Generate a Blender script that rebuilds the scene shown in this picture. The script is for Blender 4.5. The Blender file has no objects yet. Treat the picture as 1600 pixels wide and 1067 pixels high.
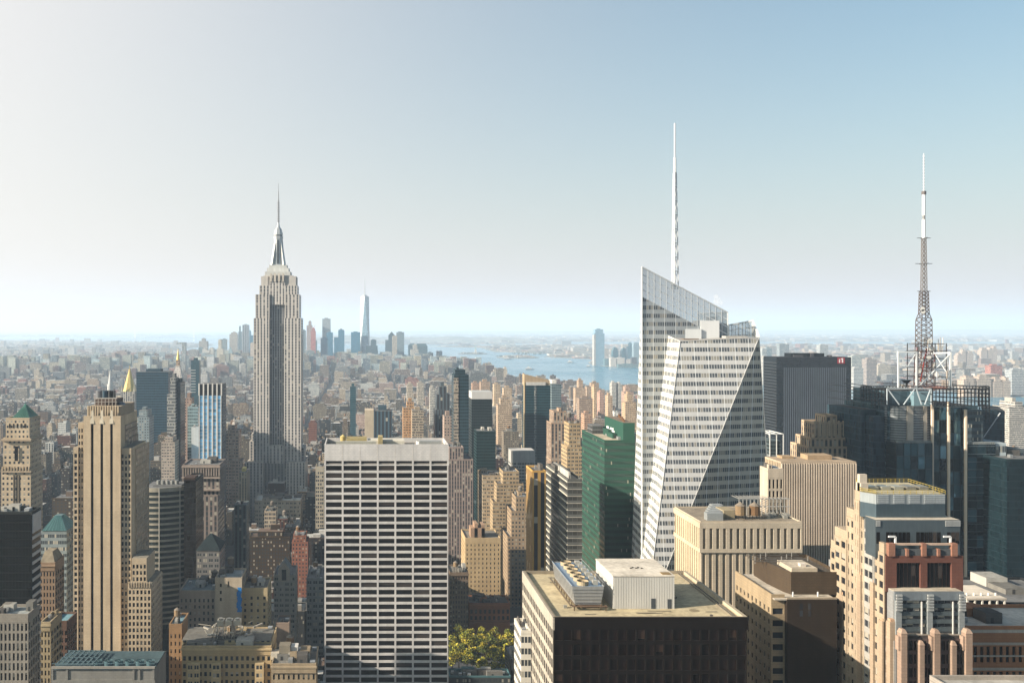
import bpy, math, random
import numpy as np
from mathutils import Vector
R = math.radians
scene = bpy.context.scene
COL = scene.collection

# ---------------------------------------------------------------- camera, sky, sun, exposure
F = 1511.0; CX = 566.0; HY = 512.0; CAMZ = 256.0      # focal length (px of a 1600 px wide frame), vanishing point, eye level
cam_d = bpy.data.cameras.new("camera"); cam = bpy.data.objects.new("camera", cam_d); COL.objects.link(cam)
cam_d.sensor_width = 36.0; cam_d.lens = F / 1600 * 36.0
cam_d.shift_x = (800 - CX) / 1600.0; cam_d.shift_y = -(533.5 - HY) / 1600.0
cam.location = (0, 0, CAMZ); cam.rotation_euler = (R(90), 0, 0)
cam_d.clip_start = 1.0; cam_d.clip_end = 120000.0
scene.camera = cam

HORIZON_MIX, HORIZON_COL, VEIL_MIX, VEIL_COL = 0.88, (6.9, 6.45, 6.75), 1.0, (8.1, 7.5, 7.05)
SUN_EL, SUN_BACK = 24.0, 17.0          # sun low on the left, a little behind the camera
sdir = Vector((-math.cos(R(SUN_EL)) * math.cos(R(SUN_BACK)), -math.cos(R(SUN_EL)) * math.sin(R(SUN_BACK)), math.sin(R(SUN_EL))))
world = bpy.data.worlds.new("World"); scene.world = world; world.use_nodes = True
wn, wl = world.node_tree.nodes, world.node_tree.links
wn.clear()
sky = wn.new("ShaderNodeTexSky"); sky.sky_type = 'NISHITA'; sky.sun_disc = False
sky.sun_elevation = R(SUN_EL); sky.sun_rotation = math.atan2(sdir.x, sdir.y)
sky.altitude = 0; sky.air_density = 1.3; sky.dust_density = 3.0; sky.ozone_density = 1.0
bg = wn.new("ShaderNodeBackground"); bg.inputs[1].default_value = 0.052
wo = wn.new("ShaderNodeOutputWorld")
def _wm(op, a, b=None):
    x = wn.new("ShaderNodeMath"); x.operation = op
    for i, v in enumerate((a, b)):
        if v is None: continue
        if isinstance(v, (int, float)): x.inputs[i].default_value = v
        else: wl.new(v, x.inputs[i])
    return x.outputs[0]
# painted into the sky: a broad pale glow at front left, whitening along the horizon
tc = wn.new("ShaderNodeTexCoord")
dt = wn.new("ShaderNodeVectorMath"); dt.operation = 'DOT_PRODUCT'; wl.new(tc.outputs['Generated'], dt.inputs[0]); dt.inputs[1].default_value = Vector((-0.72, 0.58, 0.36)).normalized()
veil = _wm('POWER', _wm('MAXIMUM', dt.outputs['Value'], 0.0), 2.7)
sp = wn.new("ShaderNodeSeparateXYZ"); wl.new(tc.outputs['Generated'], sp.inputs[0])
hor = _wm('POWER', _wm('SUBTRACT', 1.0, _wm('MINIMUM', _wm('MAXIMUM', sp.outputs[2], 0.0), 1.0)), 6.0)
def _wmix(f, a, b):
    x = wn.new("ShaderNodeMix"); x.data_type = 'RGBA'
    for i, v in ((0, f), (6, a), (7, b)):
        if isinstance(v, tuple): x.inputs[i].default_value = (*v, 1)
        else: wl.new(v, x.inputs[i])
    return x.outputs[2]
tint_ = wn.new('ShaderNodeMix'); tint_.data_type = 'RGBA'; tint_.blend_type = 'MULTIPLY'; tint_.inputs[0].default_value = 1; wl.new(sky.outputs[0], tint_.inputs[6]); tint_.inputs[7].default_value = (0.78, 1.06, 1.13, 1)
c1 = _wmix(_wm('MULTIPLY', hor, HORIZON_MIX), tint_.outputs[2], HORIZON_COL)
c2 = _wmix(_wm('MULTIPLY', veil, VEIL_MIX), c1, VEIL_COL)
wl.new(c2, bg.inputs[0]); wl.new(bg.outputs[0], wo.inputs[0])
sun_d = bpy.data.lights.new("sun", 'SUN'); sun_d.energy = 5.0; sun_d.angle = R(0.5); sun_d.color = (1.0, 0.89, 0.74)
sun = bpy.data.objects.new("sun", sun_d); COL.objects.link(sun)
sun.location = (-500, -300, 700); sun.rotation_euler = (-sdir).to_track_quat('-Z', 'Y').to_euler()
scene.view_settings.view_transform = 'Standard'; scene.view_settings.look = 'None'
scene.view_settings.exposure = 1.38; scene.view_settings.gamma = 1.0
scene.render.engine = 'CYCLES'
cy = scene.cycles
cy.max_bounces = 5; cy.diffuse_bounces = 2; cy.glossy_bounces = 3; cy.transmission_bounces = 4
cy.transparent_max_bounces = 12; cy.volume_bounces = 1; cy.use_denoising = True
HAZE_DENSITY = 5.6e-5
HAZE_COLOR = (0.66, 0.82, 1.0)

def PX(px, D): return (px - CX) / F * D
def PZ(py, D): return CAMZ - (py - HY) / F * D

# ---------------------------------------------------------------- materials
def newmat(name):
    m = bpy.data.materials.new(name); m.use_nodes = True
    n, l = m.node_tree.nodes, m.node_tree.links
    n.clear()
    out = n.new("ShaderNodeOutputMaterial"); b = n.new("ShaderNodeBsdfPrincipled")
    l.new(b.outputs[0], out.inputs[0])
    return m, n, l, b
def nmath(n, l, op, a, b=None, c=None):
    x = n.new("ShaderNodeMath"); x.operation = op
    for i, v in enumerate((a, b, c)):
        if v is None: continue
        if isinstance(v, (int, float)): x.inputs[i].default_value = v
        else: l.new(v, x.inputs[i])
    return x.outputs[0]
def nmix(n, l, fac, a, b, mode='MIX'):
    x = n.new("ShaderNodeMix"); x.data_type = 'RGBA'; x.blend_type = mode
    for i, v in ((0, fac), (6, a), (7, b)):
        if isinstance(v, (int, float)): x.inputs[i].default_value = v
        elif isinstance(v, tuple): x.inputs[i].default_value = (*v, 1)
        else: l.new(v, x.inputs[i])
    return x.outputs[2]
def wear(n, l, amount=0.35, scale=0.06):
    """Patchy ageing and vertical rain streaks of the masonry, in world metres."""
    g = n.new("ShaderNodeNewGeometry")
    mp = n.new("ShaderNodeMapping"); mp.inputs[3].default_value = (1, 1, 0.12)
    l.new(g.outputs[0], mp.inputs[0])
    a = n.new("ShaderNodeTexNoise"); a.inputs['Scale'].default_value = scale * 6; a.inputs['Detail'].default_value = 4
    l.new(mp.outputs[0], a.inputs[0])
    b = n.new("ShaderNodeTexNoise"); b.inputs['Scale'].default_value = scale; b.inputs['Detail'].default_value = 3
    l.new(g.outputs[0], b.inputs[0])
    s = nmath(n, l, 'ADD', a.outputs[0], b.outputs[0])
    return nmath(n, l, 'MULTIPLY_ADD', s, amount * 1.6, 1.0 - amount * 1.6)
def colattr(n):
    a = n.new("ShaderNodeAttribute"); a.attribute_name = "Col"; return a.outputs[0]

MATS = {}
def mk_stone(name, rough=0.85, metal=0.0, amount=0.3, scale=0.06, joints=False):
    m, n, l, b = newmat(name)
    w = wear(n, l, amount, scale)
    c = nmix(n, l, 1.0, colattr(n), w, 'MULTIPLY')
    if joints:                # courses of cut stone, each block a little different
        g = n.new("ShaderNodeNewGeometry"); sx = n.new("ShaderNodeSeparateXYZ"); l.new(g.outputs[0], sx.inputs[0]); cb = n.new("ShaderNodeCombineXYZ")
        if joints == 'roof': l.new(sx.outputs[0], cb.inputs[0]); l.new(sx.outputs[1], cb.inputs[1])      # sheets of roofing felt
        else: l.new(nmath(n, l, 'ADD', sx.outputs[0], sx.outputs[1]), cb.inputs[0]); l.new(sx.outputs[2], cb.inputs[1])
        bt = n.new("ShaderNodeTexBrick"); l.new(cb.outputs[0], bt.inputs[0]); bt.inputs['Scale'].default_value = 1.0; bt.inputs['Brick Width'].default_value = 9.0 if joints == 'roof' else 1.7; bt.inputs['Row Height'].default_value = 2.4 if joints == 'roof' else 0.95
        bt.inputs['Color1'].default_value = (.94, .94, .94, 1); bt.inputs['Color2'].default_value = (1.05, 1.04, 1.02, 1); bt.inputs['Mortar'].default_value = (.8, .79, .78, 1); bt.inputs['Mortar Size'].default_value = 0.05
        c = nmix(n, l, 1.0, c, bt.outputs[0], 'MULTIPLY')
    l.new(c, b.inputs['Base Color']); b.inputs['Roughness'].default_value = rough; b.inputs['Metallic'].default_value = metal; b.inputs['Specular IOR Level'].default_value = 0.12 if metal == 0 else 0.4
    MATS[name] = m
mk_stone('stone', joints=True); mk_stone('roof_cover', 0.9, 0, 0.62, 0.12, joints='roof'); mk_stone('metal', 0.42, 0.55, 0.25, 0.3); mk_stone('paint', 0.5, 0, 0.12)
mk_stone('gold', 0.38, 0.6, 0.15, 0.2)

def mk_wall(name, wf, hf, vc=0.5, sub=1, tint=None, glass=(0.03, 0.035, 0.04), blind=0.22, spand=None, grough=0.1, gmetal=0.0, fin=None, amount=0.3, fint=0.0, sills=False):
    """Masonry or curtain wall: UV counts bays (u) and storeys (v)."""
    m, n, l, b = newmat(name)
    uv = n.new("ShaderNodeUVMap"); s = n.new("ShaderNodeSeparateXYZ"); l.new(uv.outputs[0], s.inputs[0])
    u, v = s.outputs[0], s.outputs[1]
    fu, fv = nmath(n, l, 'FRACT', u), nmath(n, l, 'FRACT', v)
    mx = nmath(n, l, 'LESS_THAN', nmath(n, l, 'ABSOLUTE', nmath(n, l, 'SUBTRACT', fu, 0.5)), wf / 2)
    my = nmath(n, l, 'LESS_THAN', nmath(n, l, 'ABSOLUTE', nmath(n, l, 'SUBTRACT', fv, vc)), hf / 2)
    mask = nmath(n, l, 'MULTIPLY', mx, my)
    us = nmath(n, l, 'MULTIPLY', u, float(sub))
    if sub > 1:
        bar = nmath(n, l, 'LESS_THAN', nmath(n, l, 'ABSOLUTE', nmath(n, l, 'SUBTRACT', nmath(n, l, 'FRACT', us), 0.5)), 0.41)
        mask = nmath(n, l, 'MULTIPLY', mask, bar)
    oi = n.new("ShaderNodeObjectInfo")
    cx = n.new("ShaderNodeCombineXYZ"); l.new(nmath(n, l, 'FLOOR', us), cx.inputs[0]); l.new(nmath(n, l, 'FLOOR', v), cx.inputs[1])
    l.new(nmath(n, l, 'MULTIPLY', oi.outputs['Random'], 97.0), cx.inputs[2])
    wnz = n.new("ShaderNodeTexWhiteNoise"); wnz.noise_dimensions = '3D'; l.new(cx.outputs[0], wnz.inputs[0])
    rnd = wnz.outputs[0]
    col = colattr(n)
    w = wear(n, l, amount)
    wall = nmix(n, l, 1.0, col, w, 'MULTIPLY')
    if spand is not None:
        wall = nmix(n, l, nmath(n, l, 'MULTIPLY', mx, 1.0), wall, nmix(n, l, 1.0, wall, spand, 'MULTIPLY'))
    if tint is not None:      # curtain wall: Col is the tint of the glass
        gl = nmix(n, l, nmath(n, l, 'MULTIPLY', rnd, 0.55), nmix(n, l, 1.0, col, tint, 'MULTIPLY'), nmix(n, l, 1.0, col, (tint[0] * 2.4, tint[1] * 2.4, tint[2] * 2.4), 'MULTIPLY'))
    else:
        drawn = nmath(n, l, 'MULTIPLY', nmath(n, l, 'GREATER_THAN', rnd, 1 - blind), nmath(n, l, 'MULTIPLY', rnd, 0.55))
        gl = nmix(n, l, drawn, glass, (0.5, 0.45, 0.36))
    if sills:                 # pale sill under each window
        sl = nmath(n, l, 'MULTIPLY', mx, nmath(n, l, 'LESS_THAN', nmath(n, l, 'ABSOLUTE', nmath(n, l, 'SUBTRACT', fv, vc - hf / 2 - 0.045)), 0.045))
        wall = nmix(n, l, sl, wall, nmix(n, l, 1.0, wall, (1.5, 1.48, 1.45), 'MULTIPLY'))
    base = nmix(n, l, mask, wall, gl)
    if fin is not None:       # pale metal fins between bays
        fm = nmath(n, l, 'GREATER_THAN', nmath(n, l, 'ABSOLUTE', nmath(n, l, 'SUBTRACT', fu, 0.5)), 0.5 - fin[3])
        base = nmix(n, l, fm, base, fin[:3])
        mask = nmath(n, l, 'MULTIPLY', mask, nmath(n, l, 'SUBTRACT', 1.0, fm))
    l.new(base, b.inputs['Base Color']); l.new(nmath(n, l, 'MULTIPLY_ADD', mask, 0.24, 0.10), b.inputs['Specular IOR Level'])
    l.new(nmath(n, l, 'MULTIPLY_ADD', mask, grough - 0.8 + fint, 0.8 - fint), b.inputs['Roughness'])
    if gmetal: l.new(nmath(n, l, 'MULTIPLY', mask, gmetal), b.inputs['Metallic'])
    MATS[name] = m
mk_wall('punch', 0.46, 0.52, sills=True)
mk_wall('pairs', 0.66, 0.5, sub=2, sills=True)
mk_wall('deco', 0.44, 0.62, spand=(0.5, 0.5, 0.53), blind=0.1)
mk_wall('piers', 0.52, 0.66, spand=(0.38, 0.38, 0.4))
mk_wall('fins', 0.55, 1.1, glass=(0.03, 0.03, 0.035), blind=0.06)
mk_wall('ribbon', 1.1, 0.52, sub=3)
mk_wall('grid', 0.78, 0.6, sub=2, blind=0.12)
mk_wall('curtain', 0.93, 0.66, tint=(0.45, 0.45, 0.45), gmetal=0.3, fint=0.3)
mk_wall('curtain_plain', 0.96, 0.9, tint=(0.6, 0.6, 0.6), gmetal=0.12, fint=0.2, grough=0.1)
mk_wall('fritted', 1.1, 0.5, sub=5, glass=(0.085, 0.095, 0.105), blind=0.3, grough=0.12, gmetal=0.2, fin=(0.62, 0.62, 0.61, 0.026), amount=0.1, fint=0.55)
mk_wall('green_band', 1.1, 0.5, sub=4, glass=(0.015, 0.035, 0.028), blind=0.02, amount=0.12, fint=0.5)

def mk_glass(name, c, rough=0.07, metal=0.0, blind=0.0, warp=0.0, bcol=(0.45, 0.4, 0.32), spec=0.3):
    """Panes: tint varies pane by pane, some blinds are partly down; slight waviness of the sheet."""
    m, n, l, b = newmat(name)
    oi = n.new("ShaderNodeObjectInfo"); g = n.new("ShaderNodeNewGeometry")
    r = nmath(n, l, 'FRACT', nmath(n, l, 'ADD', oi.outputs['Random'], g.outputs['Random Per Island']))
    base = nmix(n, l, nmath(n, l, 'POWER', r, 2.0) if warp else r, tuple(x * (0.3 if warp else 0.55) for x in c), tuple(x * (3.0 if warp else 1.5) for x in c))
    if blind:
        uv = n.new("ShaderNodeUVMap"); s = n.new("ShaderNodeSeparateXYZ"); l.new(uv.outputs[0], s.inputs[0])
        r2 = nmath(n, l, 'FRACT', nmath(n, l, 'MULTIPLY', r, 17.3))
        drop = nmath(n, l, 'MULTIPLY', nmath(n, l, 'GREATER_THAN', s.outputs[1], r2), nmath(n, l, 'LESS_THAN', nmath(n, l, 'FRACT', nmath(n, l, 'MULTIPLY', r, 7.7)), blind))
        base = nmix(n, l, nmath(n, l, 'MULTIPLY', drop, 0.6), base, bcol)
    l.new(base, b.inputs['Base Color']); b.inputs['Roughness'].default_value = rough; b.inputs['Metallic'].default_value = metal; b.inputs['Specular IOR Level'].default_value = spec
    if warp:
        t = n.new("ShaderNodeTexNoise"); t.inputs['Scale'].default_value = 0.14; t.inputs['Detail'].default_value = 3
        l.new(g.outputs[0], t.inputs[0])
        bp = n.new("ShaderNodeBump"); bp.inputs['Strength'].default_value = warp; bp.inputs['Distance'].default_value = 1.0
        l.new(t.outputs[0], bp.inputs['Height'])
        wn_ = n.new("ShaderNodeTexWhiteNoise"); wn_.noise_dimensions = '1D'; l.new(nmath(n, l, 'MULTIPLY', r, 913.0), wn_.inputs['W'])      # panes never lie quite in one plane
        v1 = n.new("ShaderNodeVectorMath"); v1.operation = 'MULTIPLY_ADD'; l.new(wn_.outputs['Color'], v1.inputs[0]); v1.inputs[1].default_value = (.16, .16, .16); v1.inputs[2].default_value = (-.08, -.08, -.08)
        v2 = n.new("ShaderNodeVectorMath"); v2.operation = 'ADD'; l.new(bp.outputs[0], v2.inputs[0]); l.new(v1.outputs[0], v2.inputs[1])
        v3 = n.new("ShaderNodeVectorMath"); v3.operation = 'NORMALIZE'; l.new(v2.outputs[0], v3.inputs[0]); l.new(v3.outputs[0], b.inputs['Normal'])
    MATS[name] = m
mk_glass('glass', (0.018, 0.02, 0.024), blind=0.28)
mk_glass('glass_black', (0.008, 0.0075, 0.008), spec=0.15, blind=0.3, bcol=(0.055, 0.045, 0.04))
mk_glass('glass_bronze', (0.010, 0.006, 0.005), spec=0.16, rough=0.12, blind=0.08, bcol=(0.05, 0.03, 0.022))
mk_glass('glass_teal', (0.025, 0.055, 0.07), metal=0.55, warp=0.6)
mk_glass('glass_sky', (0.16, 0.42, 0.66), metal=0.3)

def mk_screen(name, c, a):
    m, n, l, b = newmat(name)
    uv = n.new("ShaderNodeUVMap"); s = n.new("ShaderNodeSeparateXYZ"); l.new(uv.outputs[0], s.inputs[0])
    e = lambda o, t: nmath(n, l, 'GREATER_THAN', nmath(n, l, 'ABSOLUTE', nmath(n, l, 'SUBTRACT', nmath(n, l, 'FRACT', o), 0.5)), t)
    ln = nmath(n, l, 'MAXIMUM', e(s.outputs[0], 0.455), e(s.outputs[1], 0.43))
    l.new(nmix(n, l, ln, c, (0.5, 0.52, 0.53)), b.inputs['Base Color'])
    b.inputs['Roughness'].default_value = 0.15
    l.new(nmath(n, l, 'MAXIMUM', nmath(n, l, 'MULTIPLY', ln, 1.0), a), b.inputs['Alpha'])
    MATS[name] = m
mk_screen('glass_screen', (0.24, 0.28, 0.30), 0.62)

# ---------------------------------------------------------------- mesh builder
ALB = 0.76
class MB:
    def __init__(s): s.v, s.f, s.uv, s.c, s.m, s.sm, s.mats = [], [], [], [], [], [], []
    def mi(s, mat):
        if mat not in s.mats: s.mats.append(mat)
        return s.mats.index(mat)
    def face(s, pts, col, mat='stone', uv=None, smooth=False):
        k = len(s.v); s.v.extend(pts); s.f.append(tuple(range(k, k + len(pts))))
        s.uv.append(uv or [(0, 0)] * len(pts)); s.c.append(tuple(ALB * q ** 1.2 for q in col)); s.m.append(s.mi(mat)); s.sm.append(smooth)
    def box(s, x0, x1, y0, y1, z0, z1, col, mat='stone', bay=None, fl=None, top=True, topcol=None, topmat=None, bottom=False, faces='NSEW'):
        if x0 > x1: x0, x1 = x1, x0
        if y0 > y1: y0, y1 = y1, y0
        fx = fy = fz = None
        if bay:
            nx, ny, nz = max(1, round((x1 - x0) / bay)), max(1, round((y1 - y0) / bay)), max(1, round((z1 - z0) / fl))
            ux, uy = [(0, 0), (nx, 0), (nx, nz), (0, nz)], [(0, 0), (ny, 0), (ny, nz), (0, nz)]
        else: ux = uy = None
        if 'N' in faces: s.face([(x0, y0, z0), (x1, y0, z0), (x1, y0, z1), (x0, y0, z1)], col, mat, ux)
        if 'S' in faces: s.face([(x1, y1, z0), (x0, y1, z0), (x0, y1, z1), (x1, y1, z1)], col, mat, ux)
        if 'E' in faces: s.face([(x0, y1, z0), (x0, y0, z0), (x0, y0, z1), (x0, y1, z1)], col, mat, uy)
        if 'W' in faces: s.face([(x1, y0, z0), (x1, y1, z0), (x1, y1, z1), (x1, y0, z1)], col, mat, uy)
        if top: s.face([(x0, y0, z1), (x1, y0, z1), (x1, y1, z1), (x0, y1, z1)], topcol or col, topmat or (mat if not bay else 'roof_cover'))
        if bottom: s.face([(x0, y1, z0), (x1, y1, z0), (x1, y0, z0), (x0, y0, z0)], col, mat if not bay else 'stone')
        return s
    def loft(s, lo, hi, col, mat='stone', bay=None, fl=None, top=True, topcol=None, topmat=None, smooth=False, bottom=False):
        """lo / hi: rings of 3D points, counter-clockwise from above."""
        n = len(lo)
        for i in range(n):
            j = (i + 1) % n
            a, b, c, d = lo[i], lo[j], hi[j], hi[i]
            uv = None
            if bay:
                w = max(math.dist(a, b), math.dist(c, d)); h = max(abs(d[2] - a[2]), abs(c[2] - b[2]))
                nx, nz = max(1, round(w / bay)), max(1, round(h / fl))
                uv = [(0, 0), (nx, 0), (nx, nz), (0, nz)]
            if math.dist(c, d) < 1e-4: s.face([a, b, c], col, mat, uv[:3] if uv else None, smooth)
            else: s.face([a, b, c, d], col, mat, uv, smooth)
        if top and math.dist(hi[0], hi[1]) > 1e-4: s.face(list(hi), topcol or col, topmat or (mat if not bay else 'roof_cover'))
        if bottom: s.face(list(reversed(lo)), col, mat if not bay else 'stone')
        return s
    def cyl(s, cx, cy, r, z0, z1, col, mat='stone', n=12, r2=None, top=True, bottom=False, smooth=True, bay=None, fl=None):
        r2 = r if r2 is None else r2
        ring = lambda q, z: [(cx + q * math.cos(2 * math.pi * i / n), cy + q * math.sin(2 * math.pi * i / n), z) for i in range(n)]
        return s.loft(ring(r, z0), ring(r2, z1), col, mat, top=top, bottom=bottom, smooth=smooth, bay=bay, fl=fl)
    def bar(s, p, q, w, col, mat='metal', n=4):
        p, q = Vector(p), Vector(q); d = (q - p).normalized()
        a = d.cross(Vector((0, 0, 1)) if abs(d.z) < 0.9 else Vector((1, 0, 0))).normalized(); b = d.cross(a)
        ring = lambda o: [tuple(o + (a * math.cos(2 * math.pi * (i + .5) / n) + b * math.sin(2 * math.pi * (i + .5) / n)) * w * 0.5 * (1.414 if n == 4 else 1)) for i in range(n)]
        lo, hi = ring(p), ring(q)
        for i in range(n):
            j = (i + 1) % n
            s.face([lo[j], lo[i], hi[i], hi[j]], col, mat, None, n > 6)
        s.face(lo, col, mat); s.face(list(reversed(hi)), col, mat)
        return s
    def build(s, name, parent=None, kind=None):
        me = bpy.data.meshes.new(name)
        off = parent.matrix_world_loc if hasattr(parent, 'matrix_world_loc') else (rootloc(parent) if parent else (0, 0, 0))
        v = np.array(s.v, dtype=np.float64).reshape(-1, 3) - np.array(off)
        me.from_pydata(v.tolist(), [], s.f)
        cnt = np.array([len(f) for f in s.f])
        uvl = me.uv_layers.new(name="UVMap")
        uvl.data.foreach_set("uv", np.array([c for f in s.uv for c in f], dtype=np.float32).ravel())
        ca = me.color_attributes.new("Col", 'FLOAT_COLOR', 'CORNER')
        cc = np.ones((cnt.sum(), 4), dtype=np.float32); cc[:, :3] = np.repeat(np.array(s.c, dtype=np.float32), cnt, axis=0)
        ca.data.foreach_set("color", cc.ravel())
        for m in s.mats: me.materials.append(MATS[m])
        me.polygons.foreach_set("material_index", np.array(s.m, dtype=np.int32))
        me.polygons.foreach_set("use_smooth", np.array(s.sm, dtype=bool))
        me.update()
        o = bpy.data.objects.new(name, me); COL.objects.link(o)
        if parent: o.parent = parent
        if kind: o['kind'] = kind
        return o
LOCS = {}
def rootloc(o):
    loc = Vector((0, 0, 0))
    while o is not None:
        loc += LOCS.get(o.name, Vector((0, 0, 0))); o = o.parent
    return tuple(loc)

LABELS_SEEN = {}
FOOT = []        # footprints of built things: (x0, x1, y0, y1)
RAST = []        # boxes for the visibility count: (x0, x1, y0, y1, z1)
def tag(o, label, cat, group=None):
    o['label'] = label; o['category'] = cat
    if group: o['group'] = group
def thing(name, label, cat, loc, group=None):
    o = bpy.data.objects.new(name, None); COL.objects.link(o)
    o.empty_display_size = 5; o.location = loc; LOCS[o.name] = Vector(loc)
    tag(o, label, cat, group)
    return o

# panes shared by all windows (unit squares, facing -Y)
def unit_pane(mat):
    me = bpy.data.meshes.new("window")
    me.from_pydata([(-.5, 0, -.5), (.5, 0, -.5), (.5, 0, .5), (-.5, 0, .5)], [], [(0, 1, 2, 3)])
    me.uv_layers.new(name="UVMap").data.foreach_set("uv", [0, 0, 1, 0, 1, 1, 0, 1])
    me.materials.append(MATS[mat]); return me
PANES = {}
ROT = {'N': 0.0, 'E': -math.pi / 2, 'W': math.pi / 2}

class Bld:
    def __init__(s, name, label, cat, x, y, z=0, group=None):
        s.root = thing(name, label, cat, (x, y, z), group); s.wins = []
    def win(s, face, a, plane, z, w, h, mat='glass', name='window'):
        s.wins.append((face, a, plane, z, w, h, mat, name))
    def finish(s, cap=100):
        def score(t):
            face, a, pl, z, w, h, mat, nm = t
            x, y = (a, pl) if face == 'N' else (pl, a)
            px, py = CX + F * x / y, HY + F * (CAMZ - z) / y
            k = 1.0 if face == 'N' else abs(x) / y
            inside = -30 < px < 1630 and -30 < py < 1090
            return (inside, w * h * k / y ** 2)
        names = {}
        for t in s.wins: names.setdefault(t[7], []).append(t)
        for nm, ws in names.items():
            ws.sort(key=score, reverse=True)
            rest = MB()
            base = rootloc(s.root)
            for i, (face, a, pl, z, w, h, mat, _) in enumerate(ws):
                x, y = (a, pl) if face == 'N' else (pl, a)
                if i < cap:
                    if mat not in PANES: PANES[mat] = unit_pane(mat)
                    o = bpy.data.objects.new(nm, PANES[mat]); COL.objects.link(o); o.parent = s.root
                    o.location = (x - base[0], y - base[1], z - base[2]); o.rotation_euler = (0, 0, ROT[face]); o.scale = (w, 1, h)
                else:
                    uv = [(0, 0), (1, 0), (1, 1), (0, 1)]
                    c = math.cos(ROT[face]); q = math.sin(ROT[face])
                    rest.face([(x + c * dx * w, y + q * dx * w, z + dz * h) for dx, dz in ((-.5, -.5), (.5, -.5), (.5, .5), (-.5, .5))], (1, 1, 1), mat, uv)
            if rest.f: rest.build(nm, s.root, 'stuff')
    def grid(s, mb, face, a0, a1, z0, z1, plane, nx, nz, pw, sh, d, col, glass='glass', pcol=None, name='window', skip=None, pd=0.02, mat='stone'):
        """Piers and spandrels standing d proud of plane, one window in each opening."""
        if a0 > a1: a0, a1 = a1, a0
        sg = -1 if face in 'NE' else 1
        def bx(b0, b1, c0, c1, dd, col):
            lo, hi = sorted((plane, plane + sg * dd))
            if face == 'N': mb.box(b0, b1, lo, hi, c0, c1, col, mat, bottom=True)
            else: mb.box(lo, hi, b0, b1, c0, c1, col, mat, bottom=True)
        cw, ch = (a1 - a0) / nx, (z1 - z0) / nz
        for i in range(nx + 1): bx(max(a0, a0 + i * cw - pw / 2), min(a1, a0 + i * cw + pw / 2), z0, z1, d + pd, pcol or col)
        if sh > 0:
            for k in range(nz + 1): bx(a0 + .01, a1 - .01, max(z0 + .003, z0 + k * ch - sh / 2), min(z1 - .003, z0 + k * ch + sh / 2), d, col)
        for i in range(nx):
            for k in range(nz):
                if skip and skip(i, k): continue
                s.win(face, a0 + (i + .5) * cw, plane + sg * 0.06, z0 + (k + .5) * ch, cw - pw, ch - sh, glass, name)

def roof_parts(root, x0, x1, y0, y1, z, rc, wc, par=1.1, th=0.6, rng=random, clut=2, near=True, tank=0.5):
    """Roof deck inside a parapet, with plant on it, as parts of root."""
    roof = MB().box(x0 + .05, x1 - .05, y0 + .05, y1 - .05, z - .3, z + .03, rc, 'roof_cover').build('roof', root)
    if near:
        m = MB(); c = wc
        m.box(x0, x1, y0, y0 + th, z - .1, z + par, c, bottom=True); m.box(x0, x1, y1 - th, y1, z - .1, z + par, c, bottom=True)
        m.box(x0, x0 + th, y0 + th, y1 - th, z - .1, z + par, c, bottom=True); m.box(x1 - th, x1, y0 + th, y1 - th, z - .1, z + par, c, bottom=True)
        m.build('parapet', root)
    w, d = x1 - x0 - 2 * th, y1 - y0 - 2 * th
    for i in range(clut):
        bw, bd, bh = min(14, rng.uniform(.14, .32) * w), rng.uniform(.2, .4) * d, rng.uniform(2.0, 4.2)
        bx, by = rng.uniform(x0 + th, x1 - th - bw), rng.uniform(y0 + th, y1 - th - bd)
        c = rng.choice([wc, (.25, .24, .22), (.5, .48, .44), (.16, .15, .14)])
        m = MB().box(bx, bx + bw, by, by + bd, z, z + bh, c, topcol=tuple(q * .7 for q in c), topmat='roof_cover')
        m.box(bx + bw * .3, bx + bw * .3 + min(1.2, bw * .3), by - .05, by, z + .2, z + 2.1, (.08, .08, .08), 'paint')
        m.build('bulkhead', roof)
    for i in range(clut):
        s_ = rng.uniform(1.2, 2.6); bx, by = rng.uniform(x0 + th, x1 - th - s_), rng.uniform(y0 + th, y1 - th - s_)
        m = MB().box(bx, bx + s_, by, by + s_ * rng.uniform(.8, 1.8), z, z + rng.uniform(1, 2), (.45, .46, .46), 'metal')
        m.build('vent_unit', roof)
    if rng.random() < tank: water_tank(roof, rng.uniform(x0 + 4, x1 - 4) if w > 9 else (x0 + x1) / 2, rng.uniform(y0 + 3, y1 - 3) if d > 7 else (y0 + y1) / 2, z, rng)
def water_tank(root, x, y, z, rng=random, r=None, target=None):
    r = r or rng.uniform(1.7, 2.3); h = r * 1.8; l = rng.uniform(2, 5)
    c = rng.choice([(.22, .14, .08), (.3, .22, .14), (.18, .16, .14)])
    m = target or MB()
    for sx in (-1, 1):
        for sy in (-1, 1): m.bar((x + sx * r * .65, y + sy * r * .65, z), (x + sx * r * .65, y + sy * r * .65, z + l), .25, (.1, .1, .1))
    m.cyl(x, y, r, z + l, z + l + h, c, n=10, bottom=True, top=False); m.cyl(x, y, r * 1.08, z + l + h, z + l + h + r * .75, (.28, .24, .2), n=10, r2=.05, bottom=True)
    if target is None: m.build('water_tank', root)

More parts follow.
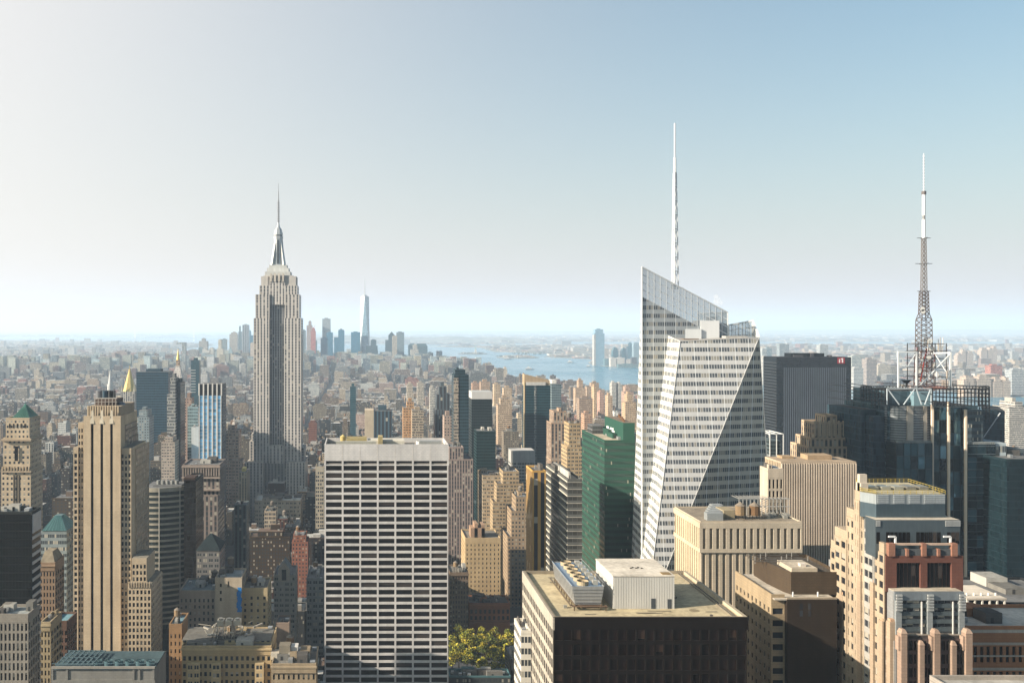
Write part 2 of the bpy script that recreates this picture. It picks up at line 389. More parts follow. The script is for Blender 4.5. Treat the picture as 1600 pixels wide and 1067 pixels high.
def tower(name, label, tiers, D, dep, style, col, bay=3.0, fl=3.8, rc=(.2, .2, .2), step=2.0, cat='office tower', group=None, clut=None, par=1.1, capc=None, z0=0, tank=0.0, sides=0.0, seed=None):
    """A building of nested tiers (x0, x1, y of the top) in 1600-px picture units, topmost first, front faces near depth D."""
    rng = random.Random(seed if seed is not None else hash(label) % 99991 if False else sum(map(ord, label)))
    n = len(tiers); near = D < 1100
    xm = PX((tiers[-1][0] + tiers[-1][1]) / 2, D)
    root = thing(name, label, cat, (xm, D + dep / 2, z0), group)
    zs = [PZ(t[2], D + (n - 1 - i) * step) for i, t in enumerate(tiers)]
    wall = MB(); info = []
    for i, t in enumerate(tiers):
        Di = D + (n - 1 - i) * step
        x0, x1 = PX(t[0], Di), PX(t[1], Di)
        y1 = D + dep - (n - 1 - i) * step * .8
        lo = z0 if i == n - 1 else zs[i + 1] - .2
        wall.box(x0, x1, Di, y1, lo, zs[i], col, style, bay, fl, top=not near, topcol=rc)
        RAST.append((x0, x1, Di, y1, zs[i])); info.append((x0, x1, Di, y1, zs[i]))
    FOOT.append((min(i[0] for i in info), max(i[1] for i in info), D, D + dep))
    wall.build('wall', root)
    for i, (x0, x1, y0, y1, z) in enumerate(info):
        if near: roof_parts(root, x0, x1, y0, y1, z, rc, capc or col, par, clut=(clut if clut is not None else 2) if i == 0 else 0, rng=rng, tank=tank if i == 0 else 0)
        elif i == 0:
            w, d = x1 - x0, y1 - y0
            MB().box(x0 + w * .25, x0 + w * .7, y0 + d * .3, y1 - d * .2, z, z + rng.uniform(3, 6), capc or tuple(q * .8 for q in col), topmat='roof_cover').build('bulkhead', root)
    return root, info
# ---------------------------------------------------------------- setting: ground, water, far shores
WHITE = (.74, .74, .72)
def Q(px, py, D): return (PX(px, D), D, PZ(py, D))
def structure(name, build, kind='structure'):
    m = MB(); build(m); o = m.build(name); o['kind'] = kind; return o

def mk_setting_materials():
    m, n, l, b = newmat('asphalt')
    w = wear(n, l, 0.4, 0.03); l.new(nmix(n, l, 1.0, (0.035, 0.037, 0.04), w, 'MULTIPLY'), b.inputs['Base Color']); b.inputs['Roughness'].default_value = 0.9
    MATS['asphalt'] = m
    m, n, l, b = newmat('land')
    g = n.new("ShaderNodeNewGeometry"); t = n.new("ShaderNodeTexNoise"); t.inputs['Scale'].default_value = 0.004; t.inputs['Detail'].default_value = 8
    l.new(g.outputs[0], t.inputs[0])
    cr = n.new("ShaderNodeValToRGB"); l.new(t.outputs[0], cr.inputs[0])
    e = cr.color_ramp.elements; e[0].position = 0.4; e[0].color = (0.05, 0.06, 0.035, 1); e[1].position = 0.62; e[1].color = (0.22, 0.2, 0.17, 1)
    l.new(cr.outputs[0], b.inputs['Base Color']); b.inputs['Roughness'].default_value = 0.95
    MATS['land'] = m
    m, n, l, b = newmat('water')
    b.inputs['Base Color'].default_value = (0.03, 0.13, 0.19, 1); b.inputs['Roughness'].default_value = 0.28
    g = n.new("ShaderNodeNewGeometry")
    t = n.new("ShaderNodeTexNoise"); t.inputs['Scale'].default_value = 0.035; t.inputs['Detail'].default_value = 5
    l.new(g.outputs[0], t.inputs[0])
    t2 = n.new("ShaderNodeTexNoise"); t2.inputs['Scale'].default_value = 0.0016; t2.inputs['Detail'].default_value = 3; l.new(g.outputs[0], t2.inputs[0])
    l.new(nmath(n, l, 'MULTIPLY_ADD', t2.outputs[0], 0.35, 0.08), b.inputs['Roughness'])
    bp = n.new("ShaderNodeBump"); bp.inputs['Strength'].default_value = 0.5; bp.inputs['Distance'].default_value = 1.2
    l.new(t.outputs[0], bp.inputs['Height']); l.new(bp.outputs[0], b.inputs['Normal'])
    MATS['water'] = m
    m, n, l, b = newmat('foliage')
    b.inputs['Roughness'].default_value = 0.7
    g = n.new("ShaderNodeNewGeometry")
    l.new(nmix(n, l, 1.0, colattr(n), nmath(n, l, 'MULTIPLY_ADD', g.outputs['Random Per Island'], 0.9, 0.55), 'MULTIPLY'), b.inputs['Base Color'])
    MATS['foliage'] = m
mk_setting_materials()

# real shorelines, in metres: x across town to the west, y down the avenues
MANHATTAN = [(-3200, -2500), (3000, -2500), (2100, 0), (1754, 1290), (1343, 2903), (1040, 3550), (781, 4178), (560, 5000), (430, 5600), (300, 6124), (60, 6700), (-300, 7120), (-484, 7158), (-760, 6900), (-1000, 6500), (-1500, 5650), (-2300, 4900), (-3000, 4200), (-3400, 2500)]
BROOKLYN = [(-60000, 1000), (-4600, 1000), (-4300, 3600), (-3300, 4700), (-2300, 5600), (-1750, 6350), (-1500, 7300), (-1600, 8300), (-1747, 9697), (-2100, 11000), (-2203, 14523), (-3600, 16800), (-9000, 21000), (-60000, 24000)]
JERSEY = [(60000, -2500), (3300, -2500), (2900, 1500), (2538, 3185), (2250, 4300), (2086, 5219), (1800, 6100), (1560, 6500), (1640, 7000), (1900, 7700), (1600, 8500), (1900, 9500), (1400, 10200), (1500, 12300), (900, 13200), (2500, 14500), (60000, 16500)]
FAR_JERSEY = [(-500, 26000), (3500, 17300), (60000, 17300), (60000, 60000), (-60000, 60000), (-60000, 30000)]
STATEN = [(-2700, 17900), (-1500, 16200), (550, 14779), (1500, 14600), (3400, 16300), (3000, 22000), (-2000, 24000)]
def land(m, poly, z):
    m.face([(x, y, z) for x, y in poly][::-1] if sum((poly[i][0] - poly[i - 1][0]) * (poly[i][1] + poly[i - 1][1]) for i in range(len(poly))) > 0 else [(x, y, z) for x, y in poly], (1, 1, 1), 'land')
    for i in range(len(poly)):
        a, b = poly[i - 1], poly[i]
        m.face([(*a, -.5), (*b, -.5), (*b, z), (*a, z)], (.2, .19, .17), 'stone')
structure('water', lambda m: m.face([(-60000, -2500, 0), (60000, -2500, 0), (60000, 60000, 0), (-60000, 60000, 0)], (1, 1, 1), 'water'))
def _g(m):
    land(m, MANHATTAN, 2.0); m.m[0] = m.mi('asphalt')
structure('ground', _g)
structure('east_shore_land', lambda m: land(m, BROOKLYN, 2.5))
structure('west_shore_land', lambda m: land(m, JERSEY, 2.5))
structure('far_plain', lambda m: land(m, FAR_JERSEY, 2.8))
def ellipse(x, y, a, b, n=18, seed=1):
    r = random.Random(seed)
    return [(x + a * math.cos(t) * r.uniform(.85, 1.1), y + b * math.sin(t) * r.uniform(.85, 1.1)) for t in (2 * math.pi * i / n for i in range(n))]
structure('statue_island', lambda m: land(m, ellipse(1085, 9480, 150, 190, seed=3), 3))
structure('ferry_terminal_island', lambda m: land(m, ellipse(1330, 8300, 190, 210, seed=5), 3))
structure('south_island', lambda m: land(m, ellipse(-1120, 8300, 380, 600, seed=8), 3))

def hills(name, poly_y, x0, x1, hgt, seed, ny=10, dy=420.0, nx=90):
    rng = np.random.RandomState(seed)
    xs = np.linspace(x0, x1, nx); ph = rng.uniform(0, 6.28, 8); fr = rng.uniform(.5, 6, 8)
    prof = sum(np.sin((xs - x0) / (x1 - x0) * 6.28 * fr[i] + ph[i]) / (1 + fr[i]) for i in range(8))
    prof = (prof - prof.min()) / (prof.max() - prof.min()) * .45 + .55
    t = (xs - x0) / (x1 - x0); env = np.clip(np.minimum(t, 1 - t) * 4.0, 0, 1) ** .6
    m = MB(); P = [[None] * nx for _ in range(ny)]
    for j in range(ny):
        s = math.sin(math.pi * j / (ny - 1)) ** .8
        for i in range(nx): P[j][i] = (xs[i], poly_y + j * dy, 1.0 + hgt * env[i] * prof[i] * s + (rng.uniform(-4, 4) if 0 < j < ny - 1 else 0))
    for j in range(ny - 1):
        for i in range(nx - 1): m.face([P[j][i], P[j][i + 1], P[j + 1][i + 1], P[j + 1][i]], (1, 1, 1), 'land', None, True)
    o = m.build(name); o['kind'] = 'structure'
structure('harbor_island_land', lambda m: land(m, STATEN, 2.6))
hills('harbor_hills', 16300, -1600, 3300, 118, 4)
hills('far_hills', 38000, -9000, 60000, 190, 7, dy=900, nx=140)

# ---------------------------------------------------------------- pale travertine slab tower (centre)
def travertine_tower():
    D = 520; x0, x1 = PX(507, D), PX(701, D); zt = PZ(694, D); dep = 30; c = (.60, .58, .57)
    b = Bld('office_tower', 'white travertine slab tower with seven bays of black window bands', 'skyscraper', (x0 + x1) / 2, D + dep / 2, 2)
    m = MB(); m.box(x0 + .6, x1 - .6, D + .55, D + dep - .6, 2, zt - 2.5, (.3, .28, .26))
    gz1, gz0, nz = PZ(725.5, D), PZ(725.5, D) - 33 * 3.92, 33
    b.grid(m, 'N', x0 + .3, x1 - .3, gz0, gz1, D + .55, 7, nz, .95, 1.28, .5, c, 'glass_black')
    m.box(x0, x1, D - .02, D + .56, 2, gz0 - .9, c)
    m.box(x0, x1, D, D + .62, PZ(720, D), zt, c, bottom=True)                      # blank attic band
    for i in range(8): m.box(x0 + .3 + i * (x1 - x0 - .6) / 7 - .5, x0 + .3 + i * (x1 - x0 - .6) / 7 + .5, D + .02, D + .6, gz1 - .6, PZ(720, D) + .01, c)
    for i in range(7): b.win('N', x0 + .3 + (i + .5) * (x1 - x0 - .6) / 7, D + .5, (gz1 + .7 + PZ(720, D)) / 2, (x1 - x0) / 7 - 1.1, max(.6, PZ(720, D) - gz1 - .7), 'glass_black', 'vent_band')
    m.build('front_wall', b.root)
    for i in range(1, 7):                                                          # joints of the attic panels
        xx = x0 + .3 + i * (x1 - x0 - .6) / 7
        MB().box(xx - .12, xx + .12, D - .05, D + .01, PZ(720, D) + .05, zt - .1, (.62, .58, .54), bottom=True).build('panel_joint', b.root)
    m = MB()
    for xa, xb in ((x0, x0 + .6), (x1 - .6, x1)): m.box(xa, xb, D + .62, D + dep, 2, zt, c, 'stone')
    m.box(x0 + .6, x1 - .6, D + dep - .6, D + dep, 2, zt, c); m.build('side_wall', b.root)
    zr = zt - 2.5
    MB().box(x0 + .62, x1 - .62, D + .63, D + dep - .62, zr - .4, zr + .05, (.36, .33, .28), 'roof_cover').build('roof', b.root)
    def item(nm, px0, px1, py, y0, y1, col, mat='stone'):
        MB().box(PX(px0, y0), PX(px1, y0), y0, y1, zr, PZ(py, y0), col, mat).build(nm, b.root)
    item('bulkhead', 541, 573, 685, 535, 546, (.45, .38, .2)); item('bulkhead', 591, 598, 682, 530, 538, (.45, .38, .22))
    item('bulkhead', 575, 632, 688.5, 533, 545, (.6, .57, .5)); item('duct', 655, 690, 688.6, 528, 532, (.5, .5, .48), 'metal'); item('duct', 525, 588, 689.5, 526, 528, (.6, .58, .5), 'metal')
    m = MB(); xx, yy = PX(536, 538), 538
    for q in (-1, 1): m.bar((xx + q, yy, zr), (xx + q, yy, zr + 2.4), .25, (.1, .1, .1))
    m.cyl(xx, yy, 1.55, zr + 2.3, zr + 4.6, (.5, .4, .18), bottom=True, top=False); m.cyl(xx, yy, 1.7, zr + 4.6, zr + 5.9, (.55, .45, .22), r2=.05); m.build('water_tank', b.root)
    for px, r in ((655, 1.8), (664, 1.5), (672, 1.2)):
        m = MB().cyl(PX(px, 536), 536, r, zr, zr + 2.3, (.7, .7, .68), 'paint', n=16); m.cyl(PX(px, 536), 536, r * .8, zr + 2.3, zr + 2.8, (.3, .3, .3), 'metal', n=16); m.build('cooling_fan', b.root)
    m = MB()
    for px in (560, 612, 645, 681): MB().bar((PX(px, 540), 540, zr), (PX(px, 540), 540, zr + 5), .15, (.5, .5, .5)).build('roof_mast', b.root)
    b.finish(); FOOT.append((x0, x1, D, D + dep)); RAST.append((x0, x1, D, D + dep, zt))
travertine_tower()

# ---------------------------------------------------------------- tall art deco skyscraper with a mast
def art_deco_skyscraper():
    D = 1287; c = (.59, .555, .52); c2 = (.55, .52, .485)
    xm = PX(433, D)
    root = thing('art_deco_skyscraper', 'tallest art deco stone skyscraper with stepped crown, mooring mast and antenna', 'skyscraper', (xm, D + 30, 2))
    m = MB()
    def t(px0, px1, py, d0, d1, zlo, col=c, st='deco', bay=4.3, top=True):
        m.box(PX(px0, D), PX(px1, D), D + d0, D + d1, zlo, PZ(py, D), col, st, bay, 3.8, topcol=(.4, .37, .33))
    t(386.5, 413, 720, -16, 45, 2); t(449, 478, 720, -16, 45, 2); t(413, 449, 722, -5, 45, 2, (.34, .33, .32))  # recessed centre has its shade painted in as a darker stone tone
    t(421, 443.5, 695, -6, 20, PZ(722, D) - 1)
    t(389, 396, 690, 4, 40, 2, c2); t(470, 475.5, 700, 4, 40, 2, c2)
    t(392, 397, 678, 8, 38, 2, c2)
    t(396.5, 421, 497, -3, 46, PZ(722, D) - 1); t(444, 470.5, 497, -3, 46, PZ(722, D) - 1)
    t(421, 444, 474, 5, 40, PZ(700, D), (.36, .365, .37), 'deco', 3.3)  # recessed bay, darker tone stands in for its shade
    t(399, 421, 460, 0, 43, PZ(498, D)); t(445, 467.5, 460, 0, 43, PZ(498, D))
    t(421, 445, 438, 2, 40, PZ(476, D), c, 'deco', 4.2)
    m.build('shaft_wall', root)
    m = MB()
    def s(px0, px1, py, d0, d1, plo, col=c, mat='stone', bay=None): m.box(PX(px0, D), PX(px1, D), D + d0, D + d1, PZ(plo, D) - .2, PZ(py, D), col, mat, bay, 3.8)
    s(405, 421, 446, 2, 41, 461, c, 'deco', 4); s(445, 464, 446, 2, 41, 461, c, 'deco', 4); s(407.5, 418, 431.5, 3, 39, 447); s(450, 462, 431.5, 3, 39, 447); s(418, 450, 436, 4, 38, 447)
    s(411, 457, 430, 5, 37, 440); 
    for k in range(4): s(421.5 + k * 6.4, 424.5 + k * 6.4, 427, 1, 4, 440, (.58, .53, .47))       # fluted crown piers
    s(413, 453, 424, 7, 35, 432, (.6, .6, .58)); s(416, 450, 418, 10, 32, 425, (.66, .66, .64)); s(419, 447, 413, 12, 30, 419, (.6, .6, .58))
    m.build('crown', root)
    m = MB(); y = D + 21; sil = (.55, .56, .56)
    def ring(r, py, n=8): return [(xm + r * math.cos(2 * math.pi * (i + .5) / n), y + r * math.sin(2 * math.pi * (i + .5) / n), PZ(py, D)) for i in range(n)]
    m.loft(ring(8.6, 413), ring(6.7, 396), sil, 'metal'); m.loft(ring(6.7, 396), ring(6.0, 371), sil, 'metal')
    m.loft(ring(6.6, 371), ring(6.6, 367), sil, 'metal', bottom=True); m.loft(ring(5.6, 367), ring(5.6, 365), (.15, .15, .16), 'metal'); m.loft(ring(6.3, 365), ring(6.1, 361), sil, 'metal', bottom=True)
    m.loft(ring(5.2, 361), ring(5, 357), sil, 'metal'); m.loft(ring(5, 357), ring(2.0, 352), sil, 'metal'); m.loft(ring(2.0, 352), ring(1.2, 345), sil, 'metal')
    for a in range(4):                                                             # winged buttresses
        ca, sa = math.cos(a * math.pi / 2 + math.pi / 4), math.sin(a * math.pi / 2 + math.pi / 4)
        P = lambda r, o, py: (xm + r * ca - o * sa, y + r * sa + o * ca, PZ(py, D))
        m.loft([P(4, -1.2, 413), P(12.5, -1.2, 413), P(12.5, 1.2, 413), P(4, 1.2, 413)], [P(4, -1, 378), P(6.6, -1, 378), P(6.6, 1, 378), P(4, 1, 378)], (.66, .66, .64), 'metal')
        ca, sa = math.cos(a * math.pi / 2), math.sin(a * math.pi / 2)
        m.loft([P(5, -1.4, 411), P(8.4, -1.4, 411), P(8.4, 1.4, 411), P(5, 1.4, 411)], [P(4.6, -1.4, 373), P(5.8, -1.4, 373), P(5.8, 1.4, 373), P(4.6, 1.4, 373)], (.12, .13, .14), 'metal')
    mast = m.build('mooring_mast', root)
    m = MB()
    for q0, q1, w in ((352, 344, 2.6), (344, 310, 1.9), (310, 296, 1.1), (296, 283, .55)): m.bar((xm, y, PZ(q0, D)), (xm, y, PZ(q1, D)), w, (.42, .42, .43), 'metal', 6)
    for k in range(9):
        z = PZ(343 - k * 3.6, D); m.bar((xm - 1.9, y, z), (xm + 1.9, y, z), .7, (.3, .3, .3)); m.bar((xm, y - 1.9, z), (xm, y + 1.9, z), .7, (.3, .3, .3))
    m.build('antenna', mast)
    x0, x1 = PX(386, D), PX(478, D)
    FOOT.append((x0, x1, D - 20, D + 50)); RAST.append((x0, x1, D - 16, D + 45, PZ(720, D))); RAST.append((PX(396, D), PX(470, D), D, D + 45, PZ(460, D)))
art_deco_skyscraper()

# ---------------------------------------------------------------- faceted glass tower with spire
def faceted_tower():
    root = thing('faceted_glass_tower', 'faceted pale glass tower with slanted top and tall white spire', 'skyscraper', (195, 560, 2))
    FL, BAY = 4.65, 6.8
    def facet(pts, col, mat='fritted'):
        m = MB(); o = Vector(pts[0]); low = sorted(pts, key=lambda p: p[2])[:2]
        d = Vector(pts[1]) - Vector(pts[0]); d.z = 0; d.normalize()
        m.face(pts, col, mat, [((Vector(p) - o).dot(d) / BAY + .0, p[2] / FL) for p in pts])
        return m
    T1, T2, T3 = Q(1034, 520, 566), Q(1062.6, 533, 526), Q(1186, 527, 527)
    T4, TB = (T3[0], 592, T3[2]), (T1[0] + 11, 592, T1[2])
    def gnd(px, D): return (PX(px, D), D, 2)
    B1, B2, P = gnd(950, 566), gnd(974, 514), Q(1009, 969, 515.5)
    B3 = gnd(1230, 545); B4 = (B3[0], 600, 2); B5 = (B1[0] + 23, 600, 2)
    w = (.78, .77, .73)  # facet tones carry painted sun and shade, this one the sunlit
    def part(tris, col, nm='glass_facet', mat='fritted'):
        mm = MB()
        dirp = Vector(tris[0][1]) - Vector(tris[0][0]); dirp.z = 0; dirp.normalize(); o = Vector(tris[0][0])
        for t in tris: mm.face(list(t), col, mat, [((Vector(p) - o).dot(dirp) / BAY, p[2] / FL) for p in t])
        mm.build(nm, root)
    part([(B1, B2, P), (B1, P, T2, T1)], w)
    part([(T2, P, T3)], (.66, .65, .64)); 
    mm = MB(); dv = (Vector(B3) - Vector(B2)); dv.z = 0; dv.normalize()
    for t in ((B2, B3, P), (P, B3, T3)): mm.face(list(t), (.64, .60, .53), 'fritted', [((Vector(p) - Vector(B2)).dot(dv) / BAY, p[2] / FL) for p in t])  # facet turned from the sun, its shade put into a duller tone
    mm.build('glass_facet', root)
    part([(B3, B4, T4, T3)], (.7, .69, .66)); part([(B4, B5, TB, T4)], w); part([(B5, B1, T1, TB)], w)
    zr = min(T2[2], T3[2]) - 1.2
    m = MB(); m.face([T1, T2, T3, T4, TB], (.42, .40, .38), 'roof_cover'); m.build('roof', root)
    m = MB()                                                                       # white edge trims along the folds
    for a, b_ in ((T2, P), (P, B2), (T3, P), (T1, T2), (T2, T3), (T3, B3), (T1, B1)): m.bar(a, b_, .32, (.66, .65, .63), 'paint')
    m.build('edge_trim', root)
    # taller rear volume
    E0, E1 = Q(1003, 417, 548), gnd(1003, 548); G0, G1 = Q(1137, 488, 556), gnd(1142, 556)
    K0 = (PX(1003.5, 602), 602, E0[2]); K1 = (PX(976, 602), 602, 2); H0 = (G0[0], 606, G0[2]); H1 = (G1[0], 606, 2)
    cut = 17.0
    dn = lambda p, q: (p[0] + (q[0] - p[0]) * cut / (p[2] - q[2]), p[1] + (q[1] - p[1]) * cut / (p[2] - q[2]), p[2] - cut)
    e, g, k, h = dn(E0, E1), dn(G0, G1), dn(K0, K1), dn(H0, H1)
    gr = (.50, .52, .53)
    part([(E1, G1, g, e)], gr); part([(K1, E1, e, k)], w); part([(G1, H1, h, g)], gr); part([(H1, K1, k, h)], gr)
    m = MB(); m.face([e, g, h, k], (.3, .3, .3), 'roof_cover'); m.build('roof', root)
    m = MB()
    def scr(a, b_, c_, d_):
        L = max(math.dist(a, b_), math.dist(c_, d_)); m.face([a, b_, c_, d_], (1, 1, 1), 'glass_screen', [(0, 0), (round(L / 4), 0), (round(L / 4), 4), (0, 4)])
    scr(e, g, G0, E0); scr(k, e, E0, K0); scr(g, h, H0, G0); m.build('crown_screen', root)
    m = MB()
    for a, b_ in ((E0, G0), (E0, K0), (G0, H0), (E0, E1), (G0, G1)): m.bar(a, b_, .6, (.74, .75, .75), 'paint')
    for i in range(1, 14):
        f = i / 14; a = tuple(e[j] + (g[j] - e[j]) * f for j in range(3)); b_ = tuple(E0[j] + (G0[j] - E0[j]) * f for j in range(3)); m.bar(a, b_, .2, (.62, .63, .64), 'paint')
    m.build('crown_frame', root)
    # white roof blocks and right hand crown screen
    def blk(px0, px1, py, D, dp, col):
        MB().box(PX(px0, D), PX(px1, D), D, D + dp, zr - 3, PZ(py, D), col, 'paint').build('roof_block', root)
    blk(1055.5, 1096, 514, 552, 9, (.72, .73, .73)); blk(1095, 1124, 501, 553, 14, (.74, .74, .74)); blk(1124, 1136, 505, 556, 16, (.4, .44, .47)); blk(1107, 1121, 495, 560, 4, (.5, .5, .5))
    blk(1134, 1168, 525, 546, 6, (.5, .48, .45)); blk(1068, 1092, 529, 540, 5, (.28, .22, .18))
    A, Bq, C_ = Q(1138, 508, 590), Q(1176, 501, 588), Q(1186, 526, 541)
    m = MB(); base = lambda p: (p[0], p[1], zr - .5)
    m.face([base(A), base(Bq), Bq, A], (1, 1, 1), 'glass_screen', [(0, 0), (5, 0), (5, 3), (0, 3)]); m.face([base(C_), base(Bq), Bq, C_], (1, 1, 1), 'glass_screen', [(0, 0), (6, 0), (6, 3), (0, 3)]); m.build('crown_screen', root)
    m = MB()
    for a, b_ in ((A, Bq), (Bq, C_), (base(A), A), (base(Bq), Bq)): m.bar(a, b_, .8, (.8, .8, .78), 'paint')
    for i in range(1, 7):
        f = i / 7; a = tuple(Bq[j] + (C_[j] - Bq[j]) * f for j in range(3)); m.bar(base(a), a, .4, (.8, .8, .78), 'paint'); a = tuple(A[j] + (Bq[j] - A[j]) * f for j in range(3)); m.bar(base(a), a, .35, (.75, .76, .76), 'paint')
    m.build('crown_frame', root)
    # spire
    Dm = 575; xs = PX(1054.5, Dm); zb = PZ(452, Dm); m = MB(); wt = (.82, .83, .83)
    levels = [PZ(270 + 22 * i, Dm) for i in range(9)]
    rad = lambda z: .95 + 1.25 * (PZ(270, Dm) - z) / (PZ(270, Dm) - zb)
    corner = lambda z, i: (xs + rad(z) * math.cos(2.2 + i * 2.094), Dm + rad(z) * math.sin(2.2 + i * 2.094), z)
    zs = levels + [zb]
    for a in range(len(zs) - 1):
        for i in range(3):
            m.bar(corner(zs[a], i), corner(zs[a + 1], i), .5, wt, 'paint'); m.bar(corner(zs[a], i), corner(zs[a + 1], (i + 1) % 3), .34, wt, 'paint'); m.bar(corner(zs[a], i), corner(zs[a], (i + 1) % 3), .4, (.5, .52, .54), 'paint')
        m.bar((xs, Dm, zs[a]), (xs, Dm, zs[a + 1]), .9, wt, 'paint', 8)
    m.build('spire_lattice', root)
    MB().bar((xs, Dm, levels[0]), (xs, Dm, PZ(247, Dm)), 1.7, wt, 'paint', 8).bar((xs, Dm, PZ(247, Dm)), (xs, Dm, PZ(193, Dm)), 1.0, (.7, .73, .75), 'paint', 8).build('spire_tip', root)
    FOOT.append((135, 245, 510, 610)); RAST.append((T1[0], T3[0] + 6, 530, 600, T2[2])); RAST.append((E0[0], G0[0], 550, 600, 265))
faceted_tower()

# ---------------------------------------------------------------- bronze slab in front (roof seen from above)
def bronze_tower():
    D = 300; x0, x1 = PX(864, D), PX(1169, D); y1 = 357.6; zt = PZ(964, D)
    b = Bld('office_tower', 'dark bronze office tower with gravel roof, white penthouse and cooling tower', 'office tower', (x0 + x1) / 2, 328, 2)
    wc = (.016, .0105, .008); ec = (.46, .42, .36)  # sunlight is painted into the pale side frame of the same bronze
    m = MB(); m.box(x0 + .16, x1 - .5, D + .5, y1 - .5, 2, zt - 1.4, (.02, .016, .014), top=False)
    nzr = 28; ztop = zt - 3.2
    b.grid(m, 'N', x0 + .4, x1 - .4, ztop - nzr * 4.62, ztop, D + .5, 21, nzr, .62, 1.25, .4, wc, 'glass_bronze')
    m.box(x0, x1, D, D + .52, ztop - .6, zt, wc, bottom=True)
    m.build('front_wall', b.root)
    m = MB()
    b.grid(m, 'E', D + .4, y1, ztop - nzr * 4.62, ztop, x0 + .16, 19, nzr, .8, 1.8, .12, ec, 'glass_bronze')
    m.box(x0 - .06, x0 + .5, D - .01, y1, ztop - .8, zt, ec, bottom=True)
    m.build('side_wall', b.root)
    zr = zt - 1.1
    MB().box(x0 + .5, x1 - .5, D + .5, y1 - .4, zr - .5, zr, (.50, .43, .30), 'roof_cover').build('roof', b.root)
    m = MB(); pc = (.36, .31, .24)
    m.box(x0 + .51, x0 + 1.1, D + 1.1, y1, zr - .2, zt + .03, pc); m.box(x1 - 1.1, x1, D + .53, y1, zr - .2, zt + .03, (.5, .44, .34)); m.box(x0 + 1.1, x1 - 1.1, y1 - .7, y1, zr - .2, zt + .02, pc); m.box(x0 + .51, x1 - 1.1, D + .53, D + 1.1, zr - .2, zt + .02, (.4, .34, .26))
    m.build('parapet', b.root)
    rr = random.Random(12)
    for k in range(9):                                          # conduits, drains and odd boxes on the gravel
        xx, yy = rr.uniform(x0 + 4, x1 - 6), rr.choice([rr.uniform(D + 3, D + 10), rr.uniform(340, 354)]); m = MB()
        m.bar((xx, yy, zr + .25), (min(x1 - 4, xx + rr.uniform(3, 12)), yy + rr.uniform(-.3, .3), zr + .25), .16, (.3, .28, .25)); m.build('roof_pipe', b.root)
    for k in range(10):
        xx, yy = rr.uniform(x0 + 4, x1 - 6), rr.uniform(D + 3, 354); s_ = rr.uniform(.5, 1.4); MB().box(xx, xx + s_, yy, yy + s_, zr - .05, zr + rr.uniform(.3, 1.0), rr.choice([(.4, .39, .36), (.2, .18, .15), (.55, .52, .48)]), 'metal').build('roof_unit', b.root)
    for k in range(7):
        xx, yy = rr.uniform(x0 + 6, x1 - 8), rr.uniform(D + 3, 352); MB().cyl(xx, yy, rr.uniform(1.0, 3.2), zr - .02, zr + .006 + k * .0015, rr.choice([(.30, .25, .17), (.42, .38, .3), (.24, .21, .16)]), 'roof_cover', n=14, r2=None).build('roof_patch', b.root)
    m = MB(); m.box(x1 - 3.6, x1 - 3.2, D + 1.2, y1 - .8, zr - .1, zr + .35, (.30, .26, .2)); m.box(x1 - 2.4, x1 - 2.15, D + 1.2, y1 - .8, zr - .1, zr + .3, (.18, .16, .14)); m.build('window_washing_rail', b.root)
    # penthouse
    px0, px1, yb, ht = PX(958, 313), PX(1053.7, 313), 336, PZ(900.6, 313)
    pm = MB(); pm.box(px0, px1, 313, yb, zr - .1, ht, (.60, .58, .54), 'paint', top=False); ph = pm.build('penthouse_wall', b.root)
    MB().box(px0 - .15, px1 + .15, 312.85, yb + .15, ht, ht + .35, (.60, .55, .48), 'roof_cover', bottom=True).build('penthouse_roof', b.root)
    m = MB(); 
    for q in range(1, 24): m.box(px0 + q * (px1 - px0) / 24 - .03, px0 + q * (px1 - px0) / 24 + .03, 312.95, 313.01, zr, ht - .02, (.52, .49, .45), bottom=True)
    m.build('panel_seam', ph)
    for dx0, dx1, hh in ((.62, .69, 3.3), (.89, .95, 3.1)): MB().box(px0 + (px1 - px0) * dx0, px0 + (px1 - px0) * dx1, 312.9, 313, zr, zr + hh, (.10, .11, .12), 'paint').build('door', ph)
    MB().box(px1 - 3.5, px1 - .6, 314, 317, ht + .3, ht + .5, (.3, .22, .12), 'roof_cover').build('hatch', b.root)
    m = MB()
    for q in range(5): m.box(px0 + 8 + q * .9, px0 + 8.6 + q * .9, 322 + (q % 2), 322.6 + (q % 2), ht + .3, ht + .62, (.12, .11, .1))
    m.build('roof_vent', b.root)
    # cooling tower: trough with splayed sides on a steel frame
    cx0, cx1, yf, yk = PX(894, 312), PX(944, 312), 312, 345; zc = zr + 1.6; zt2 = PZ(915.5, 312)
    m = MB(); m.loft([(cx0 + 1.0, yf + .3, zc), (cx1 - 1.0, yf + .3, zc), (cx1 - 1.0, yk - .3, zc), (cx0 + 1.0, yk - .3, zc)], [(cx0, yf, zt2), (cx1, yf, zt2), (cx1, yk, zt2), (cx0, yk, zt2)], (.50, .50, .49), 'metal', top=False, bottom=True)
    m.box(cx0 + .2, cx1 - .2, yf + .2, yk - .2, zt2 - .9, zt2 - .35, (.30, .42, .55), 'metal', bottom=True); ct = m.build('cooling_tower_casing', b.root)
    m = MB()
    for q in range(14): m.bar((cx0 + .55 - q * 0, yf + 1 + q * 2.4, zc + 1.2), (cx0 - .02, yf + 1 + q * 2.4, zt2), .12, (.3, .3, .3))
    for q in range(5): m.bar((cx0 + .8 - q * .2, yf - .08 + .2 - q * .05, zc + .6 + q * 1.05), (cx1 - .8 + q * .2, yf - .08 + .2 - q * .05, zc + .6 + q * 1.05), .1, (.34, .34, .34))
    m.build('casing_rib', ct)
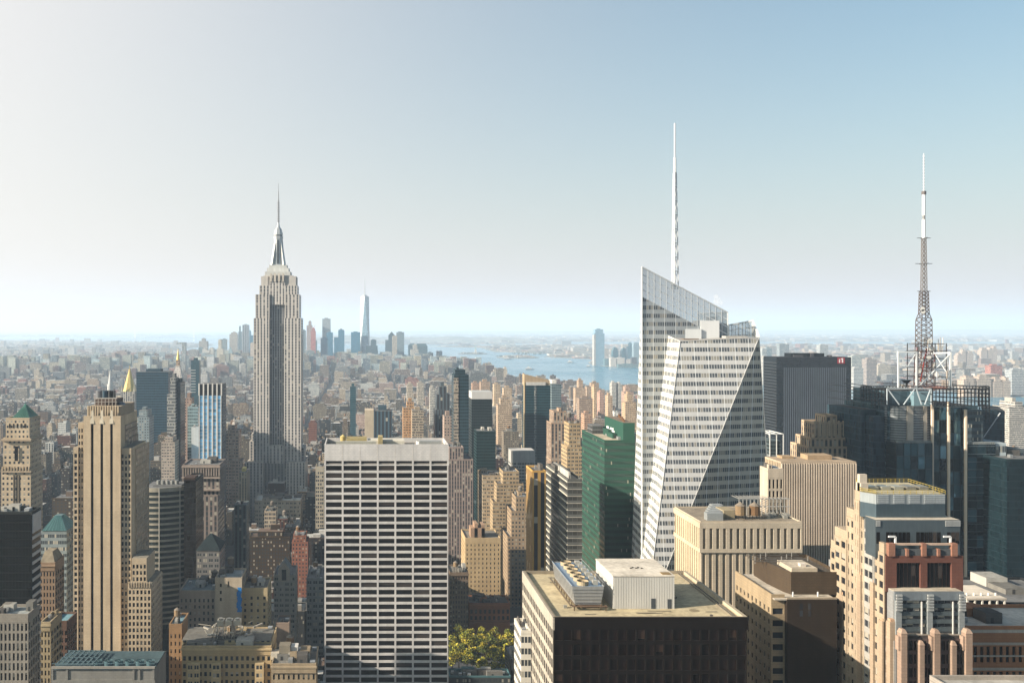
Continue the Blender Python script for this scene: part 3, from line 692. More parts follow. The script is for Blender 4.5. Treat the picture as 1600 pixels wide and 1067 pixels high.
    for q in range(6):
        yy = yf + 3.4 + q * 5.2
        m = MB(); m.cyl((cx0 + cx1) / 2 - 1.0, yy, 1.9, zt2 - .4, zt2 + .9, (.44, .36, .25), 'paint', n=18, top=False); m.cyl((cx0 + cx1) / 2 - 1.0, yy, 1.75, zt2 - .4, zt2 + .15, (.06, .055, .05), 'paint', n=18)
        for a in range(4): m.bar(((cx0 + cx1) / 2 - 1.0, yy, zt2 + .35), ((cx0 + cx1) / 2 - 1.0 + 1.6 * math.cos(a * 1.571 + q), yy + 1.6 * math.sin(a * 1.571 + q), zt2 + .4), .28, (.3, .27, .22))
        m.build('cooling_fan', ct)
        MB().box(cx1 - 3.0, cx1 - 1.4, yy - .9, yy + .9, zt2 - .3, zt2 + 1.1, (.62, .58, .5), 'metal').build('fan_motor', ct)
    m = MB()
    for q in range(9):
        yy = yf + .8 + q * 4
        for xx in (cx0 + .9, cx1 - .9): m.bar((xx, yy, zr), (xx, yy, zc + .1), .3, (.25, .2, .15))
    for xx in (cx0 - .6, cx0 + .9, cx1 - .9): m.bar((xx, yf - .8, zc - .1), (xx, yk, zc - .1), .4, (.24, .18, .12))
    m.box(cx0 - .3, cx1 + .8, yf - 1.6, yf - .1, zc - .35, zc - .15, (.2, .14, .1), bottom=True)
    for xx in (cx0 + .4, cx1 + .2): m.bar((xx, yf - 1.3, zr), (xx, yf - 1.3, zc - .3), .3, (.2, .15, .1))
    m.build('steel_frame', b.root)
    m = MB()
    for q in range(17): m.bar((cx1, yf + q * 2, zt2), (cx1, yf + q * 2, zt2 + 1.1), .08, (.6, .6, .6))
    m.bar((cx1, yf, zt2 + 1.1), (cx1, yk, zt2 + 1.1), .08, (.6, .6, .6)); m.bar((cx0, yf, zt2 + .1), (cx0, yk, zt2 + .1), .2, (.5, .55, .6)); m.build('railing', ct)
    b.finish(); FOOT.append((x0, x1, D, y1)); RAST.append((x0, x1, D, y1, zt))
bronze_tower()

# ---------------------------------------------------------------- pale tower with dark vertical strips (left)
def strip_tower():
    D = 580; c = (.56, .46, .34); c2 = (.53, .44, .33)
    X = lambda p, d=0: PX(p, D + d)
    b = Bld('setback_tower', 'tall cream limestone tower with three dark vertical strips', 'skyscraper', X(160), D + 22, 2)
    x0, x1 = X(130.5), X(188.5); zt = PZ(650, D); back = D + 44
    m = MB()
    m.box(x0 + .4, x1 - .4, D + 1.4, back, 2, zt - .3, c, top=False)
    edges = [130.5, 141.8, 146.0, 156.8, 161.0, 172.0, 176.2, 188.5]
    for i in range(0, 8, 2): m.box(X(edges[i]), X(edges[i + 1]), D, D + 1.4, 2, zt - (0 if i % 4 else .01), c)
    m.build('front_wall', b.root)
    m = MB()                                                    # crown of narrow fins
    zc = PZ(634, D + 3)
    m.box(x0 + 1.5, x1 - 1.2, D + 3.5, back - 4, zt - .5, zc - .4, (.40, .33, .25))
    for i in range(13): xx = x0 + 1.4 + i * (x1 - x0 - 4.2) / 12; m.box(xx, xx + .9, D + 2.6, D + 3.5, zt - .5, zc, c)
    m.build('crown', b.root)
    zc2 = PZ(658, D)
    for i in (1, 3, 5):                                         # dark strips with pale caps
        xm_, w = (X(edges[i]) + X(edges[i + 1])) / 2, X(edges[i + 1]) - X(edges[i])
        zz = PZ(662, D); b.win('N', xm_, D + 1.3, (zz + 40) / 2 , w, zz - 40, 'glass_black', 'window_strip')
        MB().loft([(xm_ - w * .8, D - .3, zz), (xm_ + w * .8, D - .3, zz), (xm_ + w * .8, D + 1.5, zz), (xm_ - w * .8, D + 1.5, zz)], [(xm_ - w * .35, D + .6, zt + 3.4), (xm_ + w * .35, D + .6, zt + 3.4), (xm_ + w * .35, D + 1.5, zt + 3.4), (xm_ - w * .35, D + 1.5, zt + 3.4)], (.6, .54, .44), bottom=True).build('finial', b.root)
    def wing(pa, pb, py, d0, d1, nb, zlo=38, face='N', seedc=c2):
        xa, xb = X(pa, d0), X(pb, d0); z = PZ(py, D + d0); m = MB()
        m.box(xa, xb, D + d0 + .4, D + d1, 2, z - .02, seedc, topcol=(.3, .27, .22), topmat='roof_cover'); n = int((z - 4 - zlo) / 3.75)
        b.grid(m, 'N', xa, xb, z - 3 - n * 3.75, z - 3, D + d0 + .4, nb, n, (xb - xa) / nb * .42, 1.4, .4, seedc, 'glass')
        m.box(xa, xb, D + d0 + .01, D + d0 + .42, z - 3 - .7, z, seedc, bottom=True); m.build('wing_wall', b.root); return xa, xb, z
    wing(122, 130.3, 660, 2.5, 40, 2); wing(114.5, 122, 699, 1.5, 42, 1)
    wing(188.7, 205, 700, 1.5, 40, 3)
    # west side, stepping back
    m = MB()
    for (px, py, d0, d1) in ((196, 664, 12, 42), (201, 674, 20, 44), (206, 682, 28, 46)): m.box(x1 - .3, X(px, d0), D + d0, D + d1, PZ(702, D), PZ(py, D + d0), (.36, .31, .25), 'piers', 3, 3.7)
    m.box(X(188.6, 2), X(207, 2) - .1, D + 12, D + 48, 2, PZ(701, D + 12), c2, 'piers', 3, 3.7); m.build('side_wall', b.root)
    xa, xb, z = wing(206, 229, 872, -3, 20, 4, 20); 
    xa, xb, z = wing(200, 236, 912, -7, 24, 6, 20)
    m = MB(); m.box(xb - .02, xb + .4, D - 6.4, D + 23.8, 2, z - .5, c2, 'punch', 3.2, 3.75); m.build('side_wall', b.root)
    for k in range(9): MB().box(X(201 + k * 4, -7), X(202.4 + k * 4, -7), D - 7.6, D - 6.2, z - 2, z + 1.2, c2).build('finial', b.root)
    # rooftop plant
    zr = zc - .4
    MB().box(X(149, 12), X(181, 12), D + 12, D + 30, zr, PZ(624, D + 12), (.16, .12, .10)).build('plant_room', b.root)
    m = MB(); zp = PZ(622, D + 10)
    for i in range(7):
        xx = X(148 + i * 5.5, 10); m.bar((xx, D + 10, zr), (xx, D + 10, zp), .35, (.55, .5, .45))
    m.bar((X(147, 10), D + 10, zp), (X(183, 10), D + 10, zp), .5, (.6, .56, .5)); m.bar((X(147, 10), D + 10, (zr + zp) / 2), (X(183, 10), D + 10, (zr + zp) / 2), .3, (.5, .46, .42)); m.build('steel_frame', b.root)
    for px, r, cc in ((156, 2.6, (.25, .25, .26)), (165, 2.6, (.07, .12, .16)), (174, 2.6, (.05, .05, .05))):
        m = MB().cyl(X(px, 20), D + 20, r, PZ(624, D + 12), PZ(610, D + 20), cc, 'metal', n=14); m.build('water_tank', b.root)
    for px in (152, 160, 170, 178): MB().bar((X(px, 16), D + 16, zr), (X(px, 16), D + 16, PZ(606, D)), .22, (.4, .4, .4)).build('roof_mast', b.root)
    MB().cyl(X(187, 14), D + 18, 2.8, zr - .3, zr + 1.4, (.2, .22, .24), 'metal', n=14, r2=2.0).build('exhaust_hood', b.root)
    b.finish(); FOOT.append((X(114), X(237), D - 8, D + 50)); RAST.append((X(114), X(205), D, D + 44, PZ(660, D))); RAST.append((X(200), X(236), D - 7, D + 24, PZ(905, D)))
strip_tower()
# ---------------------------------------------------------------- dark glass tower with roof cage and mast (right)
def caged_tower():
    D = 580; root = thing('glass_tower', 'dark teal glass tower under a lattice roof cage and tall broadcast mast', 'skyscraper', (PX(1455, D), D + 35, 2))
    X = lambda p, d=0: PX(p, D + d); Z = lambda q, d=0: PZ(q, D + d)
    b = Bld.__new__(Bld); b.root = root; b.wins = []
    dk = (.09, .15, .18)
    m = MB()
    m.box(X(1400), X(1541), D + 8, D + 62, 2, Z(634, 8), dk, 'curtain', 1.6, 3.9, topcol=(.1, .1, .1)); m.build('core_wall', root)
    m = MB(); m.box(X(1346, 22), X(1400, 22), D + 22, D + 66, 2, Z(640, 22), (.07, .12, .15), 'curtain_plain', 1.6, 3.9, topcol=(.1, .1, .1)); m.box(X(1362, 14), X(1386, 14), D + 12, D + 22, 2, Z(650, 14), (.06, .1, .13), 'curtain_plain', 1.6, 3.9); m.build('wing_wall', root)
    # curved drum with banded metal
    m = MB(); n = 20; xc, r = X(1420, 10), 13.6
    ring = lambda z, r: [(xc + r * math.cos(math.pi + math.pi * i / n), D + 12 + r * .75 * math.sin(math.pi + math.pi * i / n), z) for i in range(n + 1)]
    lo, hi = ring(Z(694, 4), r), ring(Z(635, 4), r)
    for i in range(n): m.face([lo[i], lo[i + 1], hi[i + 1], hi[i]], (.16, .18, .19), 'metal', None, True)
    m.face(hi, (.12, .12, .12), 'roof_cover'); m.build('drum_wall', root)
    m = MB()
    for k in range(14):
        z = Z(640 + k * 3.9, 4); a, b2 = ring(z, r + .12), ring(z + .35, r + .12)
        for i in range(n): m.face([a[i], a[i + 1], b2[i + 1], b2[i]], (.42, .44, .45), 'metal', None, True)
    m.build('drum_band', root)
    for px, w in ((1422, 3.6), (1446, 2.0)):
        a = math.acos((X(px, 2) - xc) / r); yy = D + 12 - r * .75 * math.sin(a)
        MB().box(X(px, 2) - w / 2, X(px, 2) + w / 2, yy - .6, yy + .5, Z(694, 4), Z(634, 4), (.5, .46, .4), 'metal').build('pilaster', root)
    # front blocks of individual panes
    def panes(pa, pb, py, d0, d1, nx, fl, glass, zlo=30, mull=(.04, .06, .07)):
        xa, xb, zt = X(pa, d0), X(pb, d0), Z(py, d0); mm = MB()
        mm.box(xa, xb, D + d0 + .3, D + d1, 2, zt, mull, 'curtain_plain', 1.5, 3.9, topcol=(.13, .13, .13)); n_ = int((zt - zlo) / fl)
        b.grid(mm, 'N', xa, xb, zt - n_ * fl, zt, D + d0 + .3, nx, n_, .25, .35, .25, mull, glass, mat='metal'); mm.build('front_wall', root)
    panes(1401, 1457, 692, -2, 10, 5, 7.8, 'glass_teal'); panes(1457, 1512, 636, 4.5, 9, 5, 7.8, 'glass_teal'); panes(1512, 1556, 694, 1, 12, 3, 7.8, 'glass_teal')
    MB().box(X(1512), X(1541), D + 3, D + 9, 2, Z(640, 3), (.12, .16, .18), 'ribbon', 3, 3.9).build('banded_wall', root)
    for px in (1457.5, 1483, 1509.5):
        MB().box(X(px, 0) - .55, X(px, 0) + .55, D - .2, D + 1.2, 2, Z(628 if px < 1500 else 640, 0), (.74, .62, .5), 'paint').build('vertical_fin', root)
    # right wing, leaning prism and striped lower part
    m = MB(); zz = Z(642, 26)
    m.loft([(X(1534, 26), D + 26, 2), (X(1569, 26), D + 26, 2), (X(1560, 60), D + 60, 2), (X(1530, 60), D + 60, 2)], [(X(1534, 26), D + 26, Z(638, 26)), (X(1570, 26), D + 26, zz), (X(1560, 60), D + 60, zz), (X(1530, 60), D + 60, Z(638, 26))], (.06, .10, .125), 'curtain_plain', 1.6, 3.9, topcol=(.12, .12, .12))
    m.build('leaning_wing', root)
    MB().bar(Q(1536, 684, D + 25.8), Q(1563, 645, D + 25.8), .45, (.6, .62, .64), 'paint').bar(Q(1534, 689, D + 25.8), Q(1562, 689, D + 25.8), .5, (.5, .52, .54), 'paint').build('diagonal_brace', root)
    MB().box(X(1554, 2), X(1572, 2), D + 2, D + 40, 2, Z(692, 2), (.45, .5, .52), 'ribbon', 3, 7.5).build('striped_wing', root)
    m = MB()
    for k in range(24): zz = Z(697 + 5.5 * k * 2.2, 1); m.bar((X(1512, 1), D + .8, zz), (X(1555, 1), D + .8, zz), .18, (.35, .4, .42))
    m.build('facade_ledge', root)
    m = MB()
    for k in range(18): m.box(X(1402 + k * 3, -2), X(1404 + k * 3, -2), D - 2, D - .5, Z(692, -2), Z(688.6, -2), (.3, .32, .32))
    m.build('parapet', root); m = MB()
    for k in range(14): m.box(X(1514 + k * 3, 1), X(1516 + k * 3, 1), D + 1, D + 2.5, Z(694, 1), Z(690.6, 1), (.3, .32, .32))
    m.build('parapet', root)
    # roof cage
    cg = (.06, .065, .07)
    def lattice(pa, pb, qa, qb, d, nx, nz, w=.45, col=cg, nm='roof_cage'):
        mm = MB()
        for i in range(nx + 1): xx = pa + (pb - pa) * i / nx; mm.bar(Q(xx, qa, D + d), Q(xx, qb, D + d), w, col)
        for k in range(nz + 1): q = qa + (qb - qa) * k / nz; mm.bar(Q(pa, q, D + d), Q(pb, q, D + d), w, col)
        mm.build(nm, root)
    lattice(1345, 1362, 604, 626, 18, 4, 4); lattice(1362, 1388, 607, 632, 6, 5, 4); lattice(1457, 1545, 607, 634, -4, 16, 4); lattice(1530, 1546, 604, 660, 12, 3, 10); lattice(1345, 1545, 603, 608, 60, 40, 1, .35)
    m = MB()
    for pa, da, pb, db in ((1345, 18, 1345, 60), (1388, 6, 1388, 60), (1545, -4, 1545, 60), (1457, -4, 1457, 60)):
        for q in (606, 616, 628): m.bar((X(pa, da), D + da, Z(q, da)), (X(pa, da), D + db, Z(q, da)), .4, cg)
    m.build('cage_beam', root)
    MB().box(X(1385, 10), X(1457, 10), D + 12, D + 50, Z(634, 8) - .2, Z(611, 12), (.10, .16, .19), 'curtain_plain', 5, 6, topcol=(.08, .08, .08)).box(X(1428, 8), X(1457, 8), D + 8, D + 12, Z(634, 8) - .2, Z(612, 8), (.22, .32, .36), 'paint').build('plant_room', root)
    wt = (.55, .60, .63)
    m = MB()
    for a, c_ in (((1386, 607), (1457, 607)), ((1386, 607), (1386, 632)), ((1388, 609), (1405, 632)), ((1429, 608), (1412, 632)), ((1432, 608), (1440, 632)), ((1454, 608), (1445, 632)), ((1455, 607), (1455, 632))):
        m.bar(Q(*a, D - 2), Q(*c_, D - 2), .5, wt, 'paint')
    m.build('sign_truss', root)
    def portal(pa, pb, qt, qb, d, x=True):
        mm = MB()
        for p in (pa, pb): mm.bar(Q(p, qb, D + d), Q(p, qt, D + d), .75, (.70, .72, .73), 'paint')
        mm.bar(Q(pa, qt + 1, D + d), Q(pb, qt + 1, D + d), .9, (.72, .74, .75), 'paint')
        if x: mm.bar(Q(pa, qt + 2, D + d), Q((pa + pb) / 2, qt + 24, D + d), .4, (.6, .62, .63), 'paint'); mm.bar(Q(pb, qt + 2, D + d), Q((pa + pb) / 2, qt + 24, D + d), .4, (.6, .62, .63), 'paint')
        mm.build('roof_portal', root)
    portal(1403.5, 1432, 549, 606, 16); 
    m = MB()
    m.bar(Q(1485, 604, D + 24), Q(1485, 550, D + 24), 1.1, (.74, .75, .75), 'paint'); m.bar(Q(1485, 553, D + 24), Q(1438, 602, D + 22), .6, (.7, .72, .72), 'paint'); m.bar(Q(1455, 552, D + 36), Q(1485, 551, D + 24), .7, (.7, .72, .72), 'paint'); m.bar(Q(1458, 548, D + 36), Q(1478, 580, D + 28), .45, (.65, .66, .66), 'paint')
    m.build('roof_portal', root)
    m = MB(); xd, yd, zd = X(1416, 22), D + 22, Z(600, 22)
    m.bar((xd, yd, zd - 2), (xd, yd, zd + 1), .5, (.1, .1, .1)); m.cyl(xd, yd, 1.0, zd + .6, zd + 2.6, (.05, .06, .07), 'metal', n=16, r2=3.2, top=True, bottom=True); m.build('dish_antenna', root)
    # mast
    Dm = D + 40; xm = PX(1443.5, Dm); zm = lambda q: PZ(q, Dm); rng = random.Random(5)
    def lat(q0, q1, w0, w1, n_, col, nm, k=1.0):
        mm = MB()
        for a in range(n_):
            f0, f1 = a / n_, (a + 1) / n_; z0_, z1_ = zm(q0 + (q1 - q0) * f0), zm(q0 + (q1 - q0) * f1); h0, h1 = (w0 + (w1 - w0) * f0) / 2, (w0 + (w1 - w0) * f1) / 2
            cs = [(-1, -1), (1, -1), (1, 1), (-1, 1)]
            for i in range(4):
                p = (xm + cs[i][0] * h0, Dm + cs[i][1] * h0, z0_); q = (xm + cs[i][0] * h1, Dm + cs[i][1] * h1, z1_); j = (i + 1) % 4
                p2 = (xm + cs[j][0] * h0, Dm + cs[j][1] * h0, z0_); q2 = (xm + cs[j][0] * h1, Dm + cs[j][1] * h1, z1_)
                mm.bar(p, q, .34 * k, col, 'paint'); mm.bar(p, q2, .24 * k, col, 'paint'); mm.bar(p2, q, .24 * k, col, 'paint'); mm.bar(p, p2, .26 * k, col, 'paint')
        mm.build(nm, root)
    dk2 = (.17, .14, .125)
    lat(610, 540, 8.5, 7.0, 7, (.14, .09, .08), 'mast_lattice'); lat(540, 500, 7.0, 6.6, 5, dk2, 'mast_lattice'); lat(500, 490, 6.6, 4.4, 1, dk2, 'mast_lattice'); lat(490, 455, 4.4, 3.8, 6, dk2, 'mast_lattice'); lat(455, 372, 2.8, 2.0, 12, (.26, .23, .21), 'mast_lattice', .7)
    MB().cyl(xm, Dm, 1.05, zm(372), zm(343), (.85, .84, .82), 'paint', n=14, bottom=True).cyl(xm, Dm, .8, zm(343), zm(337), (.3, .3, .3), 'paint').cyl(xm, Dm, 1.0, zm(337), zm(304), (.85, .84, .82), 'paint', n=14, bottom=True).cyl(xm, Dm, 1.4, zm(304), zm(299), (.2, .18, .18), 'paint', bottom=True).build('mast_tube', root)
    m = MB(); m.bar((xm, Dm, zm(300)), (xm, Dm, zm(240)), .4, (.8, .8, .8), 'paint', 6)
    for k in range(12): z = zm(298 - k * 4.8); m.cyl(xm, Dm, .55, z, z + .6, (.8, .8, .8), 'paint', n=8, bottom=True)
    m.build('mast_tip', root)
    for q, w in ((372, 6), (412, 7.5), (455, 6), (497, 5)): MB().bar((xm - w / 1.4, Dm, zm(q)), (xm + w / 1.4, Dm, zm(q)), .35, (.18, .18, .18)).bar((xm, Dm - w / 1.5, zm(q)), (xm, Dm + w / 1.5, zm(q)), .35, (.18, .18, .18)).build('mast_arm', root)
    for q, dx, r in ((483, -3.4, 1.5), (487, -3.0, 1.4), (533, 1.2, 1.7), (545, 2.0, 1.4), (558, .6, 1.6), (578, -6, 2.0), (585, 5.5, 1.5), (562, -3.5, 1.2)):
        m = MB(); z = zm(q); m.loft([(xm + dx + r * math.cos(t), Dm - 4.5, z + r * math.sin(t)) for t in np.linspace(0, 6.283, 13)[:-1]][::-1], [(xm + dx + .5 * r * math.cos(t), Dm - 3.6, z + .5 * r * math.sin(t)) for t in np.linspace(0, 6.283, 13)[:-1]][::-1], (.8, .78, .74), 'paint', bottom=True); m.bar((xm + dx, Dm - 3.7, z), (xm + dx * .6, Dm - 2, z), .4, (.2, .2, .2)); m.build('dish_antenna', root)
    m = MB()                                                     # ring platforms around the mast foot
    for q, w in ((537, 11), (548, 12.5), (560, 12), (574, 12.5), (588, 13)):
        z = zm(q); ps = [(xm - w * .6, Dm - w * .5, z), (xm + w * .9, Dm - w * .5, z), (xm + w * .9, Dm + w * .5, z), (xm - w * .6, Dm + w * .5, z)]
        for i in range(4): m.bar(ps[i], ps[(i + 1) % 4], .4, (.16, .15, .15))
        for k in range(9):
            xx = xm - w * .6 + rng.uniform(0, 1.5 * w); yy = Dm + rng.choice([-1, 1]) * w * .5; m.bar((xx, yy, z - rng.uniform(0, 2.5)), (xx, yy, z + rng.uniform(1, 4.5)), rng.choice([.25, .35, .7]), rng.choice([(.7, .7, .7), (.2, .2, .2), (.5, .45, .4), (.45, .1, .07)]), 'paint')
    for sx in (-.6, .9):
        for sy in (-.5, .5): m.bar((xm + sx * 12, Dm + sy * 12, zm(610)), (xm + sx * 12, Dm + sy * 12, zm(536)), .4, (.14, .13, .13))
    m.build('mast_platform', root)
    for (a, q0, c_, q1) in ((-3, 575, -1.5, 556), (-1.5, 556, 0, 545), (-4.5, 595, -3, 575)): MB().bar((xm + a, Dm - 4, zm(q0)), (xm + c_, Dm - 4, zm(q1)), .5, (.4, .07, .05), 'paint').build('red_conduit', root)
    m = MB()
    for k in range(26): 
        p = rng.uniform(1347, 1543); m.bar(Q(p, 606, D + rng.uniform(5, 55)), Q(p, rng.uniform(592, 603), D + rng.uniform(5, 55)), .2, (.15, .15, .15))
    m.build('whip_antenna', root)
    MB().box(X(1455, 12), X(1480, 12), D + 12, D + 20, Z(608, 12), Z(605.5, 12), (.32, .15, .11), 'paint').build('plant_cover', root)
    b.finish(); FOOT.append((X(1340), X(1575), D - 8, D + 70)); RAST.append((X(1346), X(1545), D, D + 60, Z(634)))
caged_tower()

# ---------------------------------------------------------------- post-modern tower with terraces (right foreground)
def terraced_tower():
    X = PX; cream = (.43, .355, .27); pink = (.19, .095, .075); grey = (.36, .38, .40); dgl = (.05, .06, .07)
    b = Bld('postmodern_tower', 'stepped pink granite tower with grey metal top and terraces', 'office tower', X(1430, 306), 325, 2)
    r = b.root; rng = random.Random(11)
    # podium shaft below the piers
    D = 300; xs, xe = X(1405, D), X(1508, D); zp = PZ(993, D)
    m = MB(); m.box(xs + .2, xe, D + .6, 346, 2, zp, (.10, .085, .08), 'plain' if False else 'stone', topcol=(.32, .28, .24), topmat='roof_cover')
    n = int((zp - 40) / 4.2)
    b.grid(m, 'N', xs + .2, xe, zp - n * 4.2 - 1, zp - 1, D + .6, 14, n, .35, 1.3, .3, (.16, .12, .11), 'glass_bronze'); m.build('podium_wall', r)
    for px, w, py in ((1408.5, 11, 981), (1436.5, 8.5, 999), (1460, 11, 981.5), (1486.5, 8.5, 999.5), (1509.5, 12, 981)):
        hw = w / F * D / 2 * .84; xx = X(px, D); zt = PZ(py, D); m = MB()
        m.box(xx - hw, xx + hw, D - 1.6, D + .8, 2, zt - 1.2, (.36, .27, .215)); m.loft([(xx - hw - .1, D - 1.7, zt - 1.2), (xx + hw + .1, D - 1.7, zt - 1.2), (xx + hw + .1, D + .8, zt - 1.2), (xx - hw - .1, D + .8, zt - 1.2)], [(xx - hw * .5, D - 1.2, zt), (xx + hw * .5, D - 1.2, zt), (xx + hw * .5, D + .6, zt), (xx - hw * .5, D + .6, zt)], (.40, .30, .24))
        if w > 10: m.box(xx - hw - .7, xx - hw + .1, D - 1.2, D + .6, zt - 6.5, zt - 2.2, (.40, .30, .24), bottom=True)
        m.build('pier', r)
    # east side wall with narrow buttresses stepping up
    xe0 = X(1405, D)
    m = MB(); m.box(xe0 - .4, xe0 + .3, 301, 346, 2, PZ(1000, 302), (.20, .2, .2)); nn = int((PZ(1000, 302) - 40) / 4.1)
    b.grid(m, 'E', 301.5, 346, PZ(1000, 302) - nn * 4.1, PZ(1000, 302), xe0 - .4, 12, nn, 1.3, 1.5, .3, (.32, .30, .28), 'glass'); m.build('side_wall', r)
    for i, (yy, py) in enumerate(((303, 966), (307.5, 965), (313, 905), (321, 893), (333, 924), (338.5, 925), (344, 925))):
        zt = PZ(py, yy); m = MB(); m.box(xe0 - 1.8, xe0 + 1, yy - 1.1, yy + 1.1, 2, zt - .8, (.41, .325, .245)); m.box(xe0 - 1.5, xe0 + 1, yy - .8, yy + .8, zt - .8, zt, (.5, .35, .25)); m.build('pier', r)
    # grey tier with window bays
    D4 = 301.5; xa, xb = X(1400, D4), X(1507, D4); z4 = PZ(925, D4); m = MB()
    m.box(xa, xb, D4 + 1, 345, zp - .3, z4, (.30, .30, .30), top=False)
    m.box(xa - .1, xb + .1, D4 + .3, D4 + 1.2, z4 - 2.6, z4, (.32, .35, .37), 'metal', bottom=True)
    for px0, px1 in ((1400, 1409), (1449.5, 1457.5), (1499, 1507.5)): m.box(X(px0, D4), X(px1, D4), D4, D4 + 1.3, zp - .2, z4 - 2.6, (.30, .315, .32))
    for k in range(4): z = zp + .8 + k * (z4 - 2.6 - zp - .8) / 4; m.box(X(1409, D4), X(1499, D4), D4 + .45, D4 + 1.1, z, z + 1.25, (.17, .20, .21), 'metal', bottom=True)
    m.build('tier_wall', r)
    for pa, pb in ((1409.4, 1449), (1457.8, 1498.6)):
        for k in range(4):
            z0 = zp + 2.1 + k * (z4 - 2.6 - zp - .8) / 4; hh = (z4 - 2.6 - zp - .8) / 4 - 1.35
            for j in range(4): w = (X(pb, D4) - X(pa, D4)) / 4; b.win('N', X(pa, D4) + (j + .5) * w, D4 + .9, z0 + hh / 2, w - .18, hh, 'glass')
    for px in (1441, 1490): MB().bar((X(px, D4), D4 + .3, zp), (X(px, D4), D4 + .3, z4 - 3), .35, (.6, .58, .55), 'paint').build('flag_mast', r)
    for px in (1404.5, 1453.5, 1503.5):
        m = MB()
        for k in range(6): z = z4 - 1.2 - k * .9; m.box(X(px - 4.6, D4), X(px + 4.6, D4), D4 - .5, D4 + .1, z, z + .55, (.62, .62, .6), 'metal', bottom=True)
        m.build('louver', r)
    MB().box(xa + .1, xb - .1, D4 + 1.3, 308, z4 - .1, z4 + .12, (.5, .44, .36), 'roof_cover').build('terrace', r)
    # pink tier with two big windows
    D3 = 306; xa, xb = X(1384, D3), X(1505, D3); z3 = PZ(868, D3); zt = PZ(849, D3); m = MB()
    m.box(xa, xb, D3 + .8, 337, z4 - 20, z3 - .2, (.25, .15, .12), top=False)
    segs = ((1384, 1401), (1438.5, 1449), (1487, 1505))
    for a, c_ in segs: m.box(X(a, D3), X(c_, D3), D3, D3 + .9, z4 - 1, PZ(879, D3), pink)
    m.box(xa, xb, D3 - .02, D3 + .9, PZ(879, D3), z3, pink, bottom=True); m.build('tier_wall', r)
    for a, c_ in ((1401, 1438.5), (1449, 1487)):
        for j in range(6): w = (X(c_, D3) - X(a, D3)) / 6; b.win('N', X(a, D3) + (j + .5) * w, D3 + .75, (z4 + PZ(879, D3)) / 2, w - .12, PZ(879, D3) - z4 - .2, 'glass_black')
    m = MB(); m.box(X(1395, D3), X(1495, D3), D3 + .2, D3 + .9, z3 - .1, PZ(858, D3), (.13, .14, .15)); m.box(X(1396, D3), X(1494, D3), D3 - .1, D3 + 1.0, PZ(851.5, D3), PZ(849, D3), (.55, .42, .34), bottom=True)
    m.build('parapet', r)
    for px, w, py in ((1392.5, 10, 848.5), (1417, 4, 857), (1443, 7, 848.5), (1466, 4, 857), (1490.5, 9, 848.5)):
        hw = w / F * D3 / 2; xx = X(px, D3); MB().box(xx - hw, xx + hw, D3 - .5, D3 + 1.2, z3 - .05, PZ(py, D3), (.34, .19, .14)).build('pier', r)
    for px, q in ((1399, 838), (1485, 838)):
        m = MB(); p = Q(px, 849, D3 + 2); q_ = Q(px, q, D3 + 2); m.bar(p, q_, .5, (.7, .7, .7), 'paint'); m.bar(q_, (q_[0] - 2.2, q_[1], q_[2]), .5, (.7, .7, .7), 'paint'); m.build('davit', r)
    MB().box(xa + .5, xb - .2, D3 + 1, 316, z3 - .3, z3 + .1, (.46, .40, .34), 'roof_cover').build('terrace', r)
    xE0 = X(1384, 306)
    # dark window tier
    D2 = 310; xa, xb = X(1368, D2), X(1500, D2); z2 = PZ(812, D2); m = MB()
    zq = z3 - 1.5; m.loft([(X(1353, 316), 316, zq), (xa, D2, zq), (xb, D2, zq), (xb, 338, zq), (xE0 + 6, 338, zq)], [(X(1353, 316), 316, z2), (xa, D2, z2), (xb, D2, z2), (xb, 338, z2), (xE0 + 6, 338, z2)], (.15, .185, .205), 'metal', topcol=(.5, .45, .38), topmat='roof_cover')
    m.build('tier_wall', r)
    for a, c_, nn in ((1369, 1375, 1), (1384, 1422, 6), (1431, 1470, 6), (1479, 1499, 3)):
        w = (X(c_, D2) - X(a, D2)) / nn
        for j in range(nn): b.win('N', X(a, D2) + (j + .5) * w, D2 - .06, (PZ(849, D2) + PZ(831, D2)) / 2, w - .15, PZ(831, D2) - PZ(849, D2), 'glass_black')
    for pa, pb in ((1354, 1375), (1477, 1500)):
        m = MB()
        for k in range(5): z = PZ(814.5 + k * 1.8, D2); m.box(X(max(pa, 1368.5), D2), X(pb, D2), D2 - .3, D2, z, z + .22, (.66, .66, .64), 'metal', bottom=True)
        m.build('louver', r)
    # metal top block
    D1 = 314; xa, xb = X(1369, D1), X(1477, D1); z1 = PZ(772, D1); zb1 = PZ(811, D1); m = MB()
    lo = [(X(1344, 319), 319), (xa, D1), (xb, D1), (xb + 1.5, 338), (xE0 + 7, 338)]
    m.loft([(*p, zb1) for p in lo], [(*p, z1 - 3.2) for p in lo], (.11, .15, .175), 'metal', top=False, bottom=True)
    m.loft([(*p, z1 - 3.2) for p in lo], [(*p, z1) for p in lo], (.42, .45, .46), 'metal', topcol=(.42, .38, .28), topmat='roof_cover'); m.build('metal_top', r)
    m = MB()
    for pa in (1371, 1396, 1420, 1444, 1462):
        for k in range(5): z = z1 - .5 - k * .58; m.box(X(pa, D1), X(pa + 17 if pa < 1460 else 1476, D1), D1 - .25, D1, z, z + .28, (.6, .63, .64), 'metal', bottom=True)
    m.build('louver', r)
    m = MB(); yl = (.45, .36, .12)
    for i, (p, q) in enumerate(zip(lo, lo[1:] + lo[:1])):
        for k in range(12):
            f = k / 12; x, y = p[0] + (q[0] - p[0]) * f, p[1] + (q[1] - p[1]) * f; m.bar((x, y, z1), (x, y, z1 + 1.3), .10, yl, 'paint')
        for h in (.65, 1.3): m.bar((*p, z1 + h), (*q, z1 + h), .10, yl, 'paint')
    m.build('railing', r)
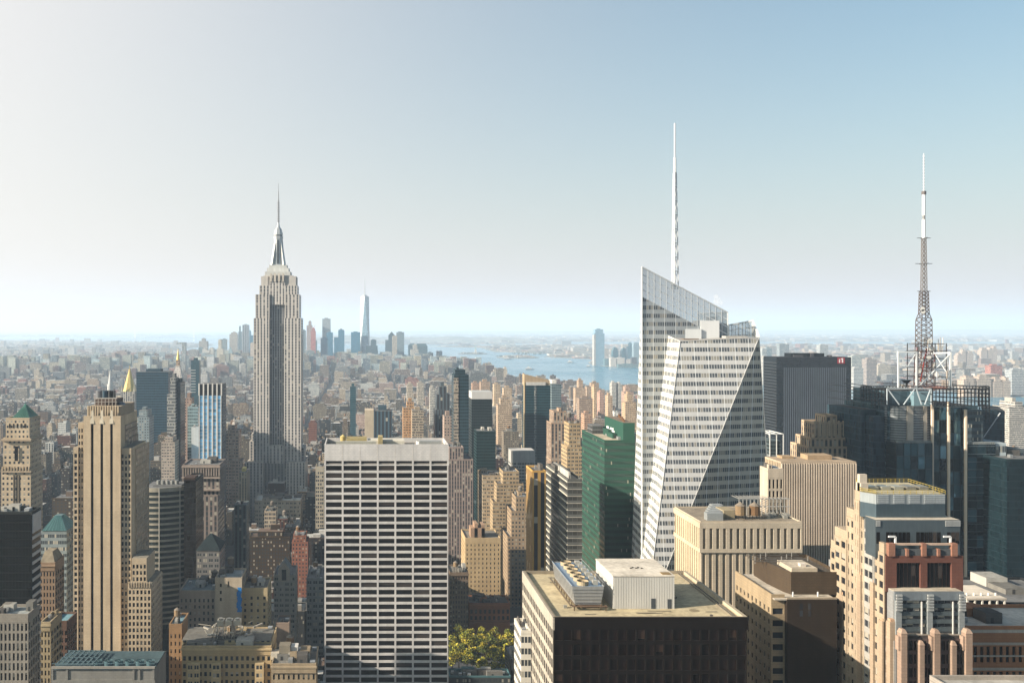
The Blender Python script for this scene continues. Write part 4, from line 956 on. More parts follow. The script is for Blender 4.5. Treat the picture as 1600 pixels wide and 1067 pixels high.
    for i in range(5): MB().box(xa + 2 + i * 4.2, xa + 5 + i * 4.2, 322, 327, z1, z1 + 1.1, rng.choice([(.35, .33, .28), (.5, .48, .4)]), 'metal').build('roof_unit', r)
    # east elevation: stepped cream slabs of window bays
    zones = ((1384, 306, 314, 850, cream), (1367, 312, 318, 816, (.42, .40, .37)), (1353, 316, 322, 815, (.42, .35, .27)), (1340, 320.5, 324.5, 768, (.44, .36, .275)), (1331, 324.6, 330.8, 797, cream), (1318, 329, 338, 830, cream), (1308, 334, 342, 850, cream))
    xE = X(1384, 306)
    for i, (px, ya, yb, py, cc) in enumerate(zones):
        zt_ = PZ(py, ya); xx = xE - (.0 if i % 2 == 0 else .5)
        m = MB(); m.box(xx, xE + (1.2 if i == 0 else 8), ya + (1.0 if i == 0 else 0), yb - .02, 2, zt_, cc, topcol=(.4, .33, .26), topmat='roof_cover')
        nzz = int((zt_ - 4 - 60) / 4.1); nb = 2
        b.grid(m, 'E', ya + .4, yb - .4, zt_ - 3 - nzz * 4.1, zt_ - 3, xx, nb, nzz, 1.3 if i != 1 else .3, 1.9, .3, cc, 'glass'); m.build('side_wall', r)
    for ya, yb, py in ((320.8, 324, 755), (321.6, 323.2, 741)):
        MB().box(xE - .2, xE + 2.2, ya, yb, PZ(770, 321), PZ(py, ya), (.56, .5, .43)).build('pinnacle', r)
    b.finish(); FOOT.append((xE - 3, X(1515, D), 298, 347)); RAST.append((xE, X(1507, 300), 300, 346, PZ(990, 300))); RAST.append((xE, X(1500, 306), 306, 340, PZ(800, 310)))
terraced_tower()
# ---------------------------------------------------------------- buildings with real window openings
def gridtower(name, label, px0, px1, py, D, dep, nx, fl, pw, sh, col, glass='glass', side=None, ns=3, zlo=None, cap=3.2, depth=.4, rc=(.25, .23, .2), clut=2, tank=.6, par=1.2, cat='office building', scol=None, group=None, vis=None, band=0.0):
    x0, x1, zt = PX(px0, D), PX(px1, D), PZ(py, D)
    b = Bld(name, label, cat, (x0 + x1) / 2, D + dep / 2, 2, group)
    lo = zlo if zlo is not None else max(3, PZ(1100, D)); n = max(1, int((zt - cap - lo) / fl)); scol = scol or col
    m = MB(); m.box(x0 + .45, x1 - .45, D + .45, D + dep - .02, 2, zt - .3, tuple(c * .8 for c in col), top=False)
    b.grid(m, 'N', x0, x1, zt - cap - n * fl, zt - cap, D + depth + .05, nx, n, pw, sh, depth, col, glass)
    m.box(x0, x1, D - .02 - band, D + .5, zt - cap - .1, zt - .02, col, bottom=True); m.box(x0, x1, D, D + .46, 2, zt - cap - n * fl - sh / 2 - .05, col)
    if band: m.box(x0 - .3, x1 + .3, D - .8, D + .4, zt - .9, zt - .03, tuple(min(1, c * 1.15) for c in col), bottom=True)
    m.build('front_wall', b.root)
    m = MB(); xs, sg = (x0, 1) if side != 'W' else (x1, -1)
    if side:
        b.grid(m, side, D + .5, D + dep, zt - cap - n * fl, zt - cap, xs + sg * (depth + .05), ns, n, pw, sh, depth, scol, glass)
        m.box(min(xs, xs + sg * .5), max(xs, xs + sg * .5), D + .02, D + dep, zt - cap - .1, zt - .03, scol, bottom=True)
    else: m.box(min(xs, xs + sg * .5), max(xs, xs + sg * .5), D + .48, D + dep, 2, zt - .03, scol)
    m.build('side_wall', b.root)
    roof_parts(b.root, x0, x1, D, D + dep, zt, rc, col, par, .5, random.Random(sum(map(ord, label))), clut, True, tank)
    b.finish(); FOOT.append((x0, x1, D, D + dep)); RAST.append((x0, x1, D, D + dep, zt))
    return b, (x0, x1, D, D + dep, zt)

def pyramid(root, x0, x1, y0, y1, z, h, col, mat='metal', top=0.0, name='pyramid_roof', over=.4, ribs=0):
    xc, yc = (x0 + x1) / 2, (y0 + y1) / 2; hx, hy = (x1 - x0) / 2 * top, (y1 - y0) / 2 * top
    lo = [(x0 - over, y0 - over, z), (x1 + over, y0 - over, z), (x1 + over, y1 + over, z), (x0 - over, y1 + over, z)]
    hi = [(xc - hx, yc - hy, z + h), (xc + hx, yc - hy, z + h), (xc + hx, yc + hy, z + h), (xc - hx, yc + hy, z + h)]
    m = MB(); m.loft(lo, hi, col, mat, bottom=True)
    if top == 0: m.bar((xc, yc, z + h - .5), (xc, yc, z + h + 1.5), .25, col)
    for k in range(1, ribs):
        f = k / ribs
        for a, b_ in ((0, 1), (1, 2)):
            p = tuple(lo[a][i] + (lo[b_][i] - lo[a][i]) * f for i in range(3)); q = tuple(hi[a][i] + (hi[b_][i] - hi[a][i]) * f for i in range(3)); m.bar(p, q, .3, tuple(c * 1.5 for c in col))
    m.build(name, root)

CREAM, BEIGE, GREYB = (.52, .43, .32), (.46, .37, .27), (.34, .32, .29)
# left edge
root, inf = tower('pyramid_roof_tower', 'cream tower with green copper pyramid roof at the far left', [(9, 46, 655), (5, 47, 686), (2, 48, 735)], 720, 27, 'punch', CREAM, 3.1, 3.9, cat='office tower', clut=0, step=.8)
x0, x1, y0, y1, z = inf[0]; pyramid(root, x0 + 4, x1 - .5, y0 + 1, y1 - 1, z, PZ(631, 730) - z, (.09, .20, .155), ribs=9)
m = MB(); X = lambda p: PX(p, 719)
for py in (686, 735): MB().box(X(2), X(48.5), 718.6, 747, PZ(py + 3, 719), PZ(py, 719), (.44, .36, .27), bottom=True).build('cornice', root)
for k in range(10): m.box(X(3 + k * 4.6), X(4.6 + k * 4.6), 718.4, 720, PZ(735, 719), PZ(729, 719), CREAM)
m.build('balustrade', root)
b = Bld.__new__(Bld); b.root = root; b.wins = []
for px, py0, py1, w in ((25.5, 697, 720, 5.5), (14, 662, 669, 2.2), (20, 662, 669, 2.2), (26, 662, 669, 2.2), (32, 662, 669, 2.2), (38, 662, 669, 2.2)): b.win('N', PX(px, 720), 719.9 if py0 > 690 else 721.4, (PZ(py0, 720) + PZ(py1, 720)) / 2, PX(566 + w, 720), PZ(py0, 720) - PZ(py1, 720), 'glass_black', 'arched_window' if w < 3 else 'arched_window')
for k in range(5): b.win('N', PX(22 + k * 2.2, 720), 719.95, (PZ(742, 720) + PZ(900, 720)) / 2, 1.0 if k % 2 == 0 else .35, PZ(742, 720) - PZ(900, 720), 'glass_black', 'window_strip')
b.finish()

b = Bld('office_tower', 'black glass slab with white slatted side wall at left edge', 'office tower', PX(20, 450), 456, 2)
x0, x1, zt = PX(-12, 450), PX(50, 450), PZ(803, 450)
MB().box(x0, x1, 450, 462, 2, zt, (.02, .022, .022), 'curtain_plain', 1.5, 3.9, top=False).build('wall', b.root)
m = MB(); m.box(x1 + .01, x1 + .35, 450.3, 461.9, zt - 9, zt - .3, (.52, .54, .56), 'metal', bottom=True)
for k in range(22): m.box(x1 + .01, x1 + .3, 450.3, 461.9, zt - 12 - k * 3.9, zt - 10.6 - k * 3.9, (.55, .56, .57), 'metal', bottom=True)
m.build('white_panel', b.root)
roof_parts(b.root, x0, x1, 450, 462, zt, (.1, .12, .13), (.05, .055, .055), clut=3, rng=random.Random(2)); RAST.append((x0, x1, 450, 462, zt)); FOOT.append((x0, x1, 450, 462))

gridtower('office_building', 'grey stone office block with tall top-floor windows in the bottom-left corner', -14, 44, 963, 420, 15, 9, 4.3, .9, 1.1, (.34, .31, .27), side='W', ns=5, rc=(.36, .38, .37), clut=4, cap=2.4)
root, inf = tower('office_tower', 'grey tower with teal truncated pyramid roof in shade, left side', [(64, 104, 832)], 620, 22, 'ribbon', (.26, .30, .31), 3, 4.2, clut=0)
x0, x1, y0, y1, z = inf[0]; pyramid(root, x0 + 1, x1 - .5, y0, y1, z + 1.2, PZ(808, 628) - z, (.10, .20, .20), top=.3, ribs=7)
gridtower('loft_building', 'brown brick building with steep mansard roof beside the black slab', 62, 86, 882, 520, 16, 5, 3.7, .9, 1.4, (.33, .24, .17), side='W', ns=4, clut=0, tank=0, band=.3)
m = MB(); x0, x1, z = PX(62, 520), PX(86, 520), PZ(882, 520); m.loft([(x0, 520, z), (x1, 520, z), (x1, 536, z), (x0, 536, z)], [(x0 + 1, 525, z + 6), (x1 - 3, 525, z + 6), (x1 - 3, 534, z + 6), (x0 + 1, 534, z + 6)], (.28, .24, .18), 'roof_cover')
mans = [o for o in bpy.data.objects if o.get('label', '').startswith('brown brick building with steep')][0]; m.build('mansard_roof', mans)
gridtower('loft_building', 'narrow yellowish stone building below the brown mansard roof', 63, 79, 975, 480, 18, 3, 3.8, .9, 1.4, (.42, .35, .24), side='W', ns=4, clut=1, tank=0, band=.4)
gridtower('loft_building', 'low dark brick building with flat teal roof left of the cream strip tower', 82, 106, 973, 500, 16, 4, 3.8, .9, 1.5, (.20, .13, .10), side='W', ns=4, clut=0, tank=0, rc=(.22, .36, .40))

# bottom: mechanical floor with a row of fans
b = Bld('office_building', 'concrete tower top with a row of blue-green rooftop fans at the bottom left', 'office building', PX(160, 400), 412, 2)
x0, x1, zt = PX(80, 400), PX(241, 400), PZ(1041, 400); m = MB(); cc = (.27, .26, .24)
m.box(x0, x1, 400.4, 424, 2, zt - 1.5, cc, top=False); m.box(x0, x1 + .3, 400, 400.5, 2, PZ(1062, 400), cc); m.box(x0, x1 + .3, 399.6, 400.6, PZ(1044, 400), zt, (.33, .31, .28), bottom=True)
for px in (80, 103, 207, 216, 238): m.box(PX(px, 400), PX(px + 3, 400), 400 + .02, 400.48, PZ(1062.5, 400), PZ(1043, 400), cc)
m.build('wall', b.root)
for k, (pa, pb) in enumerate(((92, 140), (141, 206), (219, 238))): b.win('N', (PX(pa, 400) + PX(pb, 400)) / 2, 400.3, (PZ(1045, 400) + PZ(1061, 400)) / 2, PX(pb, 400) - PX(pa, 400), 4.2, 'glass_teal', 'louver_panel')
MB().box(x0 + .4, x1 - .4, 400.6, 424, zt - 2, zt - 1.6, (.09, .13, .14), 'roof_cover').build('roof', b.root)
for k in range(6):
    xx = PX(150 + k * 16.5, 404); m = MB(); m.cyl(xx, 407, 1.75, zt - 1.6, zt + .2, (.16, .26, .29), 'metal', n=18, top=False); m.cyl(xx, 407, 1.6, zt - 1.6, zt - .6, (.03, .05, .05), 'metal', n=18)
    for a in range(3): m.bar((xx - 1.6 * math.cos(a * 1.05), 407 - 1.6 * math.sin(a * 1.05), zt), (xx + 1.6 * math.cos(a * 1.05), 407 + 1.6 * math.sin(a * 1.05), zt), .15, (.2, .3, .32))
    m.build('cooling_fan', b.root)
m = MB()
for k in range(8): xx = PX(88 + k * 8, 403); m.bar((xx, 402, zt), (xx + 1, 420, zt), .4, (.18, .27, .3))
for k in range(5): m.bar((x0 + 1, 402 + k * 4.4, zt), (PX(146, 403), 402 + k * 4.4, zt), .4, (.18, .27, .3))
m.bar((x0, 401, zt + .9), (x1, 401, zt + .9), .2, (.2, .3, .33)); m.build('steel_frame', b.root); RAST.append((x0, x1, 400, 424, zt)); FOOT.append((x0, x1, 400, 424))

# curved banded office tower and its dark slab
b = Bld('office_tower', 'office tower with curved glass front banded in pale stone', 'office tower', PX(258, 700), 715, 2)
xa, xb = PX(224, 700), PX(294, 700); zt = PZ(762, 700); n = 14; cc = (.40, .37, .31)
arc = [(xa + (xb - xa) * i / n, 700 + 7.0 * (i / n) ** 2 * 1.6 - 2.5 * math.sin(math.pi * i / n)) for i in range(n + 1)]
m = MB(); ext = lambda z, o=0: [(x, y + o, z) for x, y in arc] + [(xb, 733, z), (xa, 733, z)]
m.loft(ext(2, .25), ext(zt - .6, .25), (.06, .075, .075), 'curtain_plain', 1.6, 4.0, topcol=(.2, .2, .2)); m.build('glass_wall', b.root)
m = MB(); k = 0; z = zt
while z > 40:
    h = 3.0 if k == 0 else 1.55
    lo, hi = [(x, y, z - h) for x, y in arc], [(x, y, z) for x, y in arc]; li, ho = [(x, y + .6, z - h) for x, y in arc], [(x, y + .6, z) for x, y in arc]
    for i in range(n):
        m.face([lo[i], lo[i + 1], hi[i + 1], hi[i]], cc); m.face([hi[i], hi[i + 1], ho[i + 1], ho[i]], cc)
    z -= h + 2.45; k += 1
for i in (0, 5, 11): x, y = arc[i]; m.box(x - .35, x + .35, y - .25, y + .3, 2, zt - .1, (.46, .44, .4))
m.build('stone_band', b.root)
for k in range(5): MB().cyl(xa + 8 + k * 3.4, 714, 1.4, zt - .6, zt + 3.2, (.36, .36, .34), 'metal', n=12).build('cooling_fan', b.root)
MB().box(xa + 5, xa + 26, 709, 719, zt - .7, zt + .5, (.2, .2, .2)).build('bulkhead', b.root); FOOT.append((xa, xb, 696, 735)); RAST.append((xa, xb, 700, 730, zt))
root, inf = tower('office_tower', 'near-black slab tower standing against the curved banded tower', [(287.5, 306, 752)], 702, 34, 'curtain_plain', (.030, .028, .028), 2, 3.9, clut=0)
x0, x1, y0, y1, z = inf[0]; MB().box(x0, x0 + 8, y0, y0 + 14, z, PZ(748, 702) + 1, (.09, .06, .05)).build('plant_room', root)
root, inf = tower('stone_tower', 'grey brown stone tower with colonnaded top floors behind the near-black slab', [(285, 343, 728), (287, 340, 775)], 820, 40, 'piers', (.30, .25, .22), 3.6, 4.2, clut=3, step=1.0)
m = MB(); xa, xb = PX(284, 820), PX(344, 820)
for q in (728, 745, 764): MB().box(xa, xb, 819, 821.5, PZ(q + 2.5, 820), PZ(q, 820), (.36, .30, .26), bottom=True).build('cornice', root)
for k in range(15): m.box(xa + .6 + k * (xb - xa - 2) / 14, xa + 1.6 + k * (xb - xa - 2) / 14, 819.4, 821.5, PZ(743.5, 820), PZ(730.4, 820), (.36, .30, .26))
m.build('colonnade', root)
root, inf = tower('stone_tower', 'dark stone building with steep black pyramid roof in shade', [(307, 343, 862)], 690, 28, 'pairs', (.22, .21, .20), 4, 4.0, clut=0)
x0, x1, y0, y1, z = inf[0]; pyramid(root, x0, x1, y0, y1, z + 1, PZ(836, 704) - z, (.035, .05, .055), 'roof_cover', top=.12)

# left middle ground
gridtower('loft_building', 'beige stone building with paired windows left of the blank wall with blue tarpaulin', 280, 336, 925, 600, 30, 8, 3.9, 1.6, 1.7, (.40, .34, .28), clut=4, rc=(.2, .24, .25), side='W', ns=4)
b, inf = gridtower('loft_building', 'stone building with blank beige wall and hanging blue tarpaulin', 336, 378, 905, 598, 24, 1, 3.9, 17.5, 0, (.50, .43, .34), clut=3, rc=(.30, .33, .33), zlo=180, cap=1, tank=1)
m = MB(); X = lambda p: PX(p, 598); rng = random.Random(4); zs = [PZ(917 + k * 3.2, 598) for k in range(13)]
for k in range(12):
    w0, w1 = 1.1 + .5 * rng.random(), 1.1 + .5 * rng.random(); o0, o1 = .35 * math.sin(k * 1.3), .35 * math.sin((k + 1) * 1.3)
    if k == 9: w1 = 1.9
    m.face([(X(374) - w1 + o1, 597.7 - .3 * rng.random(), zs[k + 1]), (X(374) + w1 + o1, 597.5, zs[k + 1]), (X(374) + w0 + o0, 597.5, zs[k]), (X(374) - w0 + o0, 597.7, zs[k])], (.02, .22, .52), 'paint')
m.build('tarpaulin', b.root)
m = MB()
for k in range(3): m.box(X(345) - .6, X(345) + .6, 597.9, 598.1, PZ(914 + k * 11, 598) - 1, PZ(914 + k * 11, 598) + 1, (.05, .05, .05))
m.bar((X(378), 597.8, PZ(895, 598)), (X(380), 606, PZ(912, 598)), .15, (.3, .28, .25)); m.bar((X(378), 599, PZ(898, 598)), (X(378), 599, PZ(885, 598)), .3, (.3, .3, .3)); m.build('opening', b.root)
gridtower('loft_building', 'yellowish stone building with two window columns right of the tarpaulin wall', 378, 418, 921, 602, 26, 4, 3.9, 2.6, 1.9, (.46, .38, .25), side='W', ns=3, clut=3, tank=1)
gridtower('loft_building', 'orange brown corner building with dark windows left of the yellow stone front', 264, 284, 978, 505, 20, 3, 3.9, 1.5, 1.8, (.36, .24, .14), clut=2, rc=(.2, .3, .34))
b, inf = gridtower('loft_building', 'warm yellow stone building with cooling units on its cluttered roof', 284, 424, 1012, 482, 30, 17, 3.9, 1.25, 1.7, (.50, .39, .24), side='W', ns=5, clut=6, tank=.9, rc=(.22, .2, .17), band=.3)
x0, x1, y0, y1, z = inf
b2 = Bld.__new__(Bld); b2.root = b.root; b2.wins = []
for pa, pb, py, d in ((284, 334, 1000, 5), (334, 375, 1000, 5.5), (374, 424, 1001, 6.5)):
    m = MB(); xa, xb = PX(pa, y0 + d), PX(pb, y0 + d) - .3; zz = PZ(py, y0 + d); m.box(xa, xb, y0 + d, y1 - 3, z, zz, (.50, .40, .26), topcol=(.2, .19, .17), topmat='roof_cover'); m.build('penthouse', b.root)
    nn = int((xb - xa) / 2.6)
    for i in range(nn): b2.win('N', xa + (i + .5) * (xb - xa) / nn, y0 + d - .05, (z + zz) / 2 + .6, 1.5, (zz - z) * .5, 'glass')
b2.finish()
for pa, pb, py in ((292, 312, 1002), (330, 345, 1008), (398, 412, 1006)):   # projecting bays of the front
    m = MB(); m.box(PX(pa, 480), PX(pb, 480), 480.2, 482.6, 2, z - 7, (.54, .43, .27), 'pairs', 3.4, 3.9); m.build('bay', b.root)
for k in range(3):
    xx = PX(345 + k * 13, 492); zz = PZ(968, 492); m = MB()
    m.box(xx - 1.7, xx + 1.7, 490, 495, zz - 2.2, zz, (.62, .56, .46), 'metal', bottom=True); m.cyl(xx, 492.5, 1.2, zz, zz + .8, (.5, .45, .38), 'metal', n=12)
    for sx in (-1.5, 1.5):
        for sy in (490.3, 494.7): m.bar((xx + sx, sy, z), (xx + sx, sy, zz - 2.1), .3, (.5, .46, .4))
    m.build('cooling_unit', b.root)
m = MB(); rng = random.Random(9)
for k in range(26):
    p = (rng.uniform(PX(318, 490), PX(400, 490)), rng.uniform(486, 506), z + rng.uniform(3.5, 6)); a = rng.uniform(0, 3.1); L = rng.uniform(2, 7)
    m.bar(p, (p[0] + L * math.cos(a), p[1] + L * math.sin(a), p[2] + rng.uniform(-.5, 1)), rng.choice([.3, .5, .8]), rng.choice([(.55, .5, .42), (.4, .37, .3), (.65, .6, .52)]))
m.build('duct', b.root)
b, inf = gridtower('loft_building', 'stone building with arched attic and crowded roof beside the white travertine slab', 424, 494, 1040, 470, 26, 9, 4.2, 1.5, 1.6, (.42, .34, .24), clut=8, tank=.9, rc=(.25, .24, .22), band=.5)
x0, x1, y0, y1, z = inf
for px, py, w, h, cc in ((430, 1036, 5, 3.2, (.55, .5, .42)), (459, 1036, 3.5, 6, (.6, .58, .55)), (444, 1020, 5.5, 7, (.28, .25, .2)), (477, 1030, 4, 3, (.5, .48, .42))):
    MB().box(PX(px, 476) - w / 2, PX(px, 476) + w / 2, 476 + (px % 7), 482 + (px % 7), z, z + h, cc).build('bulkhead', b.root)
tower('loft_building', 'plain brown windowless box building behind the crowded stone roof', [(431, 452, 975)], 600, 16, 'stone', (.34, .27, .22), None, None, clut=1, cat='office building')
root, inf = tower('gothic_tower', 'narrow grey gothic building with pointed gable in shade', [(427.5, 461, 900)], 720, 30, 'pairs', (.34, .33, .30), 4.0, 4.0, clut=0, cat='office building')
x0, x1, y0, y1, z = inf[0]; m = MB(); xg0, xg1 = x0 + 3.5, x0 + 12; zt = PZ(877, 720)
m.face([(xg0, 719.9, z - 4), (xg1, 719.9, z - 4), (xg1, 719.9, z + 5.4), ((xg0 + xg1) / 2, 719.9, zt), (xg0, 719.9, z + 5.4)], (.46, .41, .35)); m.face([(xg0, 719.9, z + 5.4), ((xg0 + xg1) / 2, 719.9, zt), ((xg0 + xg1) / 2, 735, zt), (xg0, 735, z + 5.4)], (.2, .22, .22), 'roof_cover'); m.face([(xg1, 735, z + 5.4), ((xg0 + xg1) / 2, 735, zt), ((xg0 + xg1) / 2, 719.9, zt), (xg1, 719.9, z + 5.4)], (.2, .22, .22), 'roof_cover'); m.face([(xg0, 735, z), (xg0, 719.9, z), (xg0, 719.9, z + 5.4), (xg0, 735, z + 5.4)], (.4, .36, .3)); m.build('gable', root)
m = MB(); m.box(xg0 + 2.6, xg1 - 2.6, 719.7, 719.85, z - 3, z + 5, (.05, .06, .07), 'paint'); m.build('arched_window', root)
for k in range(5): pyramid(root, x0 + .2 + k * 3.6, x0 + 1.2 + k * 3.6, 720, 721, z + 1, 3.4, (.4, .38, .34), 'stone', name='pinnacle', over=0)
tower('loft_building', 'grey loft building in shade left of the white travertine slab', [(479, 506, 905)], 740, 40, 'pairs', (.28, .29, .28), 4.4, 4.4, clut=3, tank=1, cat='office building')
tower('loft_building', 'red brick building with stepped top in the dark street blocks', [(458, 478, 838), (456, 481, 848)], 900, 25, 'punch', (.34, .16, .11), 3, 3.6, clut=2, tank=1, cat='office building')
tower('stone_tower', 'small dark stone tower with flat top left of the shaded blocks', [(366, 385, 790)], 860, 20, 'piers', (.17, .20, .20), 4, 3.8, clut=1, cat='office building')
tower('hotel', 'cream hotel with yellow rooftop left of the tallest art deco skyscraper', [(373, 386, 738)], 1190, 30, 'piers', (.50, .43, .32), 3.4, 3.6, capc=(.6, .5, .2), cat='hotel')
tower('loft_building', 'low wide pale building with bright roof at the foot of the tallest skyscraper', [(398, 470, 783)], 1080, 40, 'pairs', (.42, .36, .29), 4.4, 4.6, rc=(.55, .54, .5), clut=7, cat='office building')
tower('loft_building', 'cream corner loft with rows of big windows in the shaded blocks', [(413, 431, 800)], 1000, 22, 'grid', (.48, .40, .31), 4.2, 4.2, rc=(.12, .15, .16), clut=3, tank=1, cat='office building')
tower('loft_building', 'cream loft with water tank just left of the white travertine slab', [(493, 506, 730)], 1060, 26, 'grid', (.48, .42, .33), 4.2, 4.2, clut=2, tank=1, cat='office building')

# towers of the left skyline
tower('office_tower', 'wide dark blue glass slab tower behind the gold pyramid roof', [(213, 263, 581)], 1500, 40, 'curtain', (.045, .10, .14), 3, 4)
tower('art_deco_tower', 'blue grey art deco block in front of the wide dark glass slab', [(217, 230, 641), (213, 233, 652)], 1300, 30, 'punch', (.28, .33, .35), 3.2, 3.7)
tower('office_tower', 'slim grey tower with pale horizontal stripes', [(266, 274, 590), (261, 274, 616)], 1150, 24, 'ribbon', (.36, .36, .35), 3, 3.8)
tower('office_tower', 'slim blue black glass tower joined to the striped grey tower', [(273.5, 282, 598)], 1160, 30, 'curtain_plain', (.05, .09, .11), 3, 3.8)
tower('apartment_tower', 'beige apartment tower with balcony stripes below the slim blue black tower', [(258, 270, 684), (252, 273, 692)], 1050, 24, 'pairs', (.44, .38, .33), 3.2, 3.2, cat='apartment tower')
root, inf = tower('blue_glass_tower', 'bright blue glass tower with white vertical piers and dark crown', [(311, 346, 618)], 1050, 34, 'stone', (.12, .3, .5), None, None, clut=0, par=.2)
b = Bld.__new__(Bld); b.root = root; b.wins = []; x0, x1, y0, y1, z = inf[0]; m = MB()
b.grid(m, 'N', x0, x1, z - 37 * 3.6, z, y0 - .1, 5, 37, 1.5, .9, .5, (.36, .46, .56), 'glass_sky', pcol=(.66, .64, .61), pd=.3); m.build('front_wall', root)
zc = PZ(599, 1050); m = MB(); m.box(x0, x1, y0 + .5, y1, z - .1, zc - 1, (.06, .06, .065), 'curtain_plain', 4, 5, topcol=(.2, .2, .2)); m.build('crown', root)
m = MB()
for k in range(6): xx = x0 + k * (x1 - x0) / 5; m.box(xx - .7, xx + .7, y0 - .5, y0 + .49, z + .1, zc, (.66, .64, .61))
m.build('crown_pier', root); m = MB(); m.box(x1 + .02, x1 + .4, y0, y1, 2, zc - 2, (.20, .21, .23), 'ribbon', 3, 3.6); m.build('side_wall', root); b.finish()
tower('glass_tower', 'small pale glass tower with white lower wall left of the bright blue tower', [(293, 309, 637)], 1080, 26, 'curtain', (.34, .42, .42), 2.5, 3.6)
tower('apartment_tower', 'white blank walled slab in front of the small pale glass tower', [(299, 310.5, 669)], 1062, 10, 'stone', (.62, .62, .6), None, None, cat='apartment tower')
tower('apartment_tower', 'pinkish brown slim tower behind the small pale glass tower', [(288, 299, 622)], 1220, 20, 'punch', (.42, .31, .26), 3, 3.5, cat='apartment tower')
root, inf = tower('apartment_tower', 'brown stepped brick tower with small white spire right of the bright blue tower', [(356, 367, 664), (352, 373, 672), (352, 378, 720)], 1250, 30, 'pairs', (.38, .29, .24), 4, 4, cat='apartment tower')
x0, x1, y0, y1, z = inf[0]; pyramid(root, x0 + 5, x1 - 1, y0 + 4, y1 - 4, z, 9, (.55, .5, .45), 'stone', name='spire')
root, inf = tower('gold_pyramid_tower', 'gothic white tower with gilded pyramid roof', [(189, 210, 612), (186, 213, 640)], 1700, 34, 'piers', (.48, .46, .43), 4, 4, clut=0)
x0, x1, y0, y1, z = inf[0]; xc, yc = (x0 + x1) / 2, (y0 + y1) / 2; m = MB(); ap = PZ(577, 1717)
ring = lambda r, zz: [(xc + r * math.cos(math.pi * (i + .5) / 4), yc + r * math.sin(math.pi * (i + .5) / 4), zz) for i in range(8)]
m.loft(ring((x1 - x0) * .5, z), ring(1.2, ap), (.68, .52, .22), 'gold'); m.bar((xc, yc, ap), (xc, yc, ap + 7), .8, (.8, .6, .2), 'gold'); m.build('gilded_roof', root)
for cx_ in (x0 + 1, x1 - 1): pyramid(root, cx_ - 1.5, cx_ + 1.5, y0, y0 + 3, z, 13, (.5, .46, .38), 'stone', name='pinnacle', over=0)
root, inf = tower('white_cone_tower', 'white tower with stepped cone top behind the cream strip tower', [(163, 177, 618)], 2700, 30, 'punch', (.52, .52, .50), 4, 4, clut=0)
x0, x1, y0, y1, z = inf[0]; xc, yc = (x0 + x1) / 2, (y0 + y1) / 2; m = MB(); m.cyl(xc, yc, 8, z, PZ(600, 2715), (.6, .6, .58), n=12); m.cyl(xc, yc, 5.5, PZ(600, 2715), PZ(590, 2715), (.6, .6, .58), n=12, r2=4); m.cyl(xc, yc, 4, PZ(590, 2715), PZ(578, 2715), (.6, .6, .58), n=12, r2=.6); m.build('cone_top', root)
root, inf = tower('clock_tower', 'white marble campanile clock tower with golden lantern', [(269.5, 284, 592)], 1900, 20, 'punch', (.58, .55, .52), 4, 4.2, clut=0)
x0, x1, y0, y1, z = inf[0]; m = MB(); xc, yc = (x0 + x1) / 2, (y0 + y1) / 2; w = (x1 - x0) / 2
sq = lambda r, zz: [(xc - r, yc - r, zz), (xc + r, yc - r, zz), (xc + r, yc + r, zz), (xc - r, yc + r, zz)]
m.loft(sq(w, z), sq(w * .5, PZ(572, 1910)), (.60, .56, .53), 'punch', 3.6, 4.5); m.loft(sq(w * .55, PZ(572, 1910)), sq(w * .55, PZ(571, 1910)), (.5, .46, .42), bottom=True); m.loft(sq(w * .36, PZ(571, 1910)), sq(w * .36, PZ(562, 1910)), (.40, .30, .22), 'punch', 3, 6); m.build('tapered_roof', root)
m = MB(); m.cyl(xc, yc, w * .36, PZ(562, 1910), PZ(556, 1910), (.75, .55, .18), 'gold', n=10, r2=w * .22); m.cyl(xc, yc, w * .2, PZ(556, 1910), PZ(545, 1910), (.8, .58, .18), 'gold', n=10, r2=.3); m.build('golden_lantern', root)
root, inf = tower('glass_tower', 'slim dark teal glass tower right of the clock tower', [(298.5, 311, 563)], 1900, 18, 'curtain_plain', (.05, .12, .15), 3, 4)
x0, x1, y0, y1, z = inf[0]; m = MB()
for k in range(9): zz = z - 20 - k * 5.4; m.box(x0 - .3, x0 + 9, y0 - .7, y0 - .02, zz, zz + 1.4, (.5, .52, .52), bottom=True)
m.build('balcony', root)

# right of the travertine slab
tower('office_tower', 'pink grey tower of fine vertical piers right of the white travertine slab', [(702, 724, 700), (701, 739, 719)], 900, 40, 'piers', (.36, .29, .26), 2.6, 3.8, clut=3)
root, inf = tower('apartment_tower', 'slender dark glass tower with rounded top right of the travertine slab', [(711, 727, 578), (709.5, 732.5, 586)], 1000, 28, 'curtain', (.055, .10, .125), 2.2, 3.4, cat='apartment tower', clut=1, par=.4)
x0, x1, y0, y1, z = inf[1]; m = MB(); m.box(x0 - .4, x0 + 4.5, y0 - .5, y0 - .02, 2, z - 3, (.42, .36, .30), 'ribbon', 2.4, 3.4, top=False); m.build('balcony_stack', root)
tower('apartment_tower', 'dark stepped glass tower with white edge stripes left of the slender rounded tower', [(686, 698, 604), (682, 703, 616), (680, 707, 640)], 1250, 30, 'fins', (.13, .16, .18), 4, 4, cat='apartment tower')
tower('apartment_tower', 'slim pinkish brick tower in front of the dark stepped glass tower', [(694, 707, 650)], 1100, 22, 'punch', (.42, .33, .28), 3, 3.3, cat='apartment tower')
root, inf = tower('hotel', 'dark reflective hotel tower with white box top', [(737, 769, 623)], 1150, 30, 'curtain', (.045, .065, .07), 2.2, 3.3, clut=0, par=.2, cat='hotel')
